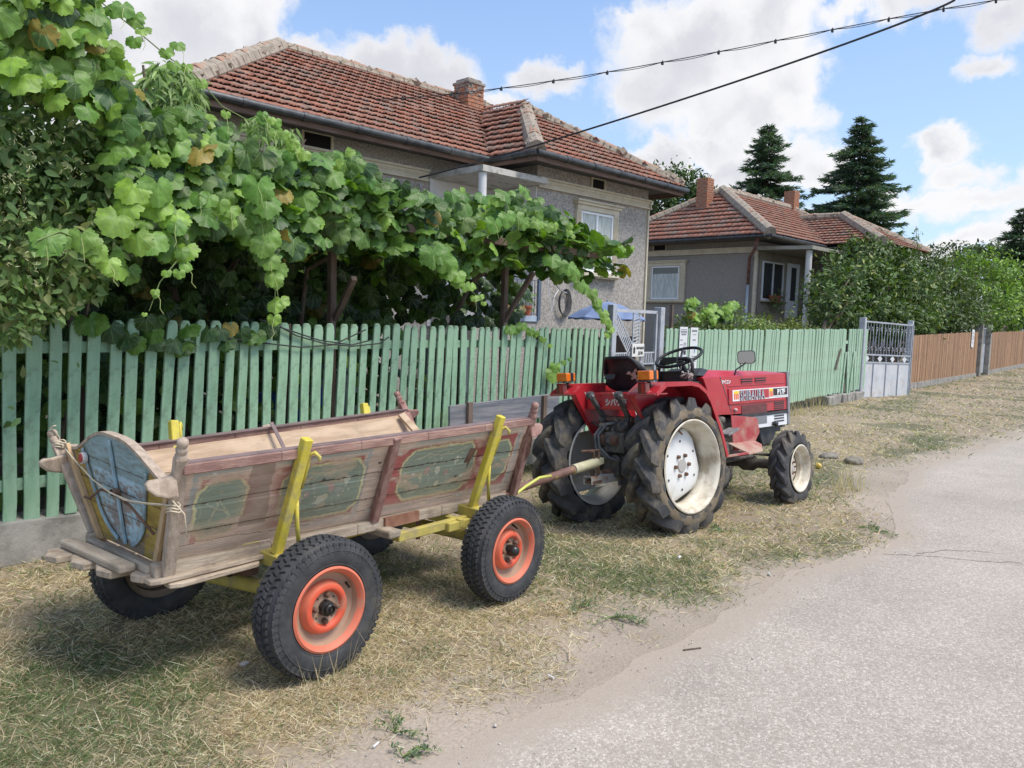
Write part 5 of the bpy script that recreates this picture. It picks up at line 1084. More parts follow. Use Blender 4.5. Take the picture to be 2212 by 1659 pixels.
    rim = m_.build('rim', rimmat or ORANGE, wh, smooth=True, auto=50)
    m_ = MB(); m_.lathe([(rr-.024, -s*(q-.06)), (.0, -s*(q-.075))], axis='y', n=40); m_.build('inner_disc', DUSTYRIM, rim)
    for i in range(5 if cap == 'ball' else 4):
        m_ = MB(); a = 2*math.pi*i/(5 if cap == 'ball' else 4)+.2; m_.lathe([(.0, s*(q-.018)), (.008, s*(q-.018)), (.012, s*(q-.026)), (.013, s*(q-.044))], (.058*math.cos(a), 0, .058*math.sin(a)), axis='y', n=8)
        m_.build('wheel_nut', RUSTY, rim)
    m_ = MB()
    for i in range(4):
        a = 2*math.pi*i/4+.98; m_.lathe([(.0, s*(q-.0425)), (.005, s*(q-.0425))], (.06*math.cos(a), 0, .06*math.sin(a)), axis='y', n=8)
    m_.build('small_hole', INK, rim)
    m_ = MB(); m_.tube([((rr-.035)*math.cos(.9), s*(q-.05), (rr-.035)*math.sin(.9)), ((rr-.05)*math.cos(.9), s*(q-.01), (rr-.05)*math.sin(.9))], .006, 8); m_.build('valve', GREASE, rim)
    m_ = MB()
    if cap == 'ball': m_.lathe([(.030, s*(q-.045)), (.033, s*(q-.01)), (.031, s*(q+.006)), (.024, s*(q+.018)), (.012, s*(q+.025)), (0, s*(q+.026))], axis='y', n=20)
    elif cap == 'hub': m_.lathe([(.036, s*(q-.045)), (.034, s*(q-.018)), (.025, s*(q-.016)), (.025, s*(q+.0)), (.020, s*(q+.004)), (.018, s*(q-.004)), (.009, s*(q-.003)), (.007, s*(q+.005)), (0, s*(q+.006))], axis='y', n=20)
    else: m_.lathe([(.04, -s*.0), (.04, -s*(q)), (0, -s*q)], axis='y', n=16)
    m_.build('hub_cap', GREASE, wh, smooth=True, auto=40)
    return wh
def tractor_wheel(parent, x, y, z, R, rr, w, side, nl, disc, rimm, discm, lug=.045, spin=0.0, sidecol=None, steer=0, tread_dir=1, offset=0.0):
    wh = bpy.data.objects.new('wheel', None); C.objects.link(wh); wh.parent = parent; wh.location = (x, y, z); wh.rotation_euler = (0, spin, steer); Rb = R-lug
    m_ = MB(); P = torus_prof(Rb, rr, w); m_.lathe(P, axis='y', n=72)
    for f_ in range(len(m_.f)):   # sidewall faces get the muddy look on the outer side
        ring = f_//72
        if (ring < 4 and side < 0) or (ring > 9 and side > 0): m_.mi[f_] = 1
    def surf(yn):   # radius of the carcass at lateral position yn (-.5...5) of w
        a = abs(yn); return Rb-(.0 if a < .3 else (a-.3)*.5*w*1.3)
    pitch = 2*math.pi/nl
    for sg in (-1, 1):
        for i in range(nl):
            ph0 = pitch*(i+(.5 if sg > 0 else 0)); st = []; K_ = 8
            for k in range(K_):
                t = k/(K_-1); yn = -.03+t*.60; ph = ph0+tread_dir*(t**1.15)*pitch*.92
                if yn <= .5: rb = surf(yn); top = R-(.0 if yn < .35 else (yn-.35)*.10); yy = yn*w
                else: rb = surf(.5)-(yn-.5)*w*2.6; top = R-.018-(yn-.5)*w*2.0; yy = .5*w+(yn-.5)*w*.35
                st.append((yy*sg, ph, rb-.012, top, (.034+.026*t+.016*math.sin(t*3.1))*(1.0 if k < K_-1 else .6)*R/.5))
            vs = []
            for (yy, ph, rb, top, hw) in st:
                for rad, h_ in ((rb, hw*1.35), (top, hw*.62), (top, -hw*.62), (rb, -hw*1.35)):
                    a = ph+h_/max(rad, .1); vs.append((rad*math.cos(a), yy, rad*math.sin(a)))
            fs = [(q*4+j, q*4+(j+1) % 4, q*4+4+(j+1) % 4, q*4+4+j) for q in range(K_-1) for j in range(4)]+[(0, 1, 2, 3), tuple(K_*4-4+j for j in (3, 2, 1, 0))]
            m_.add(vs, fs)
    ty = m_.build('tyre', [RUBBERT, sidecol or SIDEW], wh, smooth=True, auto=32); md = ty.modifiers.new('bevel', 'BEVEL'); md.width = .004; md.segments = 1; md.limit_method = 'ANGLE'; md.angle_limit = R_(45)
    s = side; q = w*.45+.004
    m_ = MB(); m_.lathe([(rr+.004, s*(q+.004)), (rr+.014, s*(q+.016)), (rr+.004, s*(q+.020)), (rr-.012, s*(q+.010)), (rr-.022, s*(q-.008)), (rr-.028, s*q*.45), (rr-.048, s*q*.30), (rr-.05, -s*q*.25), (rr-.03, -s*q*.40), (rr-.024, -s*(q-.01)), (rr-.012, -s*(q+.008)), (rr+.012, -s*(q+.016))], axis='y', n=72)
    m_.lathe([(rr+.012, -s*(q+.018)), (rr-.006, -s*(q+.02)), (rr-.034, -s*q*.38), (rr-.054, -s*q*.22), (rr-.052, s*q*.28), (rr-.03, s*q*.43)], axis='y', n=72)
    rim = m_.build('rim', rimm, wh, smooth=True, auto=50)
    dy = s*disc; rd = rr-.045; m_ = MB(); m_.lathe([(rd*.995, dy+s*(-.035)), (rd*.9, dy+s*-.012), (rd*.72, dy+s*.006), (rd*.5, dy+s*.016), (rd*.3, dy+s*.018), (0, dy+s*.018)], axis='y', n=60)
    if R > .45:   # pressed disc with four straight cut edges
        for i_, p_ in enumerate(m_.v):
            a_ = math.atan2(p_[2], p_[0])-.45; r_ = math.hypot(p_[0], p_[2]); d__ = (a_+math.pi/4) % (math.pi/2)-math.pi/4; lim = rd*.80/math.cos(d__)
            if r_ > lim: m_.v[i_] = (p_[0]*lim/r_, p_[1], p_[2]*lim/r_)
    d_ = m_.build('disc', discm, wh, smooth=True)
    m_ = MB(); hb = dy+s*.018; rc = R/.52
    m_.lathe([(.05*rc, hb), (.048*rc, hb+s*.008), (0, hb+s*.009)], axis='y', n=24); m_.build('hub', mat('bare_hub', (.40, .38, .35), rough=.6), d_)
    for i in range(6): m_ = MB(); a = 2*math.pi*i/6+.2; m_.lathe([(0, hb+s*.022), (.012*rc, hb+s*.022), (.015*rc, hb+s*.016), (.016*rc, hb)], (.082*rc*math.cos(a), 0, .082*rc*math.sin(a)), axis='y', n=6); m_.build('wheel_nut', RUSTY, d_)
    m_ = MB()
    for i in range(6): a = 2*math.pi*i/6+.7; rh = rd*.62; m_.lathe([(0, dy+s*.0135), (.010*rc, dy+s*.0135)], (rh*math.cos(a), 0, rh*math.sin(a)), axis='y', n=10)
    m_.build('small_hole', INK, d_)
    if R > .45:
        m_ = MB(); a = 2.0; m_.tube([((rr-.05)*math.cos(a), s*q*.5, (rr-.05)*math.sin(a)), ((rr-.09)*math.cos(a), s*q*.8, (rr-.09)*math.sin(a))], .008, 8); m_.build('valve', RUSTY, rim)
    return wh

# ---------------------------------------------------------------- cart
CO = Vector((2.06, 3.42, 0)); cart = thing('farm_cart', 'old painted wooden horse cart on rubber tyres, hitched behind the red tractor', 'cart', tuple(CO))
def L(x, y, z): return Vector((x, y, z))-CO
NY0, NY1, FY0, FY1 = 3.13, 2.905, 3.74, 4.00      # near bottom/top, far bottom/top in y
ZB, ZT = .555, .965
XR0, XR1, XF0, XF1 = 1.52, 1.475, 3.72, 3.64
YEL = mat('yellow_paint', (.56, .46, .04), (.66, .55, .08), scale=9, rough=.55, dirt=(.30, .25, .16), dscale=7, damt=.52)
DYEL = mat('dusty_yellow_beam', (.40, .33, .08), (.50, .42, .10), scale=8, rough=.8, dirt=(.27, .22, .16), dscale=5, damt=.6)
RWOOD = mat('red_brown_wood', (.21, .11, .09), (.36, .22, .17), scale=7, rough=.8, bump=.5, bscale=30, stretch=(.6, 4, 4), dirt=(.34, .24, .19), dscale=9, damt=.45)
OLDW = mat('bleached_wood', (.38, .30, .22), (.50, .41, .31), scale=6, rough=.9, bump=.6, bscale=26, stretch=(.6, 5, 5), dirt=(.20, .15, .11), dscale=7, damt=.42)
OLDWY = mat('bleached_wood_across', (.36, .29, .22), (.47, .40, .31), scale=6, rough=.9, bump=.6, bscale=26, stretch=(5, .6, 5), dirt=(.20, .17, .12), dscale=6, damt=.45)
TANW = mat('tan_inner_wood', (.40, .28, .18), (.55, .41, .28), scale=5, rough=.85, bump=.4, bscale=24, stretch=(.7, 5, 5), dirt=(.30, .22, .15), dscale=5, damt=.3)
PAINTW = mat('painted_cart_wood', (1, 1, 1), (.86, .84, .82), scale=8, rough=.8, bump=.45, bscale=34, stretch=(.5, 5, 5), attr=True)
def octd(u, v, cx, cy, hx, hy, cut):
    a = np.abs(u-cx)-hx; b = np.abs(v-cy)-hy; return np.maximum(np.maximum(a, b), (a+b+cut)*.7071)
def stroke(u, v, pts, w):
    d = np.full(u.shape, 9.0)
    for (x0, y0), (x1, y1) in zip(pts[:-1], pts[1:]):
        dx, dy = x1-x0, y1-y0; t = np.clip(((u-x0)*dx+(v-y0)*dy)/(dx*dx+dy*dy+1e-12), 0, 1); d = np.minimum(d, np.hypot(u-x0-t*dx, v-y0-t*dy))
    return d < w
def paint_side(u, v):   # u metres from the rear end (0..2.2), v metres up (0...45)
    n = fbm(u*6, v*14, 5); n2 = fbm(u*1.7+5, v*3+9, 4); n3 = fbm(u*30, v*60+3, 3); u = u+.016*(n3-.5)+.02*(fbm(u*9, v*20, 3)-.5); v = v+.010*(fbm(u*22+7, v*22, 3)-.5)
    wood = np.array([.66, .53, .40])[None]*(.65+.7*n)[:, None]*(.8+.4*n3)[:, None]; pinkw = np.array([.68, .49, .40])
    c = wood*.6+pinkw*.4*(.7+.6*n)[:, None]
    def put(mask, colr, a): nonlocal c; mm = (mask.astype(float)*a)[:, None]; c = c*(1-mm)+np.array(colr)[None]*mm
    wear = np.clip(1.3-.8*smooth01(.50, .66, n)-.35*smooth01(.5, .7, n2)-.25*smooth01(.6, .75, n3), .05, 1)
    wear = wear*(1-.9*np.exp(-((u-.40)/.09)**2))*(1-.55*np.exp(-((u-.30)/.2)**2)*(v < .16))*(1-.5*smooth01(.12, 0, v)*smooth01(.1, .5, n2))*(1-.45*np.exp(-((v-.02)/.04)**2))
    segs = [(.055, .98), (1.10, 2.15)]
    for (a, b) in segs:
        cx = (a+b)/2; hx = (b-a)/2; d = octd(u, v, cx, .215, hx, .195, .0)
        put((d < 0) & (d > -.022), (.36, .42, .40), wear*.75); put((d < -.03) & (d > -.036), (.52, .47, .33), wear*.7)
        put(d < -.04, (.46, .105, .095), wear*.92)
    pan = [(.205, .11, .135, .05), (.73, .225, .135, .05), (1.50, .27, .135, .06), (1.985, .10, .115, .05)]
    for (cx, hx, hy, cut) in pan:
        d = octd(u, v, cx, .215, hx, hy, cut); k = np.minimum(np.hypot(np.abs(u-cx)-hx, np.abs(v-.215)-hy), 9)
        put((d < .028) & (d > .004), (.30, .22, .14), wear*.3)
        put((d < .014), (.66, .62, .34), wear*.95); put(d < 0, (.23, .29, .235), wear*.88); put((d < -.014) & (d > -.019), (.45, .45, .28), wear*.5)
    r = np.random.default_rng(4)
    for (cx, hx) in ((.73, .20), (1.50, .24)):
        for sgn in (1, -1):
            v0 = .215+sgn*.098; put(stroke(u, v, [(cx-hx*.8, v0-.012), (cx-.1, v0+.004), (cx+.05, v0-.006), (cx+hx*.75, v0+.012)], .0035), (.55, .53, .34), wear*.7)
            for i in range(9):
                x0 = cx-hx*.75+i*hx*.17; put(stroke(u, v, [(x0, v0-.008), (x0+.03, v0+.012*(1 if i % 2 else -1))], .003), (.5, .5, .34), wear*.6)
        for i in range(8):
            x0 = cx-.13+i*.037+r.normal(0, .004); v0 = .215+r.normal(0, .03)+(.01 if i % 2 else -.02); s = r.uniform(.013, .02); col_ = [(.60, .55, .36), (.50, .30, .26), (.36, .38, .32), (.62, .60, .46)][i % 4]
            e = ((u-x0)/s)**2+((v-v0-.4*np.abs(u-x0))/(s*1.25))**2; put(e < 1, col_, wear*.8)
            put(stroke(u, v, [(x0, v0), (x0+r.normal(0, .04), .14+r.normal(0, .01))], .0022), (.45, .44, .30), wear*.5)
        for i in range(10): x0 = cx+r.uniform(-hx*.8, hx*.8); v0 = .215+r.uniform(-.09, .09); put(((u-x0)**2+(v-v0)**2) < .006**2, (.58, .56, .42), wear*.7)
    put(stroke(u, v, [(.16, .16), (.20, .26), (.25, .16)], .003) | stroke(u, v, [(.14, .25), (.26, .17)], .003), (.55, .52, .34), wear*.8)
    for k in range(16): x0, v0, s = r.uniform(0, 2.2), r.uniform(0, .42), r.uniform(.004, .014); put(((u-x0)/s)**2+((v-v0)/(s*.6))**2 < 1+.8*(n3-.5), (.70, .68, .64) if k % 3 else (.05, .035, .03), .85)
    # bare patches of brown, broken wood where the red stake used to rub
    put((np.abs(u-.38) < .06+.03*(n-.5)) & (v > .10), (.27, .19, .14), .6); put((np.abs(u-.55) < .025) & (v > .17) & (v < .40), (.22, .16, .12), .6)
    seam = (np.abs(v-(.255+.012*np.sin(u*1.3))) < .0028) | (np.abs(v-.125) < .0024); put(seam, (.06, .04, .03), .95)
    crack = np.abs(v-.05-.01*np.sin(u*7)) < .0016; put(crack & (n > .5), (.09, .06, .045), .9)
    # dust fallen on the lower half
    du = np.clip((.28-v)/.28, 0, 1)*.15*(.5+n); c = c*(1-du[:, None])+np.array([.42, .35, .27])[None]*du[:, None]
    return np.clip(c, .01, .9)
def side_board(near):
    nu, nv = 560, 112; uu = np.linspace(0, 1, nu); vv = np.linspace(0, 1, nv); Uu, Vv = np.meshgrid(uu, vv); u = Uu.ravel(); v = Vv.ravel()
    y0, y1 = (NY0, NY1) if near else (FY0, FY1); dz = 0 if near else -.113+.057*u
    x = (XR0*(1-v)+XR1*v)*(1-u)+(XF0*(1-v)+XF1*v)*u; y = y0*(1-v)+y1*v; z = ZB*(1-v)+(ZT+dz)*v-.035*u*(1-v)+.012*u*v
    sg = -1 if near else 1; plank = .004*(np.floor((v*.45-.0)/.127) % 2); y = y+sg*plank
    col = paint_side(u*2.2, v*.42)
    if not near: col = col[::1]
    V = np.stack([x, y, z], 1)-np.array(CO)[None]; i = np.arange(nu*nv).reshape(nv, nu); Fa = np.stack([i[:-1, :-1], i[:-1, 1:], i[1:, 1:], i[1:, :-1]], -1).reshape(-1, 4)
    lab = None
    bd = MB()
    q = [Vector(V[i[0, 0]]), Vector(V[i[0, -1]]), Vector(V[i[-1, -1]]), Vector(V[i[-1, 0]])]; t = Vector((0, -sg*.024, 0)); s0 = Vector((0, -sg*.006, 0))
    bd.hexa([q[0]+s0, q[1]+s0, q[1]+t, q[0]+t, q[3]+s0, q[2]+s0, q[2]+t, q[3]+t])
    b = bd.build('side_board', TANW, cart); npmesh('painted_face', V, Fa, PAINTW, b, col=col)
    # board joints and bolts on the inner face
    ib = MB()
    for f_ in (.33, .66): ib.bar(q[0].lerp(q[3], f_)+t*1.06, q[1].lerp(q[2], f_)+t*1.06, .004, .003)
    ib.build('board_joint', mat('dark_gap', (.07, .05, .035)), b)
    ib = MB()
    for k in range(9): p = q[3].lerp(q[2], .04+.115*k)+t*1.1+Vector((0, 0, -.03)); ib.lathe([(0, .0), (.008, .003), (.009, .008)], p, axis='y', n=8)
    ib.build('bolt_head', RUSTY, b); return b
side_board(True); side_board(False)
# top rails, sills
for near in (True, False):
    y1 = NY1 if near else FY1; sg = -1 if near else 1; dz = 0; DZ = (lambda u: 0) if near else (lambda u: -.113+.057*u)
    m_ = MB(); n = 5
    for i in range(n):
        u0_, u1_ = i/n, (i+1)/n; a = L(XR1*(1-u0_)+XF1*u0_, y1+sg*.006, ZT+DZ(u0_)+.012*u0_+.012); b = L(XR1*(1-u1_)+XF1*u1_, y1+sg*.006, ZT+DZ(u1_)+.012*u1_+.012); m_.bar(a, b, .048, .042)
    m_.build('top_rail', RWOOD, cart, bevel=.004)
    m_ = MB(); m_.bar(L(XR1, y1-sg*.004, ZT+DZ(0)+.036), L(XF1, y1-sg*.004, ZT+DZ(1)+.048), .05, .006); m_.build('iron_strip', mat('iron_strip', (.17, .12, .115), (.24, .17, .16), scale=9, rough=.7), cart)
    yb = NY0-.012 if near else FY0+.012
    m_ = MB(); ys = [.0, .006, -.004, .008, .0]; pts = [L(1.46, yb, .525), L(2.0, yb, .51), L(2.5, yb, .505), L(3.1, yb, .50), L(3.66, yb, .49)]
    for a, b in zip(pts[:-1], pts[1:]): m_.bar(a, b, .055, .058)
    m_.build('sill_beam', OLDW, cart, bevel=.008, seg=2)
# corner posts with turned finials, mid posts
def post(b, t, w, d, matl, fin=True, nm='corner_post'):
    b = L(*b); t = L(*t); m_ = MB(); m_.bar(b, t, w, d, up=(0, 1, 0)); o = m_.build(nm, matl, cart, bevel=.006, seg=2)
    if fin:
        ax = (t-b).normalized(); q = ax.to_track_quat('Z', 'Y').to_matrix(); m_ = MB()
        m_.lathe([(r_*.86, h_*.82) for r_, h_ in [(.030, -.01), (.028, .01), (.022, .018), (.026, .03), (.028, .045), (.020, .055), (.024, .062), (.027, .075), (.024, .09), (.014, .10), (0, .103)]], t, n=14, M=q); m_.build('finial', matl, o, smooth=True, auto=50)
    return o
PW = mat('pale_post_wood', (.36, .28, .21), (.50, .40, .31), scale=8, rough=.85, bump=.5, bscale=30, stretch=(4, 4, .6), dirt=(.22, .16, .12), dscale=8, damt=.4)
RPW = mat('red_post_wood', (.25, .12, .10), (.36, .21, .17), scale=8, rough=.8, bump=.5, stretch=(4, 4, .6), dirt=(.42, .32, .26), dscale=9, damt=.4)
post((1.515, NY0-.035, .50), (1.465, NY1-.025, 1.03), .052, .035, PW); post((1.515, FY0+.03, .50), (1.44, FY1+.03, .93), .046, .032, PW)
post((XF0+.02, NY0-.03, .49), (XF1+.0, NY1-.02, 1.03), .05, .035, RPW); post((XF0+.0, FY0+.03, .49), (XF1-.03, FY1+.02, 1.0), .05, .035, RPW)
post((2.61, NY0-.03, .525), (2.56, NY1-.03, 1.0), .05, .03, RPW, False, 'mid_post'); post((2.62, FY0+.03, .52), (2.56, FY1+.03, .93), .05, .03, PW, False, 'mid_post')
m_ = MB(); m_.bar(L(XF1-.09, FY1-.05, .93), L(XF1-.03, FY0-.03, .72), .05, .02, up=(0, 1, 0)); m_.build('inner_batten', TANW, cart)
m_ = MB(); m_.bar(L(2.56, FY1-.035, .955), L(2.60, FY0-.03, .62), .022, .006, up=(0, 1, 0)); m_.build('iron_strap', mat('iron_strip', (.1, .1, .1)), cart)
# carved ears at the four upper corners (side boards run out into them)
def ear(p, dirx, yv_, matl):
    m_ = MB(); s = dirx; prof = [(0, -.075), (.05, -.072), (.10, -.055), (.135, -.020), (.14, .005), (.12, .022), (.08, .022), (.04, .030), (0, .04)]
    base = L(*p); a = [base+Vector((s*x*.86, yv_*z, z*.80)) for x, z in prof]; m_.prism(a, (0, .032, 0)); m_.build('carved_ear', matl, cart, bevel=.009, seg=2)
ear((1.46, NY1-.01, .93), -1, .2, PW); ear((1.46, FY1-.04, .865), -1, -.2, PW); ear((XF1, NY1-.01, .95), 1, .2, RPW); ear((XF1-.02, FY1-.03, .93), 1, -.2, RPW)
# tail board: arched top, painted shield
def tail_paint(s, h):  # s -1..1 across, h 0..1 up to the side tops (arch above)
    n = fbm(s*4+3, h*5, 5); n2 = fbm(s*9+1, h*12, 4); n3 = fbm(s*20, h*34, 3)
    c = np.array([.27, .21, .15])[None]*(.7+.7*n)[:, None]*np.ones((len(s), 1))
    def put(mask, colr, a): nonlocal c; mm = (mask.astype(float)*a)[:, None]; c = c*(1-mm)+np.array(colr)[None]*mm
    yw = np.clip(smooth01(.46, .54, n2+.2*(np.abs(s) > .5)), 0, 1); put(np.ones_like(s, bool), (.44, .30, .035), yw*.8*(np.abs(s) > .40))
    sc_ = .55+.45*np.clip(h, 0, 1)   # trapezoid already in s
    w = np.where(h > .42, .56+.04*(h-.42), .56*np.sqrt(np.clip(1-((.42-h)/.36)**2, 0, 1))); sh = (np.abs(s+.03) < w) & (h > .05)
    worn = np.clip(smooth01(.36, .52, n3*.6+n2*.4), 0, 1)
    edge_ = sh & (np.abs(np.abs(s+.03)-w) < .05)
    put(sh, (.42, .60, .68), .95*(.25+.75*worn)); put(sh & (h > .84), (.24, .34, .34), .6); put(edge_, (.19, .31, .33), .9); put(np.abs(np.abs(s+.03)-w-.03) < .02, (.42, .30, .05), .7*(h < .9))
    put(sh & (n > .58) & (h < .75), (.27, .20, .16), .75)
    for hh in (.40, .66): put(np.abs(h-hh) < .006, (.07, .05, .04), .95)
    put(np.abs(h-.93) < .005, (.07, .05, .04), .9)
    return np.clip(c, .01, .9)
def tailboard():
    nu, nv = 130, 130; s = np.linspace(-1, 1, nu); vv = np.linspace(0, 1, nv); S, Vv = np.meshgrid(s, vv); S = S.ravel(); Vv = Vv.ravel()
    topf = lambda a: .93+.33*smooth01(.92, .10, np.abs(a)); H = topf(S)*Vv
    def pos(S, H, dx):
        z = ZB-.02+H*.42; f_ = (z-ZB)/(ZT-ZB); yn = NY0+(NY1-NY0)*f_; yf = FY0+(FY1-FY0)*f_; y = (yn+yf)/2-S*(yn-yf)/2*-1
        y = (yn+yf)/2+S*(yn-yf)/2; z = z-.045*(S+1)/2*f_; x = XR0+(XR1-XR0)*f_+dx; return np.stack([x, y, z], 1)-np.array(CO)[None]
    V = pos(S, H, -.012); i = np.arange(nu*nv).reshape(nv, nu); Fa = np.stack([i[:-1, :-1], i[:-1, 1:], i[1:, 1:], i[1:, :-1]], -1).reshape(-1, 4)
    m_ = MB(); k = 24; ss = np.linspace(-1, 1, k); A = [Vector(p) for p in pos(ss, ss*0, -.010)]+[Vector(p) for p in pos(ss[::-1], topf(ss[::-1]), -.010)]
    m_.prism(A, (.028, 0, 0)); tb = m_.build('tailboard', OLDWY, cart); npmesh('painted_face', V, Fa, mat('painted_tail', (1, 1, 1), (.75, .73, .7), scale=8, rough=.8, bump=.4, bscale=30, stretch=(5, .8, 5), attr=True), tb, col=tail_paint(S, H))
    BL = mat('blue_batten', (.32, .48, .56), (.24, .32, .34), scale=12, rough=.8, dirt=(.22, .17, .13), dscale=14, damt=.5)
    m_ = MB(); P = lambda a, h, d=-.022: Vector(pos(np.array([a]), np.array([h]), d)[0])
    m_.bar(P(-.03, .07), P(-.03, 1.22), .018, .008, up=(1, 0, 0))
    for sg in (-1, 1):
        pr = [(sg*(.56*math.sqrt(max(0, 1-((.42-h)/.36)**2)))-.03, h) for h in np.linspace(.09, .42, 9)]+[(sg*.58-.03, 1.0)]
        for (a0, h0), (a1, h1) in zip(pr[:-1], pr[1:]): m_.bar(P(a0, h0), P(a1, h1), .016, .006, up=(1, 0, 0))
    m_.build('blue_batten', BL, tb)
    m_ = MB(); pr = [(a, topf(np.array([a]))[0]+.012) for a in np.linspace(-1, 1, 26)]
    for (a0, h0), (a1, h1) in zip(pr[:-1], pr[1:]): m_.bar(P(a0, h0, .004), P(a1, h1, .004), .040, .014, up=(0, 0, 1))
    m_.build('arched_cap', PW, tb)
    m_ = MB()
    for sg in (1, -1):
        m_ = MB(); m_.bar(P(sg*.93, -.02, -.024), P(sg*.93, .98, -.024), .03, .018, up=(1, 0, 0)); m_.build('edge_batten', mat('straw_batten', (.44, .30, .16), (.54, .38, .22), scale=9, rough=.85, bump=.4, stretch=(4, 4, .6)), tb)
    rx = P(-.60, .90, -.03) ; m_ = MB(); m_.lathe([(0, -.014), (.020, -.014), (.022, -.008), (.022, .01)], rx, axis='x', n=20); ro = m_.build('reflector', mat('red_reflector', (.38, .03, .03), rough=.4), tb)
    m_ = MB(); m_.lathe([(.0215, -.010), (.0265, -.010), (.0265, .01)], rx, axis='x', n=20); m_.build('bezel', mat('bezel_white', (.6, .58, .54), rough=.6), ro)
    m_ = MB(); m_.tube([P(.86, .38, -.04), P(.4, .60, -.05), P(0, .66, -.045), P(-.25, .64, -.05), P(-.7, .45, -.04), P(-.84, .44, -.04)], .006, 7); m_.lathe([(.016, -.02), (.016, .01)], P(0, .66, -.03), axis='x', n=10); m_.build('locking_rod', RUSTY, tb, smooth=True)
    TW = mat('pale_twine', (.52, .44, .31), (.62, .54, .40), scale=40, rough=.9)
    m_ = MB(); e1 = P(-1.06, .98, -.03); e2 = P(1.06, .80, -.03)
    m_.tube([e1, P(-.8, .86, -.04), P(-.4, .72, -.05), P(0, .66, -.055), P(.4, .66, -.05), P(.8, .73, -.045), e2], .0035, 6)
    m_.tube([P(-.3, .68, -.05), P(.3, .65, -.055), P(.7, .72, -.05), e2], .003, 6)
    for c0 in (e1, e2):
        for k in range(3): m_.tube([c0+Vector((-.0+.026*math.cos(t), .026*math.sin(t), -.012*k+.006*math.sin(2*t))) for t in np.linspace(0, 6.28, 12)], .0035, 6)
    m_.tube([e2, e2+Vector((-.03, -.06, .03)), e2+Vector((.0, -.09, -.02)), e2+Vector((.02, -.07, -.12))], .003, 5); m_.tube([e2, e2+Vector((-.02, -.03, .05)), e2+Vector((-.03, .03, .07))], .003, 5)
    m_.tube([e1+Vector((0, 0, .02)), e1+Vector((-.03, .03, .07)), e1+Vector((-.02, -.01, .08))], .004, 5)
    m_.build('twine', TW, tb, smooth=True)
tailboard()
# floor planks sticking out at the back, worn ends
random.seed(5)
for i, (ya, yb, x0, x1, z) in enumerate(((3.12, 3.24, 1.40, 2.1, .497), (3.25, 3.42, 1.33, 3.7, .50), (3.43, 3.6, 1.30, 3.7, .50), (3.61, 3.76, 1.26, 3.7, .497))):
    m_ = MB(); m_.prism([L(x0+.02, ya, z-.018), L(x0, (ya+yb)/2, z-.02), L(x0+.03, yb-.005, z-.018), L(x1, yb-.005, z-.018), L(x1, ya, z-.018)], (0, 0, .034)); m_.build('floor_plank', OLDW, cart, bevel=.006)
m_ = MB(); m_.box(L(1.385, 3.47, .532), (.07, .56, .034), (0, 0, .04)); m_.build('cross_batten', OLDWY, cart, bevel=.01, seg=2)
m_ = MB(); m_.box(L(1.46, 3.42, .525), (.045, .58, .04), (0, .1, .02)); m_.build('cross_batten', OLDWY, cart, bevel=.01, seg=2)
for (xa, xb, ya, z) in ((1.43, 1.95, 3.075, .478), (1.50, 1.90, 3.05, .455)):
    m_ = MB(); m_.prism([L(xa, ya, z), L(xa+.04, ya-.02, z), L(xb, ya-.015, z+.005), L(xb+.04, ya+.04, z), L(xa, ya+.05, z)], (0, 0, .022)); m_.build('splintered_board', OLDW, cart, bevel=.004)
m_ = MB(); m_.bar(L(2.66, 2.985, .470), L(2.63, 3.85, .470), .085, .042); m_.build('cross_bearer', OLDWY, cart, bevel=.01, seg=2)
m_ = MB(); m_.box(L(2.79, 3.085, .508), (.24, .02, .055)); m_.build('rusty_plate', mat('rust_plate', (.22, .10, .06), (.32, .17, .11), scale=14, rough=.95), cart)
m_ = MB()   # front board
m_.hexa([L(XF0-.04, NY0+.03, ZB-.03), L(XF0-.01, NY0+.03, ZB-.03), L(XF0-.01, FY0-.03, ZB-.03), L(XF0-.04, FY0-.03, ZB-.03), L(XF1-.03, NY1+.10, .82), L(XF1, NY1+.10, .82), L(XF1, FY1-.10, .80), L(XF1-.03, FY1-.10, .80)]); m_.build('front_board', RWOOD, cart)
m_ = MB(); m_.prism([L(XF1+.03, NY1-.01, .92), L(XF1+.05, NY1+.03, .78), L(XF0+.02, NY0-.04, .60), L(XF0+.06, NY0-.01, .52), L(XF0, NY0-.01, .50), L(XF0-.02, NY0-.04, .60), L(XF1-.01, NY1+.02, .90)], (0, .028, 0)); m_.build('front_bracket', RWOOD, cart, bevel=.004)
# iron plate beside the front stake
m_ = MB(); m_.box(L(3.20, NY0-.135, .80), (.05, .012, .15), (R_(28), .12, 0)); m_.build('rusty_plate', RUSTY, cart, bevel=.003)
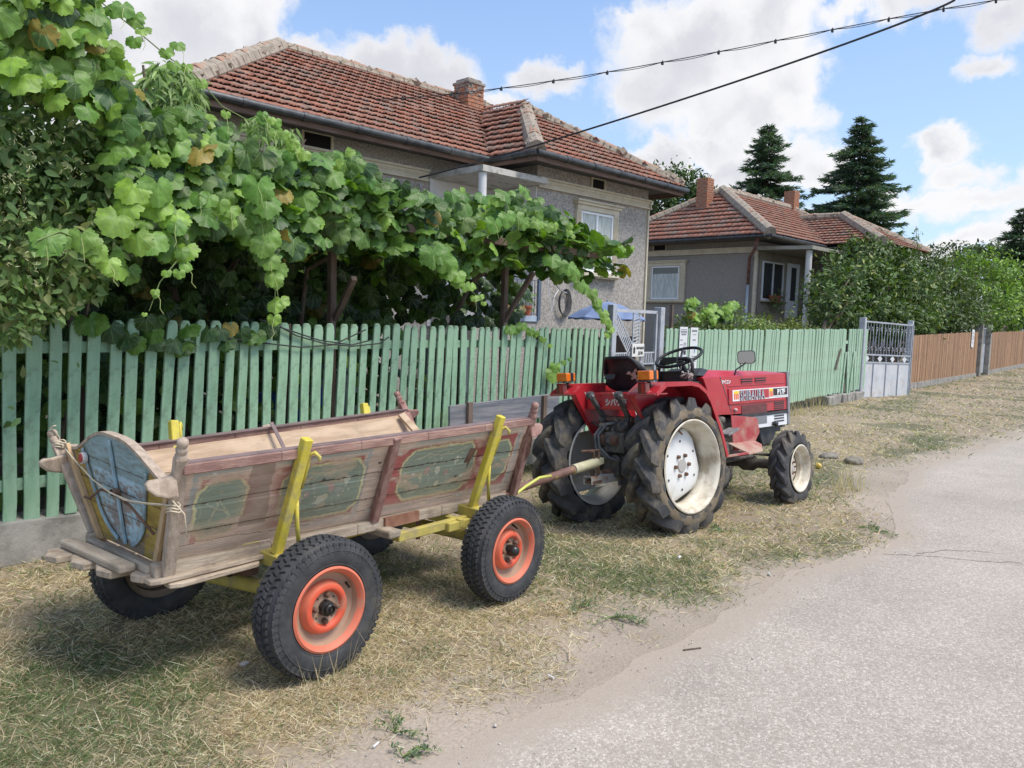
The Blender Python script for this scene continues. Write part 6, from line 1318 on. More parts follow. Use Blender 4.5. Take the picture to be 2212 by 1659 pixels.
# undercarriage
for (x, z) in ((1.98, .485), (3.27, .485)):
    m_ = MB(); m_.bar(L(x, 2.935, z), L(x, 3.92, z), .08, .06); m_.build('bolster', DYEL, cart, bevel=.005)
    for near in (1, 0):
        yb, yt = (3.005, 2.845) if near else (3.885, 4.045); sg = -1 if near else 1; zt = 1.052 if near else (1.0 if x < 3 else 1.01)
        m_ = MB(); m_.bar(L(x-.01, yb, z+.03), L(x+.035, yt, zt), .044, .042, up=(0, 1, 0)); st = m_.build('stake', YEL, cart, bevel=.004)
        m_ = MB(); yq = yt+(yb-yt)*.18; m_.tube([L(x+.05, yt*.62+yb*.38, .82), L(x+.062, yq, .93), L(x+.064, yq+sg*.01, .975), L(x+.075, yq+sg*.03, .985), L(x+.09, yq+sg*.045, .965), L(x+.088, yq+sg*.045, .945)], .0085, 7); m_.build('hook', YEL, st, smooth=True)
        m_ = MB(); m_.tube([L(x+.045, (yb*.55+yt*.45), .76), L(x+.055, yb+sg*.06, .66), L(x+.075, yb+sg*.05, z+.03)], .010, 8); m_.build('brace', YEL, st, smooth=True)
        m_ = MB()
        for k in range(3): f_ = .45+.13*k; m_.bar(L(x+.040, yb+(yt-yb)*f_+sg*.012, z+.03+(zt-z)*f_), L(x+.043, yb+(yt-yb)*(f_+.08)+sg*.012, z+.03+(zt-z)*(f_+.08)), .012, .010, up=(0, 1, 0))
        m_.build('weld_bead', YEL, st)
for (x, z, zz) in ((2.06, .325, -.14), (3.32, .325, -.03)):
    m_ = MB(); m_.tube([L(x, 2.86, z), L(x+zz, 3.96, z-.02+zz*.4)], .036, 12); m_.build('axle', DYEL, cart, smooth=True, auto=40)
m_ = MB(); m_.box(L(2.0, 3.3, .41), (.07, .09, .13)); m_.lathe([(.05, -.09), (.05, .02)], L(1.86, 3.3, .41), axis='x', n=14); m_.lathe([(.058, 0), (.058, .05)], L(1.90, 3.3, .41), axis='x', n=14); m_.build('coupling_tube', RUSTY, cart, smooth=True, auto=40)
m_ = MB(); m_.tube([L(1.95, 3.3, .42), L(3.2, 3.40, .42)], .042, 12); m_.build('centre_pole', YEL, cart, smooth=True, auto=40)
m_ = MB()
for a, b in (((2.71, 3.03, .437), (3.40, 3.03, .44)), ((2.735, 3.05, .435), (2.75, 3.8, .43)), ((3.05, 3.0, .43), (3.45, 3.0, .43)), ((3.05, 3.8, .43), (3.45, 3.8, .43)), ((3.15, 2.98, .44), (3.15, 3.84, .44))): m_.bar(L(*a), L(*b), .035, .05)
m_.build('turntable_frame', DYEL, cart, bevel=.004)
m_ = MB(); m_.box(L(3.1, 3.42, .47), (.3, .3, .02)); m_.lathe([(.012, .33), (.012, .46)], L(3.02, 3.2, 0), n=8); m_.build('turntable_plate', RUSTY, cart)
car_wheel(cart, 0, 2.80-CO.y, .304, .307, .180, .152, -1, 'hub', spin=.3, seed=1)
car_wheel(cart, -.17, 4.00-CO.y, .29, .312, .182, .152, 1, 'none', spin=1.1, rimmat=DUSTYRIM, seed=2)
car_wheel(cart, 3.325-CO.x, 2.81-CO.y, .296, .296, .175, .150, -1, 'ball', spin=-.4, seed=3, steer=R_(1))
car_wheel(cart, 3.335-CO.x, 4.02-CO.y, .296, .300, .175, .150, 1, 'none', spin=.8, rimmat=DUSTYRIM, seed=4)
# drawbar up to the tractor hitch
a = onz(1060, 1078, .455); e_ = ony(1240, 1012, a[1]); HP = ony(1272, 1003, a[1])
DP = [Vector((3.3, 3.40, .44)), Vector(tuple(ony(1075, 1070, 3.34))), Vector(tuple(ony(1245, 1012, 3.30))), Vector(tuple(ony(1288, 999, 3.29)))]
m_ = MB(); m_.tube([p-CO for p in DP[:3]], .030, 12); m_.build('drawbar', mat('flaking_brown_yellow', (.13, .065, .05), (.20, .11, .085), scale=9, rough=.75, dirt=(.60, .52, .06), dscale=5, damt=.36), cart, smooth=True, auto=40)
m_ = MB(); m_.tube([DP[2]-CO-(DP[3]-DP[2])*.15, DP[3]-CO], .037, 12); m_.bar(DP[3]-CO-Vector((.02, 0, 0)), DP[3]-CO+Vector((.07, 0, .01)), .05, .045); m_.build('drawbar_socket', mat('pale_olive_paint', (.42, .40, .24), (.50, .47, .31), scale=7, rough=.6, dirt=(.2, .14, .1), dscale=9, damt=.3), cart, smooth=True, auto=40)
m_ = MB(); q = DP[3]-CO; m_.tube([q+Vector((-.03, 0, .03)), q+Vector((-.04, 0, .09)), q+Vector((-.14, .03, .10))], .010, 7); m_.tube([q+Vector((.03, 0, .08)), q+Vector((.03, 0, -.10))], .012, 8); m_.bar(q+Vector((-.16, .03, .10)), q+Vector((.02, -.01, .095)), .02, .012); m_.build('hitch_pin', RUSTY, cart, smooth=True)
m_ = MB(); m_.tube([Vector((3.45, 3.05, .42))-CO, Vector(tuple(ony(1135, 1045, 3.2)))-CO+Vector((0, 0, -.02)), Vector(tuple(ony(1165, 1032, 3.22)))-CO+Vector((0, 0, -.0)), Vector(tuple(ony(1190, 1028, 3.24)))-CO], .010, 7); m_.build('stay_rod', mat('lime_yellow_paint', (.55, .56, .12), rough=.5), cart, smooth=True)
m_ = MB(); m_.tube([L(3.35, 3.05, .40), L(3.62, 3.02, .385)], .028, 10); m_.build('steering_tube', RUSTY, cart)
# ---------------------------------------------------------------- tractor
TR = thing('tractor', 'small red compact tractor with white wheel discs parked on the verge', 'tractor', (5.517, 3.219, -.049), (R_(-5.4), 0, R_(-8)))
RED = mat('tractor_red', (.40, .014, .022), (.46, .026, .035), scale=3, rough=.32, coat=.25, dirt=(.30, .12, .10), dscale=4, damt=.30)
DRED = mat('dusty_tractor_red', (.34, .025, .03), (.40, .08, .075), scale=4, rough=.5, dirt=(.38, .27, .20), dscale=3, damt=.62)
BLK = mat('black_plastic', (.022, .023, .025), (.034, .035, .037), scale=7, rough=.42, dirt=(.12, .11, .10), dscale=6, damt=.25)
VINYL = mat('worn_black_vinyl', (.010, .011, .014), (.02, .021, .025), scale=9, rough=.5, spec=.3, dirt=(.05, .045, .045), dscale=9, damt=.18)
CAST = mat('oily_casting', (.06, .055, .05), (.14, .12, .10), scale=11, rough=.7, bump=.4, dirt=(.02, .018, .016), dscale=7, damt=.5)
DSTEEL = mat('dark_steel', (.045, .047, .05), (.085, .085, .085), scale=10, rough=.6, dirt=(.16, .12, .09), dscale=6, damt=.3)
WHT = mat('white_panel_paint', (.74, .74, .74), rough=.4); GRYD = mat('grey_trim', (.13, .13, .135), rough=.5)
AMB = mat('amber_lens', (.80, .22, .015), (.70, .15, .01), scale=20, rough=.25, coat=.4); REDL = mat('red_lens', (.40, .01, .01), rough=.2, coat=.5); DREDL = mat('dark_red_lens', (.12, .008, .01), rough=.2, coat=.5)
# hood
YH = .22
m_ = MB()
side = [(.63, 1.178), (.80, 1.182), (1.70, 1.184), (2.01, 1.184), (2.01, .838), (1.05, .842), (.806, .853)]
top = [(.79, 1.243), (1.70, 1.214), (2.0, 1.192)]
vs = [(x, -YH, z) for x, z in side]+[(x, YH, z) for x, z in side]; vs += [(x, -.165, z) for x, z in top]+[(x, .165, z) for x, z in top]
m_.add(vs, [(6, 5, 4, 3, 2, 1, 0), (7, 8, 9, 10, 11, 12, 13), (0, 1, 14), (1, 2, 15, 14), (2, 3, 16, 15), (7, 17, 8), (8, 17, 18, 9), (9, 18, 19, 10), (14, 15, 18, 17), (15, 16, 19, 18), (0, 14, 17, 7), (3, 4, 11, 10, 19, 16), (6, 0, 7, 13)])
hood = m_.build('hood', RED, TR, bevel=.006, seg=2)
m_ = MB(); m_.box((1.49, 0, 1.0), (.98, YH*2+.022, .145)); m_.box((1.49, 0, 1.094), (1.0, YH*2+.014, .012)); m_.build('raised_side_panel', RED, hood, bevel=.006, seg=2)
m_ = MB(); m_.bar((.885, -YH-.001, 1.18), (1.05, -YH-.001, .86), .006, .004, up=(0, 1, 0)); m_.build('panel_seam', GRYD, hood)
def side_rects(nm, lst, matl, parent, d=.0, t=.004, both=True):
    for sg in ((-1, 1) if both else (-1,)):
        m_ = MB()
        for (x0, x1, z0, z1) in lst: m_.box(((x0+x1)/2, sg*(YH+d+t/2), (z0+z1)/2), (x1-x0, t, z1-z0))
        m_.build(nm, matl, parent)
slots = [(1.215, 1.405, 1.140, 1.154), (1.215, 1.405, 1.117, 1.130), (1.447, 1.637, 1.142, 1.156), (1.447, 1.637, 1.119, 1.132)]
side_rects('hood_vent', slots+[(1.775, 1.955, z, z+.010) for z in (.848, .868, .888, .905)], INK, hood, d=.0)
side_rects('hood_vent_lip', [(a, b, c-.006, c) for a, b, c, d in slots], RED, hood, d=.0, t=.010)
side_rects('side_grille', [(1.21, 1.64, .828, .912)], mat('side_grille_brown', (.10, .025, .025), (.16, .05, .045), scale=60, rough=.6, stretch=(.2, 1, 3)), hood)
side_rects('black_stripe', [(1.08, 2.012, .803, .830)], BLK, hood, d=.0, t=.008)
# white lower front skirt
m_ = MB(); m_.box((1.70, 0, .745), (.62, YH*2, .113)); m_.build('lower_skirt', WHT, TR, bevel=.004)
side_rects('skirt_vent', [(1.77, 1.95, z, z+.012) for z in (.727, .753, .778)], INK, TR, d=.0); side_rects('skirt_mesh', [(1.42, 1.635, .728, .795)], mat('grey_mesh', (.16, .16, .165), (.24, .24, .24), scale=90, rough=.6), TR)
m_ = MB(); m_.lathe([(.0, -.045), (.022, -.045), (.026, -.03), (.018, 0)], (1.745, -YH, .715), axis='y', n=14); m_.build('rubber_knob', BLK, TR, smooth=True)
m_ = MB(); m_.lathe([(.0, -.025), (.012, -.025), (.018, -.012), (.018, 0)], (1.10, -YH, .878), axis='y', n=14); m_.build('side_button', mat('pale_button', (.55, .35, .33), rough=.4), hood, smooth=True)
# grille frame at the very front
m_ = MB(); m_.box((2.03, 0, 1.0), (.045, YH*2+.03, .40)); m_.box((2.03, 0, .745), (.045, YH*2+.02, .12)); m_.build('front_grille', mat('grey_grille_frame', (.20, .20, .205), (.26, .26, .26), scale=30, rough=.6), TR, bevel=.008, seg=2)
for sg in (-1, 1):
    m_ = MB(); m_.lathe([(.0, .008), (.06, .006), (.066, -.004)], (2.055, sg*.12, .95), axis='x', n=20); m_.build('headlight', mat('lamp_glass', (.6, .6, .6), rough=.15), TR, smooth=True)
# badge banner
side_rects('badge_border', [(1.055, 2.012, .956, 1.056)], WHT, hood, d=.0112, t=.002)
side_rects('badge_field', [(1.165, 1.665, .966, 1.047)], RED, hood, d=.0135, t=.001)
side_rects('badge_yellow', [(1.075, 1.155, 1.022, 1.046), (1.672, 1.735, 1.022, 1.046)], mat('badge_yellow', (.85, .55, .03), rough=.4), hood, d=.0135, t=.0012)
side_rects('badge_orange', [(1.075+.028*i, 1.095+.028*i, .972, 1.022) for i in range(3)]+[(1.674+.022*i, 1.690+.022*i, .972, 1.022) for i in range(3)], mat('badge_orange', (.75, .14, .02), rough=.4), hood, d=.0135, t=.0012)
side_rects('badge_black', [(1.742, 2.0, .980, 1.047)], mat('badge_black', (.03, .012, .012), rough=.4), hood, d=.0135, t=.0012)
side_rects('badge_rule', [(1.745, 1.995, .9665, .9695)], mat('badge_grey', (.35, .35, .35)), hood, d=.0135, t=.0012)
TXM = lambda x, y, z: Matrix.Translation((x, y, z)) @ Matrix.Rotation(math.pi/2, 4, 'X')
text_mesh('SHIBAURA', .112, hood, 'lettering_outline', mat('badge_ink', (.035, .03, .035), rough=.5), TXM(1.170, -YH-.0165, .9655), sx=.70, extrude=.001, off=.0060, space=1.16)  # dark printed outline behind the silver badge letters
text_mesh('SHIBAURA', .112, hood, 'lettering', mat('badge_silver', (.36, .37, .40), rough=.45), TXM(1.170, -YH-.019, .9655), sx=.70, extrude=.001, off=.0035, space=1.16)
text_mesh('P17F', .072, hood, 'lettering', WHT, TXM(1.81, -YH-.017, .987), sx=1.0, extrude=.001, off=.003)
text_mesh('マイコン', .040, hood, 'lettering', WHT, TXM(.900, -YH-.003, 1.118), sx=.90, extrude=.001, off=.0018)
text_mesh('エレオート', .024, hood, 'lettering', mat('faded_gold', (.28, .10, .04), rough=.5), TXM(1.05, -YH-.003, 1.120), sx=1.1, extrude=.001, off=.0006) if False else None
# mirror
m_ = MB(); m_.tube([(1.127, -.215, 1.19), (1.13, -.225, 1.235), (1.21, -.27, 1.288), (1.215, -.27, 1.30)], .007, 8); m_.build('mirror_arm', BLK, TR, smooth=True)
def rrect(w, h, r, n=5): 
    P = []
    for cx, cy, a0 in ((w/2-r, h/2-r, 0), (-w/2+r, h/2-r, 90), (-w/2+r, -h/2+r, 180), (w/2-r, -h/2+r, 270)):
        for k in range(n+1): a = R_(a0+90*k/n); P.append((cx+r*math.cos(a), cy+r*math.sin(a)))
    return P
q = Euler((0, R_(-4), R_(28))).to_matrix(); cm = Vector((1.225, -.275, 1.345))
m_ = MB(); m_.prism([cm+q @ Vector((0.0, -u, v)) for u, v in rrect(.155, .118, .03)], q @ Vector((.025, 0, 0))); mi_ = m_.build('mirror_housing', BLK, TR, bevel=.006, seg=2)
mg = bpy.data.materials.new('mirror_glass'); mg.use_nodes = True; b_ = mg.node_tree.nodes['Principled BSDF']; b_.inputs['Base Color'].default_value = (.42, .45, .46, 1); b_.inputs['Metallic'].default_value = 1; b_.inputs['Roughness'].default_value = .16
m_ = MB(); m_.prism([cm+q @ Vector((-.003, -u, v)) for u, v in rrect(.143, .106, .028)], q @ Vector((.004, 0, 0))); m_.build('mirror_glass', mg, mi_)
# chassis
m_ = MB(); m_.box((.95, 0, .60), (1.9, .22, .22)); m_.box((.35, 0, .50), (.7, .26, .30)); m_.box((1.0, 0, .74), (1.1, .3, .14)); m_.build('engine_block', CAST, TR, bevel=.02, seg=2)
m_ = MB(); m_.lathe([(0, -.55), (.105, -.54), (.12, -.4), (.12, .2), (.10, .26), (0, .27)], (.85, 0, .43), axis='x', n=18); m_.build('gearbox_housing', DSTEEL, TR, smooth=True, auto=40)
m_ = MB(); m_.lathe([(.0, -.35), (.09, -.35), (.10, -.30), (.075, -.22), (.12, -.12), (.13, .12), (.075, .22), (.10, .30), (.09, .37), (0, .37)], (0, 0, .50), axis='y', n=20); m_.build('rear_axle', CAST, TR, smooth=True, auto=40)
m_ = MB(); r = random.Random(2)
m_.box((-.12, 0, .62), (.30, .26, .42)); m_.box((-.24, 0, .80), (.12, .30, .10)); m_.box((-.30, -.05, .70), (.10, .20, .16)); m_.box((-.27, .08, .60), (.08, .10, .2)); m_.box((-.3, -.02, .50), (.1, .14, .14))
for k in range(34): m_.box((-.28-.06*r.random(), r.uniform(-.14, .14), r.uniform(.48, .88)), (r.uniform(.02, .07),)*2+(r.uniform(.02, .06),), (r.random(), r.random(), r.random()))
m_.build('rear_casting', CAST, TR, bevel=.008)
m_ = MB(); m_.lathe([(0, -.16), (.026, -.16), (.026, .16), (0, .16)], (-.235, 0, .875), axis='y', n=14); m_.lathe([(0, -.10), (.045, -.10), (.045, -.03), (.02, -.03), (.02, .05), (.05, .05), (.05, .10), (0, .10)], (-.33, 0, .72), axis='y', n=12); m_.lathe([(0, -.12), (.03, -.12), (.035, 0), (.05, 0)], (-.30, -.01, .47), axis='x', n=14); m_.build('cross_shaft', RUSTY, TR, smooth=True, auto=40)
for sg in (-1, 1):
    m_ = MB(); a = Vector((-.24, sg*.125, .87)); b = Vector((-.385, sg*.147, 1.072)); m_.bar(a, b, .022, .042, up=(0, 1, 0)); m_.lathe([(0, -.02), (.032, -.02), (.032, .02), (0, .02)], b, axis='y', n=16); m_.lathe([(0, -.022), (.036, -.022), (.036, .022), (0, .022)], a, axis='y', n=16); m_.build('lift_arm', DSTEEL, TR, smooth=True, auto=40)
    m_ = MB(); m_.lathe([(0, -.03), (.012, -.03), (.012, .03), (0, .03)], b, axis='y', n=10); m_.tube([b+Vector((0, .03, 0)), b+Vector((-.01, .05, .025)), b+Vector((.01, .045, -.03))], .003, 5); m_.build('arm_pin', mat('bright_pin', (.5, .5, .5), rough=.4, metal=.6), TR)
    m_ = MB(); m_.bar((-.15, sg*.17, .42), (-.42, sg*.15, .40), .02, .04); m_.build('lower_link', DSTEEL, TR)
for k, (o1, o2) in enumerate(((0, 0), (.035, .02))):
    m_ = MB(); m_.tube([(-.25, -.02-o1, .86), (-.34, .06-o1, .84), (-.40, .10-o1, .76), (-.41, .08-o1, .66), (-.38, .0-o1, .58), (-.30, -.10-o2, .55)], .012, 8); m_.build('hydraulic_hose', mat('grey_hose', (.07, .075, .08), (.13, .13, .13), scale=12, rough=.6), TR, smooth=True)
m_ = MB(); m_.tube([(-.22, .30, .83), (-.26, .24, .85), (-.24, .18, .80)], .008, 6); m_.build('breather_pipe', CAST, TR, smooth=True)
# drawbar hitch
m_ = MB(); m_.box((-.36, 0, .455), (.50, .085, .012)); m_.box((-.36, -.04, .425), (.50, .010, .06)); m_.box((-.36, .04, .425), (.50, .010, .06)); m_.build('hitch_channel', mat('flaking_grey_paint', (.40, .38, .34), (.30, .18, .12), scale=8, rough=.8, lo=.5, hi=.6, dirt=(.22, .10, .06), dscale=9, damt=.35), TR, bevel=.003)
m_ = MB(); m_.box((-.55, 0, .415), (.10, .10, .02)); m_.lathe([(.02, .38), (.02, .5)], (-.55, 0, 0), n=10); m_.build('hitch_jaw', RUSTY, TR)
# red rear box panel
m_ = MB(); m_.box((-.16, 0, 1.022), (.29, .52, .135)); m_.build('seat_box', RED, TR, bevel=.006, seg=2)
Mb = Matrix(((0, 0, -1, -.307), (-1, 0, 0, .062), (0, 1, 0, .992), (0, 0, 0, 1)))
text_mesh('シバウラ', .062, TR, 'lettering', mat('faded_white', (.55, .50, .49), rough=.6), Mb, sx=.9, extrude=.001, off=.003)
# fenders
for sg in (-1, 1):
    pr = [(-.445, 1.078), (-.43, 1.093), (-.31, 1.160), (0.0, 1.158), (.10, 1.140), (.20, 1.083), (.26, 1.01), (.306, .926), (.384, .767), (.462, .56)]
    m_ = MB(); yo, yi = sg*.545, sg*.275
    for i in range(len(pr)-1):
        (x0, z0), (x1, z1) = pr[i], pr[i+1]; m_.hexa([(x0, yi, z0-.006), (x1, yi, z1-.006), (x1, yo, z1-.006), (x0, yo, z0-.006), (x0, yi, z0+.006), (x1, yi, z1+.006), (x1, yo, z1+.006), (x0, yo, z0+.006)])
        if i > 0: m_.bar((x0, yo, z0-.012), (x1, yo, z1-.012), .010, .03)
    fd = m_.build('fender', RED, TR, smooth=False)
    inner = [(-.43, 1.086), (-.31, 1.153), (0, 1.150), (.10, 1.133), (.20, 1.076), (.306, .92), (.384, .76), (.462, .55), (.20, .60), (-.10, .66), (-.19, .70)]
    m_ = MB(); m_.prism([(x, yi, z) for x, z in inner], (0, sg*.008, 0)); m_.prism([(-.43, yi, 1.086), (-.43, yi+sg*.06, 1.086), (-.19, yi+sg*.02, .70), (-.19, yi, .70)], (.008, 0, 0)); m_.build('fender_side', RED, fd)
    m_ = MB(); m_.hexa([(-.452, sg*.30, 1.079), (-.30, sg*.30, 1.079), (-.30, sg*.545, 1.079), (-.452, sg*.545, 1.079), (-.452, sg*.30, 1.087), (-.30, sg*.30, 1.087), (-.30, sg*.545, 1.087), (-.452, sg*.545, 1.087)]); m_.build('fender_shelf', DRED, fd)
    y_ = sg*.425
    m_ = MB(); m_.box((-.385, y_, 1.180), (.10, .13, .006)); m_.box((-.36, y_, 1.13), (.008, .03, .1)); m_.build('lamp_bracket', DSTEEL, TR)
    m_ = MB(); m_.box((-.425, y_, 1.128), (.055, .075, .082)); tl = m_.build('tail_light', DREDL, TR, bevel=.006, seg=2)
    m_ = MB(); m_.box((-.448, y_-.014, 1.128), (.012, .028, .066)); m_.build('lens', REDL, tl)
    m_ = MB(); m_.box((-.445, y_, 1.170), (.02, .078, .005)); m_.build('lamp_lip', RED, tl)
    m_ = MB(); m_.box((-.40, y_, 1.222), (.052, .118, .070)); am = m_.build('indicator_lamp', AMB, TR, bevel=.008, seg=2)
    m_ = MB(); m_.box((-.36, y_, 1.222), (.034, .122, .073)); m_.build('lamp_body', BLK, am, bevel=.004); m_ = MB(); m_.box((-.332, y_, 1.222), (.026, .118, .069)); m_.build('front_lens', AMB, am, bevel=.006)
    # foot board and shield
    m_ = MB(); m_.prism([(.42, sg*.26, .515), (.86, sg*.26, .50), (.93, sg*.30, .50), (.93, sg*.46, .51), (.80, sg*.52, .525), (.42, sg*.53, .53)], (0, 0, .022)); fb = m_.build('foot_board', DRED, TR, bevel=.004)
    m_ = MB()
    for i in range(7): m_.box((.47+.055*i, sg*.40, .5475), (.03, .2, .006))
    m_.build('rubber_mat', BLK, fb)
    m_ = MB(); pts = [(.93, .842), (1.33, .80), (1.36, .78), (1.385, .66), (1.28, .585), (.93, .51)]
    m_.prism([(x, sg*(.285 if z > .6 else .30), z) for x, z in pts], (0, sg*.008, 0)); m_.build('leg_shield', DRED, TR, bevel=.003)
    m_ = MB(); m_.prism([(.86, sg*.295, .60), (1.28, sg*.295, .59), (1.30, sg*.36, .555), (1.18, sg*.44, .512), (.90, sg*.48, .512)], (0, 0, .008)); m_.build('dusty_floor', mat('floor_dust', (.40, .28, .21), (.34, .12, .10), scale=5, rough=.85), TR)
PM = mat('worn_pedal', (.16, .15, .15), (.26, .25, .24), scale=20, rough=.6)
m_ = MB(); m_.box((.78, -.36, .712), (.17, .11, .02), (0, -.25, 0)); m_.tube([(.72, -.33, .71), (.80, -.30, .64), (.80, -.27, .55)], .012, 7); m_.build('pedal', PM, TR, bevel=.003)
m_ = MB(); m_.box((.62, -.36, .72), (.10, .10, .02), (0, -.25, 0)); m_.tube([(.53, -.33, .715), (.66, -.30, .64), (.67, -.27, .55)], .012, 7); m_.build('pedal', PM, TR, bevel=.003)
m_ = MB(); m_.lathe([(.03, .68), (.035, .78), (.055, .79), (.055, .83), (.03, .84)], (.80, -.25, 0), n=14); m_.build('filter_bowl', CAST, TR, smooth=True)
m_ = MB(); m_.box((.72, 0, .93), (.36, .40, .24)); m_.build('battery_tray', RED, TR, bevel=.006)
# console, handle, steering
m_ = MB(); m_.box((.66, 0, 1.17), (.30, .31, .15)); m_.box((.66, -.0, 1.10), (.34, .37, .10)); m_.box((.64, 0, 1.02), (.36, .40, .14)); m_.hexa([(.58, -.2, 1.20), (.82, -.2, 1.18), (.82, .2, 1.18), (.58, .2, 1.20), (.70, -.17, 1.262), (.80, -.16, 1.245), (.80, .16, 1.245), (.70, .17, 1.262)]); m_.build('console', BLK, TR, bevel=.006, seg=2)
m_ = MB(); m_.tube([(.49, .135, 1.14), (.49, .135, 1.26), (.49, .10, 1.335), (.49, .06, 1.348), (.49, -.16, 1.348), (.49, -.205, 1.335), (.49, -.215, 1.30), (.49, -.215, 1.21)], .015, 10); m_.build('grab_handle', BLK, TR, smooth=True)
m_ = MB(); m_.box((.475, .0, 1.338), (.035, .16, .052)); m_.build('maker_plate', BLK, TR, bevel=.004)
m_ = MB(); m_.tube([(.72, 0, 1.18), (.60, 0, 1.345)], .03, 10); m_.lathe([(.02, -.04), (.045, -.02), (.04, .01), (0, .02)], (.595, 0, 1.35), n=14); m_.build('steering_column', BLK, TR, smooth=True, auto=40)
qs = Euler((0, R_(-24), 0)).to_matrix(); cs = Vector((.60, 0, 1.362)); m_ = MB(); m_.tube([cs+qs @ Vector((.2*math.cos(t), .2*math.sin(t), .0)) for t in np.linspace(0, 6.2832, 41)], .0135, 10, False)
for a in (.4, 2.5, 4.5): m_.tube([cs+qs @ Vector((0, 0, -.03)), cs+qs @ Vector((.1*math.cos(a), .1*math.sin(a), -.022)), cs+qs @ Vector((.195*math.cos(a), .195*math.sin(a), 0))], .010, 8)
m_.build('steering_wheel', VINYL, TR, smooth=True)
m_ = MB(); m_.tube([(.42, .26, 1.255), (.34, .26, 1.265), (.26, .26, 1.262)], [.008, .02, .012], 8); m_.tube([(.60, .2, 1.22), (.42, .26, 1.255)], .006, 6); m_.build('throttle_lever', BLK, TR, smooth=True)
m_ = MB(); m_.tube([(.55, -.05, 1.25), (.55, -.06, 1.30)], .006, 6); m_.tube([(.55, -.14, 1.25), (.55, -.15, 1.30)], .006, 6); m_.build('gear_lever', mat('bright_pin', (.5, .5, .5)), TR)
m_ = MB(); r = random.Random(6)
for k in range(9): c = Vector((.36+r.uniform(-.03, .03), -.25+r.uniform(-.03, .03), 1.18+r.uniform(-.02, .05))); m_.tube([c, c+Vector((r.uniform(-.04, .04), r.uniform(-.04, .04), r.uniform(-.03, .03))), c+Vector((r.uniform(-.04, .04), r.uniform(-.04, .04), r.uniform(-.04, .02)))], [.006, .010, .006], 6)
m_.build('rag_knot', mat('pale_rag', (.45, .40, .36), (.30, .25, .22), scale=30, rough=.95), TR, smooth=True)
# seat: one curved shell, back and pan
vs = []; NU, NV = 21, 17
def seatp(u, v):   # u -1..1 across, v 0..1 from the front of the pan to the top of the back
    w = .235*(1-.18*(1-v)); edge = abs(u)
    if v < .5: t = v/.5; x = .20-.28*t; z = 1.10+.012*(1-t)
    else: t = (v-.5)/.5; x = -.08-.03*t-.10*t; z = 1.10+.265*math.sin(t*math.pi/2*.98)*(1-.42*max(0, edge-.55)**2/.2*(t > .3))
    z += .045*edge**3*(v < .62)+.0; x += (.10*edge**2.2)*(v > .45)*min(1, (v-.45)*4)
    return Vector((x, .035+u*w*(1-.20*max(0, v-.80)/.2), z))
P = [[seatp(-1+2*i/(NU-1), j/(NV-1)) for i in range(NU)] for j in range(NV)]
m_ = MB(); m_.add([p for row_ in P for p in row_], [(j*NU+i, j*NU+i+1, (j+1)*NU+i+1, (j+1)*NU+i) for j in range(NV-1) for i in range(NU-1)])
so = m_.build('seat', VINYL, TR, smooth=True); md = so.modifiers.new('t', 'SOLIDIFY'); md.thickness = .03; md.offset = 0; md = so.modifiers.new('s', 'SUBSURF'); md.levels = 1; md.render_levels = 1
m_ = MB(); rimp = [P[j][0] for j in range(8, NV)]+P[NV-1]+[P[j][NU-1] for j in range(NV-1, 7, -1)]; m_.tube(rimp, .016, 8); m_.build('piping', VINYL, so, smooth=True)
m_ = MB(); r = random.Random(11)   # torn cover showing the foam
for (u0_, v0_, s_) in ((.55, .66, .035), (.70, .62, .03), (.40, .68, .022), (.62, .72, .02), (.80, .60, .02), (.48, .62, .012)):
    c = seatp(-u0_, v0_)+Vector((-.030, 0, 0)); pts = [c+Vector((0, s_*r.uniform(.4, 1.1)*math.cos(a)*1.1, s_*r.uniform(.4, 1.1)*math.sin(a))) for a in np.linspace(0, 6.28, 13)[:-1]]
    pts = [p+Vector((.25*(abs(p.y-.035)/.2)**2*.1-.004, 0, 0)) for p in pts]; m_.prism(pts, (.006, 0, 0))
m_.build('torn_cover', mat('bare_foam', (.36, .22, .17), (.45, .30, .24), scale=30, rough=.95), so)
m_ = MB(); m_.box((-.175, .12, 1.215), (.012, .10, .04), (0, .3, 0)); m_.build('seat_label', mat('dull_label', (.05, .055, .06), rough=.6), so)
m_ = MB(); m_.box((.0, .0, 1.085), (.20, .20, .03)); m_.build('seat_mount', DSTEEL, TR)
# front axle, support
m_ = MB(); m_.box((1.80, 0, .655), (.42, .30, .065)); m_.box((1.62, 0, .56), (.2, .24, .14)); m_.prism([(1.58, -.16, .69), (1.95, -.16, .69), (1.86, -.16, .55), (1.66, -.16, .50)], (0, .32, 0)); m_.build('front_support', DSTEEL, TR, bevel=.008)
m_ = MB(); m_.lathe([(0, -.36), (.05, -.35), (.045, -.10), (.075, -.05), (.075, .05), (.045, .10), (.05, .35), (0, .36)], (1.66, 0, .34), axis='y', n=16); m_.lathe([(.05, .24), (.055, .42), (.04, .46), (0, .47)], (1.69, -.33, 0), n=12); m_.lathe([(.05, .24), (.055, .42), (.04, .46), (0, .47)], (1.69, .33, 0), n=12); m_.build('front_axle', CAST, TR, smooth=True, auto=40)
m_ = MB(); m_.tube([(1.0, -.12, .42), (1.55, -.10, .42)], .022, 8); m_.tube([(.95, -.20, .47), (1.35, -.22, .47), (1.55, -.28, .44)], .014, 8); m_.build('steering_rod', CAST, TR, smooth=True)
m_ = MB(); m_.tube([(2.0, -.1, .68), (2.10, -.1, .68)], .015, 6); m_.box((2.06, 0, .675), (.06, .3, .03)); m_.build('front_bumper', BLK, TR)
tractor_wheel(TR, 0, -.398, .51, .535, .350, .28, -1, 14, .018, CREAMRIM, WHITERIM, lug=.062, spin=.15)
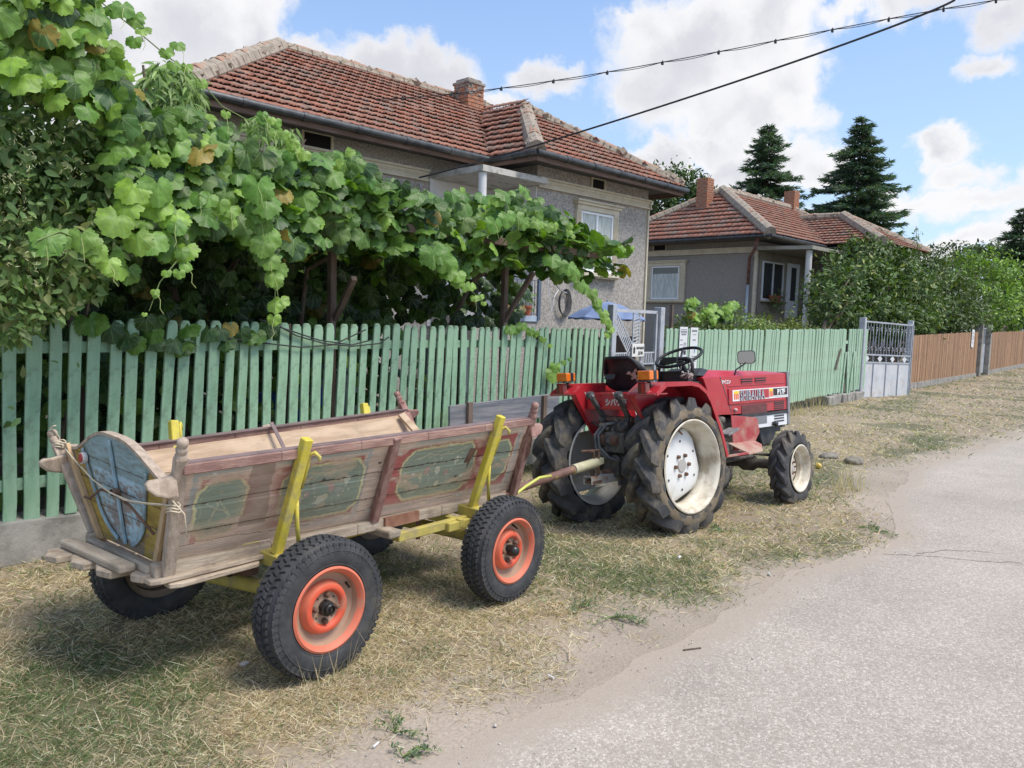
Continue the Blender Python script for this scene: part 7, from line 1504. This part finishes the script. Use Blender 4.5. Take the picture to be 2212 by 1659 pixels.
tractor_wheel(TR, -.09, .49, .505, .535, .355, .28, 1, 14, .004, GREYRIM, GREYRIM, lug=.062, spin=.4, sidecol=RUBBERT)
tractor_wheel(TR, 1.69, -.425, .315, .345, .205, .155, -1, 14, -.012, CREAMRIM, CREAMRIM, lug=.036, spin=.1, sidecol=RUBBERT, steer=R_(5))
tractor_wheel(TR, 1.69, .425, .33, .345, .205, .155, 1, 14, -.012, CREAMRIM, CREAMRIM, lug=.036, spin=.5, sidecol=RUBBERT, steer=R_(5))

# ---------------------------------------------------------------- bench of grey boards by the fence
GB = mat('silvery_grey_board', (.13, .14, .16), (.24, .24, .25), scale=5, rough=.85, bump=.4, bscale=20, stretch=(.35, 5, 5), dirt=(.33, .26, .19), dscale=3, damt=.35)
a0 = ony(970, 890, 5.2); a1 = ony(1200, 885, 5.2); x0, x1 = a0[0], a1[0]; zt_ = (ony(970, 868, 5.2)[2]+ony(1198, 855, 5.2)[2])/2; zb_ = (ony(970, 920, 5.2)[2]+ony(1200, 905, 5.2)[2])/2
bn = thing('bench', 'rough bench of weathered grey boards against the green fence, behind the cart', 'bench', ((x0+x1)/2, 5.0, 0)); BN = Vector(((x0+x1)/2, 5.0, 0))
m_ = MB(); m_.bar(Vector((x0, 5.2, (zt_+zb_)/2-.02))-BN, Vector((x1+.05, 5.2, (zt_+zb_)/2+.01))-BN, .03, zt_-zb_); m_.build('backrest', GB, bn, bevel=.004)
m_ = MB(); sz = zb_-.12; m_.box(Vector(((x0+x1)/2+.05, 4.98, sz))-BN, (x1-x0, .26, .04)); m_.build('seat', mat('bleached_plank', (.34, .29, .25), (.45, .39, .33), scale=6, rough=.85, stretch=(.4, 5, 5)), bn, bevel=.004)
for x in (x0+.25, x1-.25):
    m_ = MB(); m_.box(Vector((x, 4.98, sz/2))-BN, (.10, .2, sz)); m_.build('leg', POLE, bn)
    m_ = MB(); m_.box(Vector((x, 5.17, zt_/2))-BN, (.06, .04, zt_)); m_.build('back_post', POLE, bn)

# ---------------------------------------------------------------- umbrella in the yard
c_ = ony(1312, 665, 7.3); ub = thing('garden_umbrella', 'faded blue garden umbrella open beside the near house wall', 'umbrella', (c_[0], 7.3, 0))
m_ = MB(); zt_ = 1.93; n = 8; Rr = .66; rings = [(0, zt_), (.35, zt_-.05), (.7, zt_-.15), (1.0, zt_-.27)]; vs = [(0, 0, zt_)]; K_ = 16
for f_, z in rings[1:]:
    for k in range(K_): a = 2*math.pi*k/K_; sc_ = 1-.09*abs(math.sin(a*n/2))*(f_); vs.append((Rr*f_*sc_*math.cos(a), Rr*f_*sc_*math.sin(a), z-.02*f_*abs(math.sin(a*n/2))))
for k in range(K_): a = 2*math.pi*k/K_; sc_ = 1-.07*abs(math.sin(a*n/2)); vs.append((Rr*sc_*1.005*math.cos(a), Rr*sc_*1.005*math.sin(a), zt_-.27-.05+.03*abs(math.sin(a*n/2))))
fs = [(0, 1+k, 1+(k+1) % K_) for k in range(K_)]+[(1+i*K_+k, 1+i*K_+(k+1) % K_, 1+(i+1)*K_+(k+1) % K_, 1+(i+1)*K_+k) for i in range(3) for k in range(K_)]
m_.add(vs, fs); o = m_.build('canopy', mat('faded_blue_cloth', (.13, .18, .31), (.20, .26, .40), scale=3, rough=.8), ub, smooth=False); o.modifiers.new('s', 'SOLIDIFY').thickness = .004
m_ = MB(); m_.tube([(0, 0, 0), (0, 0, 1.96)], .018, 8); m_.build('pole', STEEL, ub)
m_ = MB(); [m_.tube([(0, 0, zt_-.04), (Rr*.92*math.cos(a), Rr*.92*math.sin(a), zt_-.28)], .006, 5) for a in np.linspace(0, 6.283, 9)[:-1]]; m_.build('rib', STEEL, ub)

# flower pots on the ledge of the porch
hm = Matrix.Translation((11.5, 9.23, 0)) @ Matrix.Rotation(HZ, 4, 'Z'); POT = mat('terracotta_pot', (.36, .10, .05), (.42, .14, .08), scale=8, rough=.8)
for k in range(4):
    p = hm @ Vector((-.42+.2*k, .28, 1.66)); t = thing('flower_pot', ['orange flower pot on the porch ledge, leftmost of four', 'orange flower pot on the porch ledge, second from left', 'orange flower pot on the porch ledge, third from left', 'orange flower pot on the porch ledge, nearest the grey wall'][k], 'flower pot', tuple(p), group='flower pots on the porch ledge')
    m_ = MB(); m_.lathe([(0, 0), (.06, 0), (.08, .15), (.09, .15), (.09, .19), (.075, .19), (.07, .15), (0, .15)], n=16); m_.build('pot', POT, t)
    n = 60; q = rng.normal(0, 1, (n, 3))*[.07, .07, .13]+[0, 0, .36]; leaves('foliage', t, q, rng.uniform(.05, .1, n), scol(n, (.09, .16, .04), (.2, .3, .08)), FROMCAM, [OV], SMALL, jitter=.9)
h2m = Matrix.Translation((26, 11, 0)) @ Matrix.Rotation(HZ, 4, 'Z')
for k in range(2):
    p = h2m @ Vector((1.05+.4*k, -.05, 2.44)); t = thing('flower_pot', ['terracotta pot with trailing plant on the far porch window sill, left one', 'terracotta pot with trailing plant on the far porch window sill, right one'][k], 'flower pot', tuple(p), group='pots on the far window sill')
    m_ = MB(); m_.lathe([(0, 0), (.09, 0), (.13, .2), (.14, .2), (.14, .24), (.11, .24)], n=14); m_.build('pot', POT, t); n = 90; q = rng.normal(0, 1, (n, 3))*[.16, .1, .22]+[0, -.1, .05]; leaves('foliage', t, q, rng.uniform(.06, .12, n), scol(n, (.08, .13, .04), (.18, .26, .07)), FROMCAM, [OV], SMALL, jitter=.9)
# coil of hose on the house wall
p = hm @ Vector((1.45, .50, 1.95)); cl_ = thing('hose_coil', 'coil of dark hose and white cord hung on the near house wall', 'hose', tuple(p))
m_ = MB()
for k in range(5): m_.tube([((.15+.012*k)*math.cos(t)+.01*k, -.01*k, (.22+.015*k)*math.sin(t)) for t in np.linspace(0, 6.2832, 26)], .010, 6, False)
m_.build('hose', mat('dark_hose', (.05, .05, .055), rough=.5), cl_, smooth=True)
m_ = MB(); m_.tube([(-.45, 0, 1.3), (-.40, -.02, .7), (-.30, -.02, .35), (-.05, -.02, .2)], .009, 6); m_.build('dark_cord', INK, cl_); m_ = MB(); m_.tube([(-.62, 0, 1.4), (-.60, -.02, .6), (-.40, -.02, -.2), (-.33, -.02, .1), (-.2, -.02, .25), (.1, -.02, .2)], .008, 6); m_.build('white_cord', WHT, cl_)

# things glimpsed in the yard between the pickets
def simple(nm, lab, cat, px_, py_, Y, dims, matl, zc=None, extra=None):
    p = ony(px_, py_, Y); t = thing(nm, lab, cat, (p[0], Y, 0)); m_ = MB(); m_.box((0, 0, zc if zc is not None else p[2]), dims); m_.build('body', matl, t, bevel=.02, seg=2); return t, p
BLUEP = mat('blue_plastic', (.03, .10, .40), rough=.4); WPL = mat('white_plastic', (.55, .56, .57), rough=.4); REDP = mat('red_plastic', (.5, .03, .03), rough=.4)
p = ony(690, 830, 6.4); t = thing('water_pipe', 'bright blue upright pipe seen between the green pickets', 'pipe', (p[0], 6.4, 0)); m_ = MB(); m_.tube([(0, 0, 0), (0, 0, 1.15)], .03, 10); m_.build('pipe', BLUEP, t); m_ = MB(); m_.box((0, -.02, .35), (.12, .08, .06)); m_.build('valve_handle', REDP, t)
for (nm, lab, cat, px_, py_, Y, dm, ml) in (('water_canister', 'white plastic canister behind the green pickets, left of the blue pipe', 'canister', 740, 850, 6.9, (.35, .3, .4), WPL), ('plastic_crate', 'dark blue plastic crate on the ground behind the green pickets', 'crate', 625, 880, 6.6, (.5, .35, .3), BLUEP), ('plastic_bucket', 'red plastic bucket behind the leaning pickets', 'bucket', 970, 765, 6.9, (.25, .25, .28), REDP), ('water_canister', 'pale canister seen through the pickets behind the front of the cart', 'canister', 960, 800, 7.4, (.5, .4, .6), WPL)):
    t, p = simple(nm, lab, cat, px_, py_, Y, dm, ml); m_ = MB(); m_.tube([(-dm[0]*.3, 0, p[2]+dm[2]/2), (-dm[0]*.3, 0, p[2]+dm[2]/2+.06), (dm[0]*.3, 0, p[2]+dm[2]/2+.06), (dm[0]*.3, 0, p[2]+dm[2]/2)], .012, 6); m_.build('handle', ml, t)
    m_ = MB(); m_.box((0, 0, (p[2]-dm[2]/2)/2), (dm[0]*1.3, dm[1]*1.2, max(.02, p[2]-dm[2]/2))); tb_ = m_.build('storage_block', CONC); tb_.location = t.location; tag(tb_, 'low grey concrete block carrying the '+lab.split(' behind')[0].split(' seen')[0].split(' on the')[0], 'block')
m_ = MB(); m_.box((0, 0, 1.0), (9.5, .12, 2.0)); o = m_.build('yard_wall', ST2); o.location = (2.6, 10.6, 0); tag(o, 'plain dark wall at the back of the yard behind the grape vine', 'wall')
m_ = MB()   # timber yard fence beyond the small gate
for i in range(16): m_.box((.17*i, random.uniform(-.01, .01), .68+random.uniform(-.02, .02)), (.15, .025, 1.36+random.uniform(-.04, .04)), (0, random.uniform(-.03, .03), 0))
yf_ = thing('plank_fence', 'dark weathered plank fence seen through the small grey gate', 'fence', (10.35, 6.3, 0), (0, 0, 1.35)); m_.build('plank_panel', mat('dark_planks', (.09, .06, .045), (.17, .125, .10), scale=6, rough=.9, stretch=(5, 5, .4)), yf_)
m_ = MB(); m_.bar((0, -.03, 1.2), (2.7, -.03, 1.2), .04, .08); m_.build('rail', POLE, yf_)
p = ony(1450, 690, 6.3); m_ = MB(); m_.box((0, 0, .95), (.05, .05, 1.9)); o = m_.build('post', POLE); o.location = (p[0], 6.3, 0); tag(o, 'lone dark wooden post behind the pale green fence', 'post')

# black cable looped over the green fence
wf = thing('loose_cable', 'thin black cable looped over the green pickets under the vine', 'cable', (4, 5.34, 1.3)); 
for pts in ([(595, 700), (640, 725), (700, 742), (760, 748), (820, 742), (840, 728)], [(560, 690), (620, 712), (690, 735), (760, 745), (800, 735)], [(450, 725), (560, 740), (650, 750), (720, 745), (790, 712)]):
    m_ = MB(); m_.tube([Vector(tuple(ony(a, b, 5.335)))-Vector((4, 5.34, 1.3)) for a, b in pts], .006, 6); m_.build('strand', INK, wf, smooth=True)

# ---------------------------------------------------------------- overhead cables
def cable(name, label, pix, dist, r, sag=0, clips=None, second=None):
    P = [CP+ray(a, b)*d for (a, b), d in zip(pix, dist)]; base = Vector(tuple(P[0])); t = thing(name, label, 'cable', tuple(base)); n = 40; seg = np.linspace(0, 1, len(P)); PP = np.array(P)
    co_ = [np.polyfit(seg, PP[:, k], min(3, len(P)-1)) for k in range(3)]; f = lambda s: Vector([float(np.polyval(co_[k], s)) for k in range(3)])-base
    m_ = MB(); m_.tube([f(s) for s in np.linspace(0, 1, n)], r, 6); m_.build('wire', mat('cable_black', (.02, .02, .022), rough=.6), t)
    if clips:
        m_ = MB(); m_.tube([f(s)+Vector((0, 0, -.035*abs(math.sin(s*clips*math.pi)))) for s in np.linspace(0, 1, clips*8)], r*.8, 5); m_.build('wire', MATS['cable_black'], t)
        for k in range(1, clips): p = f(k/clips); m_ = MB(); m_.box(p+Vector((0, 0, -.02)), (.05, .03, .05)); m_.tube([p+Vector((0, 0, -.05)), p+Vector((.01, 0, .03))], .012, 5); m_.build('clip', MATS['cable_black'], t)
    return t
cable('overhead_cable', 'thick black service cable rising from the near house wall to the top right', [(905, 383), (1060, 345), (1230, 289), (1480, 215), (1750, 120), (1900, 68), (2075, -5)], [14.3, 14.0, 13.4, 12.6, 11.6, 11.1, 10.6], .016)
cable('overhead_cable', 'thin double wire with dark clips crossing the roof and sky', [(560, 205), (760, 225), (935, 205), (1060, 188), (1240, 160), (1480, 128), (1660, 93), (1900, 48), (2110, 6), (2230, -12)], [15.5, 15.3, 15.2, 15.0, 14.6, 14.2, 13.8, 13.2, 12.8, 12.5], .008, clips=15)

# ---------------------------------------------------------------- small things on the ground
def rock(nm, lab, cat, x, y, s, matl, seed, flat=.6):
    r = np.random.default_rng(seed); bm = bmesh.new(); bmesh.ops.create_icosphere(bm, subdivisions=3, radius=1)
    for v in bm.verts: k = 1+.22*(fbm(np.array([v.co.x*1.3+seed]), np.array([v.co.y*1.3+v.co.z]), 3)[0]-.5)*2; v.co = Vector((v.co.x*s[0]*k, v.co.y*s[1]*k, v.co.z*s[2]*k))
    me = bpy.data.meshes.new(nm); bm.to_mesh(me); bm.free(); me.materials.append(matl); o = bpy.data.objects.new(nm, me); C.objects.link(o); o.location = (x, y, float(gz(x, y))+s[2]*flat); o.rotation_euler = (0, .1, r.uniform(0, 3)); return tag(o, lab, cat)
ST = mat('field_stone', (.16, .14, .115), (.30, .27, .22), scale=14, rough=.95, bump=.8)
p = onz(1845, 1000); rock('stone', 'flat pale-topped stone lying at the road edge ahead of the tractor', 'stone', p[0], p[1], (.17, .11, .06), ST, 3, .25)
p = onz(1790, 990); rock('stone', 'rough brown stone just right of the front tractor wheel', 'stone', p[0], p[1], (.12, .10, .06), ST, 5, .2)
p = onz(1768, 1012); rock('windfall_apple', 'yellow apple lying in the grass beside the front tractor wheel', 'apple', p[0], p[1], (.036, .036, .034), mat('yellow_apple', (.62, .48, .08), (.66, .40, .08), scale=30, rough=.4), 9, 1.0)
p = onz(527, 1438); rock('stone', 'small pale stone half hidden in the grass left of the near cart wheel', 'stone', p[0], p[1], (.024, .018, .010), mat('pale_stone', (.45, .42, .42), (.55, .52, .50), scale=20), 10)
def litter(lab, cat, nm, px_, py_, L_, r, matl, rot):
    p = onz(px_, py_); m_ = MB(); m_.tube([(-L_/2, 0, 0), (L_/2, 0, 0)], r, 7); o = m_.build(nm, matl); o.location = (p[0], p[1], float(max(gz(p[0], p[1]), .006))+r); o.rotation_euler = (0, 0, rot); tag(o, lab, cat)
litter('white cigarette end on the dirt strip nearest the bottom left', 'cigarette end', 'cigarette_end', 812, 1614, .035, .004, WHT, .3)
litter('white cigarette end on the dirt right of the cart wheels', 'cigarette end', 'cigarette_end', 1190, 1466, .035, .004, WHT, 1.4)
litter('white scrap lying in the grass before the big tractor wheel', 'paper scrap', 'paper_scrap', 1467, 1208, .04, .008, WHT, .2)
litter('small white scrap on the dirt strip at the asphalt edge', 'paper scrap', 'paper_scrap', 1662, 1243, .05, .004, WHT, .7)
litter('thin brown twig lying on the dirt near the asphalt edge', 'twig', 'twig', 1495, 1406, .10, .004, BARK, 2.6)
m_ = MB(); p = onz(1230, 1430); m_.tube([(0, 0, 0), (.07, .05, .01), (.11, .12, .015), (.12, .18, .005)], .003, 5); m_.tube([(.07, .05, .01), (.10, .04, .008)], .002, 5); o = m_.build('dry_stem', mat('pale_straw', (.55, .45, .30))); o.location = (p[0], p[1], .012); tag(o, 'pale dry stem lying across the dirt by the asphalt', 'twig')
def weed(lab, px_, py_, n, rad, seed):
    r = np.random.default_rng(seed); p = onz(px_, py_); t = thing('dirt_weed', lab, 'weed', (p[0], p[1], 0)); m_ = MB(); Q = []
    for k in range(n):
        a = r.uniform(0, 6.28); L_ = rad*r.uniform(.5, 1.1); e = np.array([math.cos(a)*L_, math.sin(a)*L_, .015]); m_.tube([(0, 0, .005), (e[0]*.5, e[1]*.5, .03), tuple(e)], [.003, .002, .001], 4)
        for s in r.uniform(.15, 1, 16): Q.append(e*s+r.normal(0, .008, 3)+[0, 0, .012])
    m_.build('stem', GSTEM, t); Q = np.array(Q); Q[:, 2] = np.abs(Q[:, 2]); leaves('foliage', t, Q, r.uniform(.012, .024, len(Q)), scol(len(Q), (.10, .15, .08), (.17, .23, .12)), (0, 0, 1), [OV], SMALL, droop=0, jitter=.8)
weed('grey-green creeping weed at the grass edge on the dirt strip, near the middle', 1320, 1335, 9, .22, 1); weed('small creeping weed on the dirt just left of the bigger one', 1265, 1312, 6, .14, 2); weed('flat green weed patch on the dirt at the bottom of the picture', 855, 1585, 6, .14, 3); weed('flat weed on the bare dirt at the bottom edge', 870, 1638, 6, .12, 4)
weed('green weed clump beside the large tractor wheel', 1560, 1150, 9, .16, 6); weed('weed clump at the tip of the grass by the asphalt', 1900, 1150, 10, .2, 7)
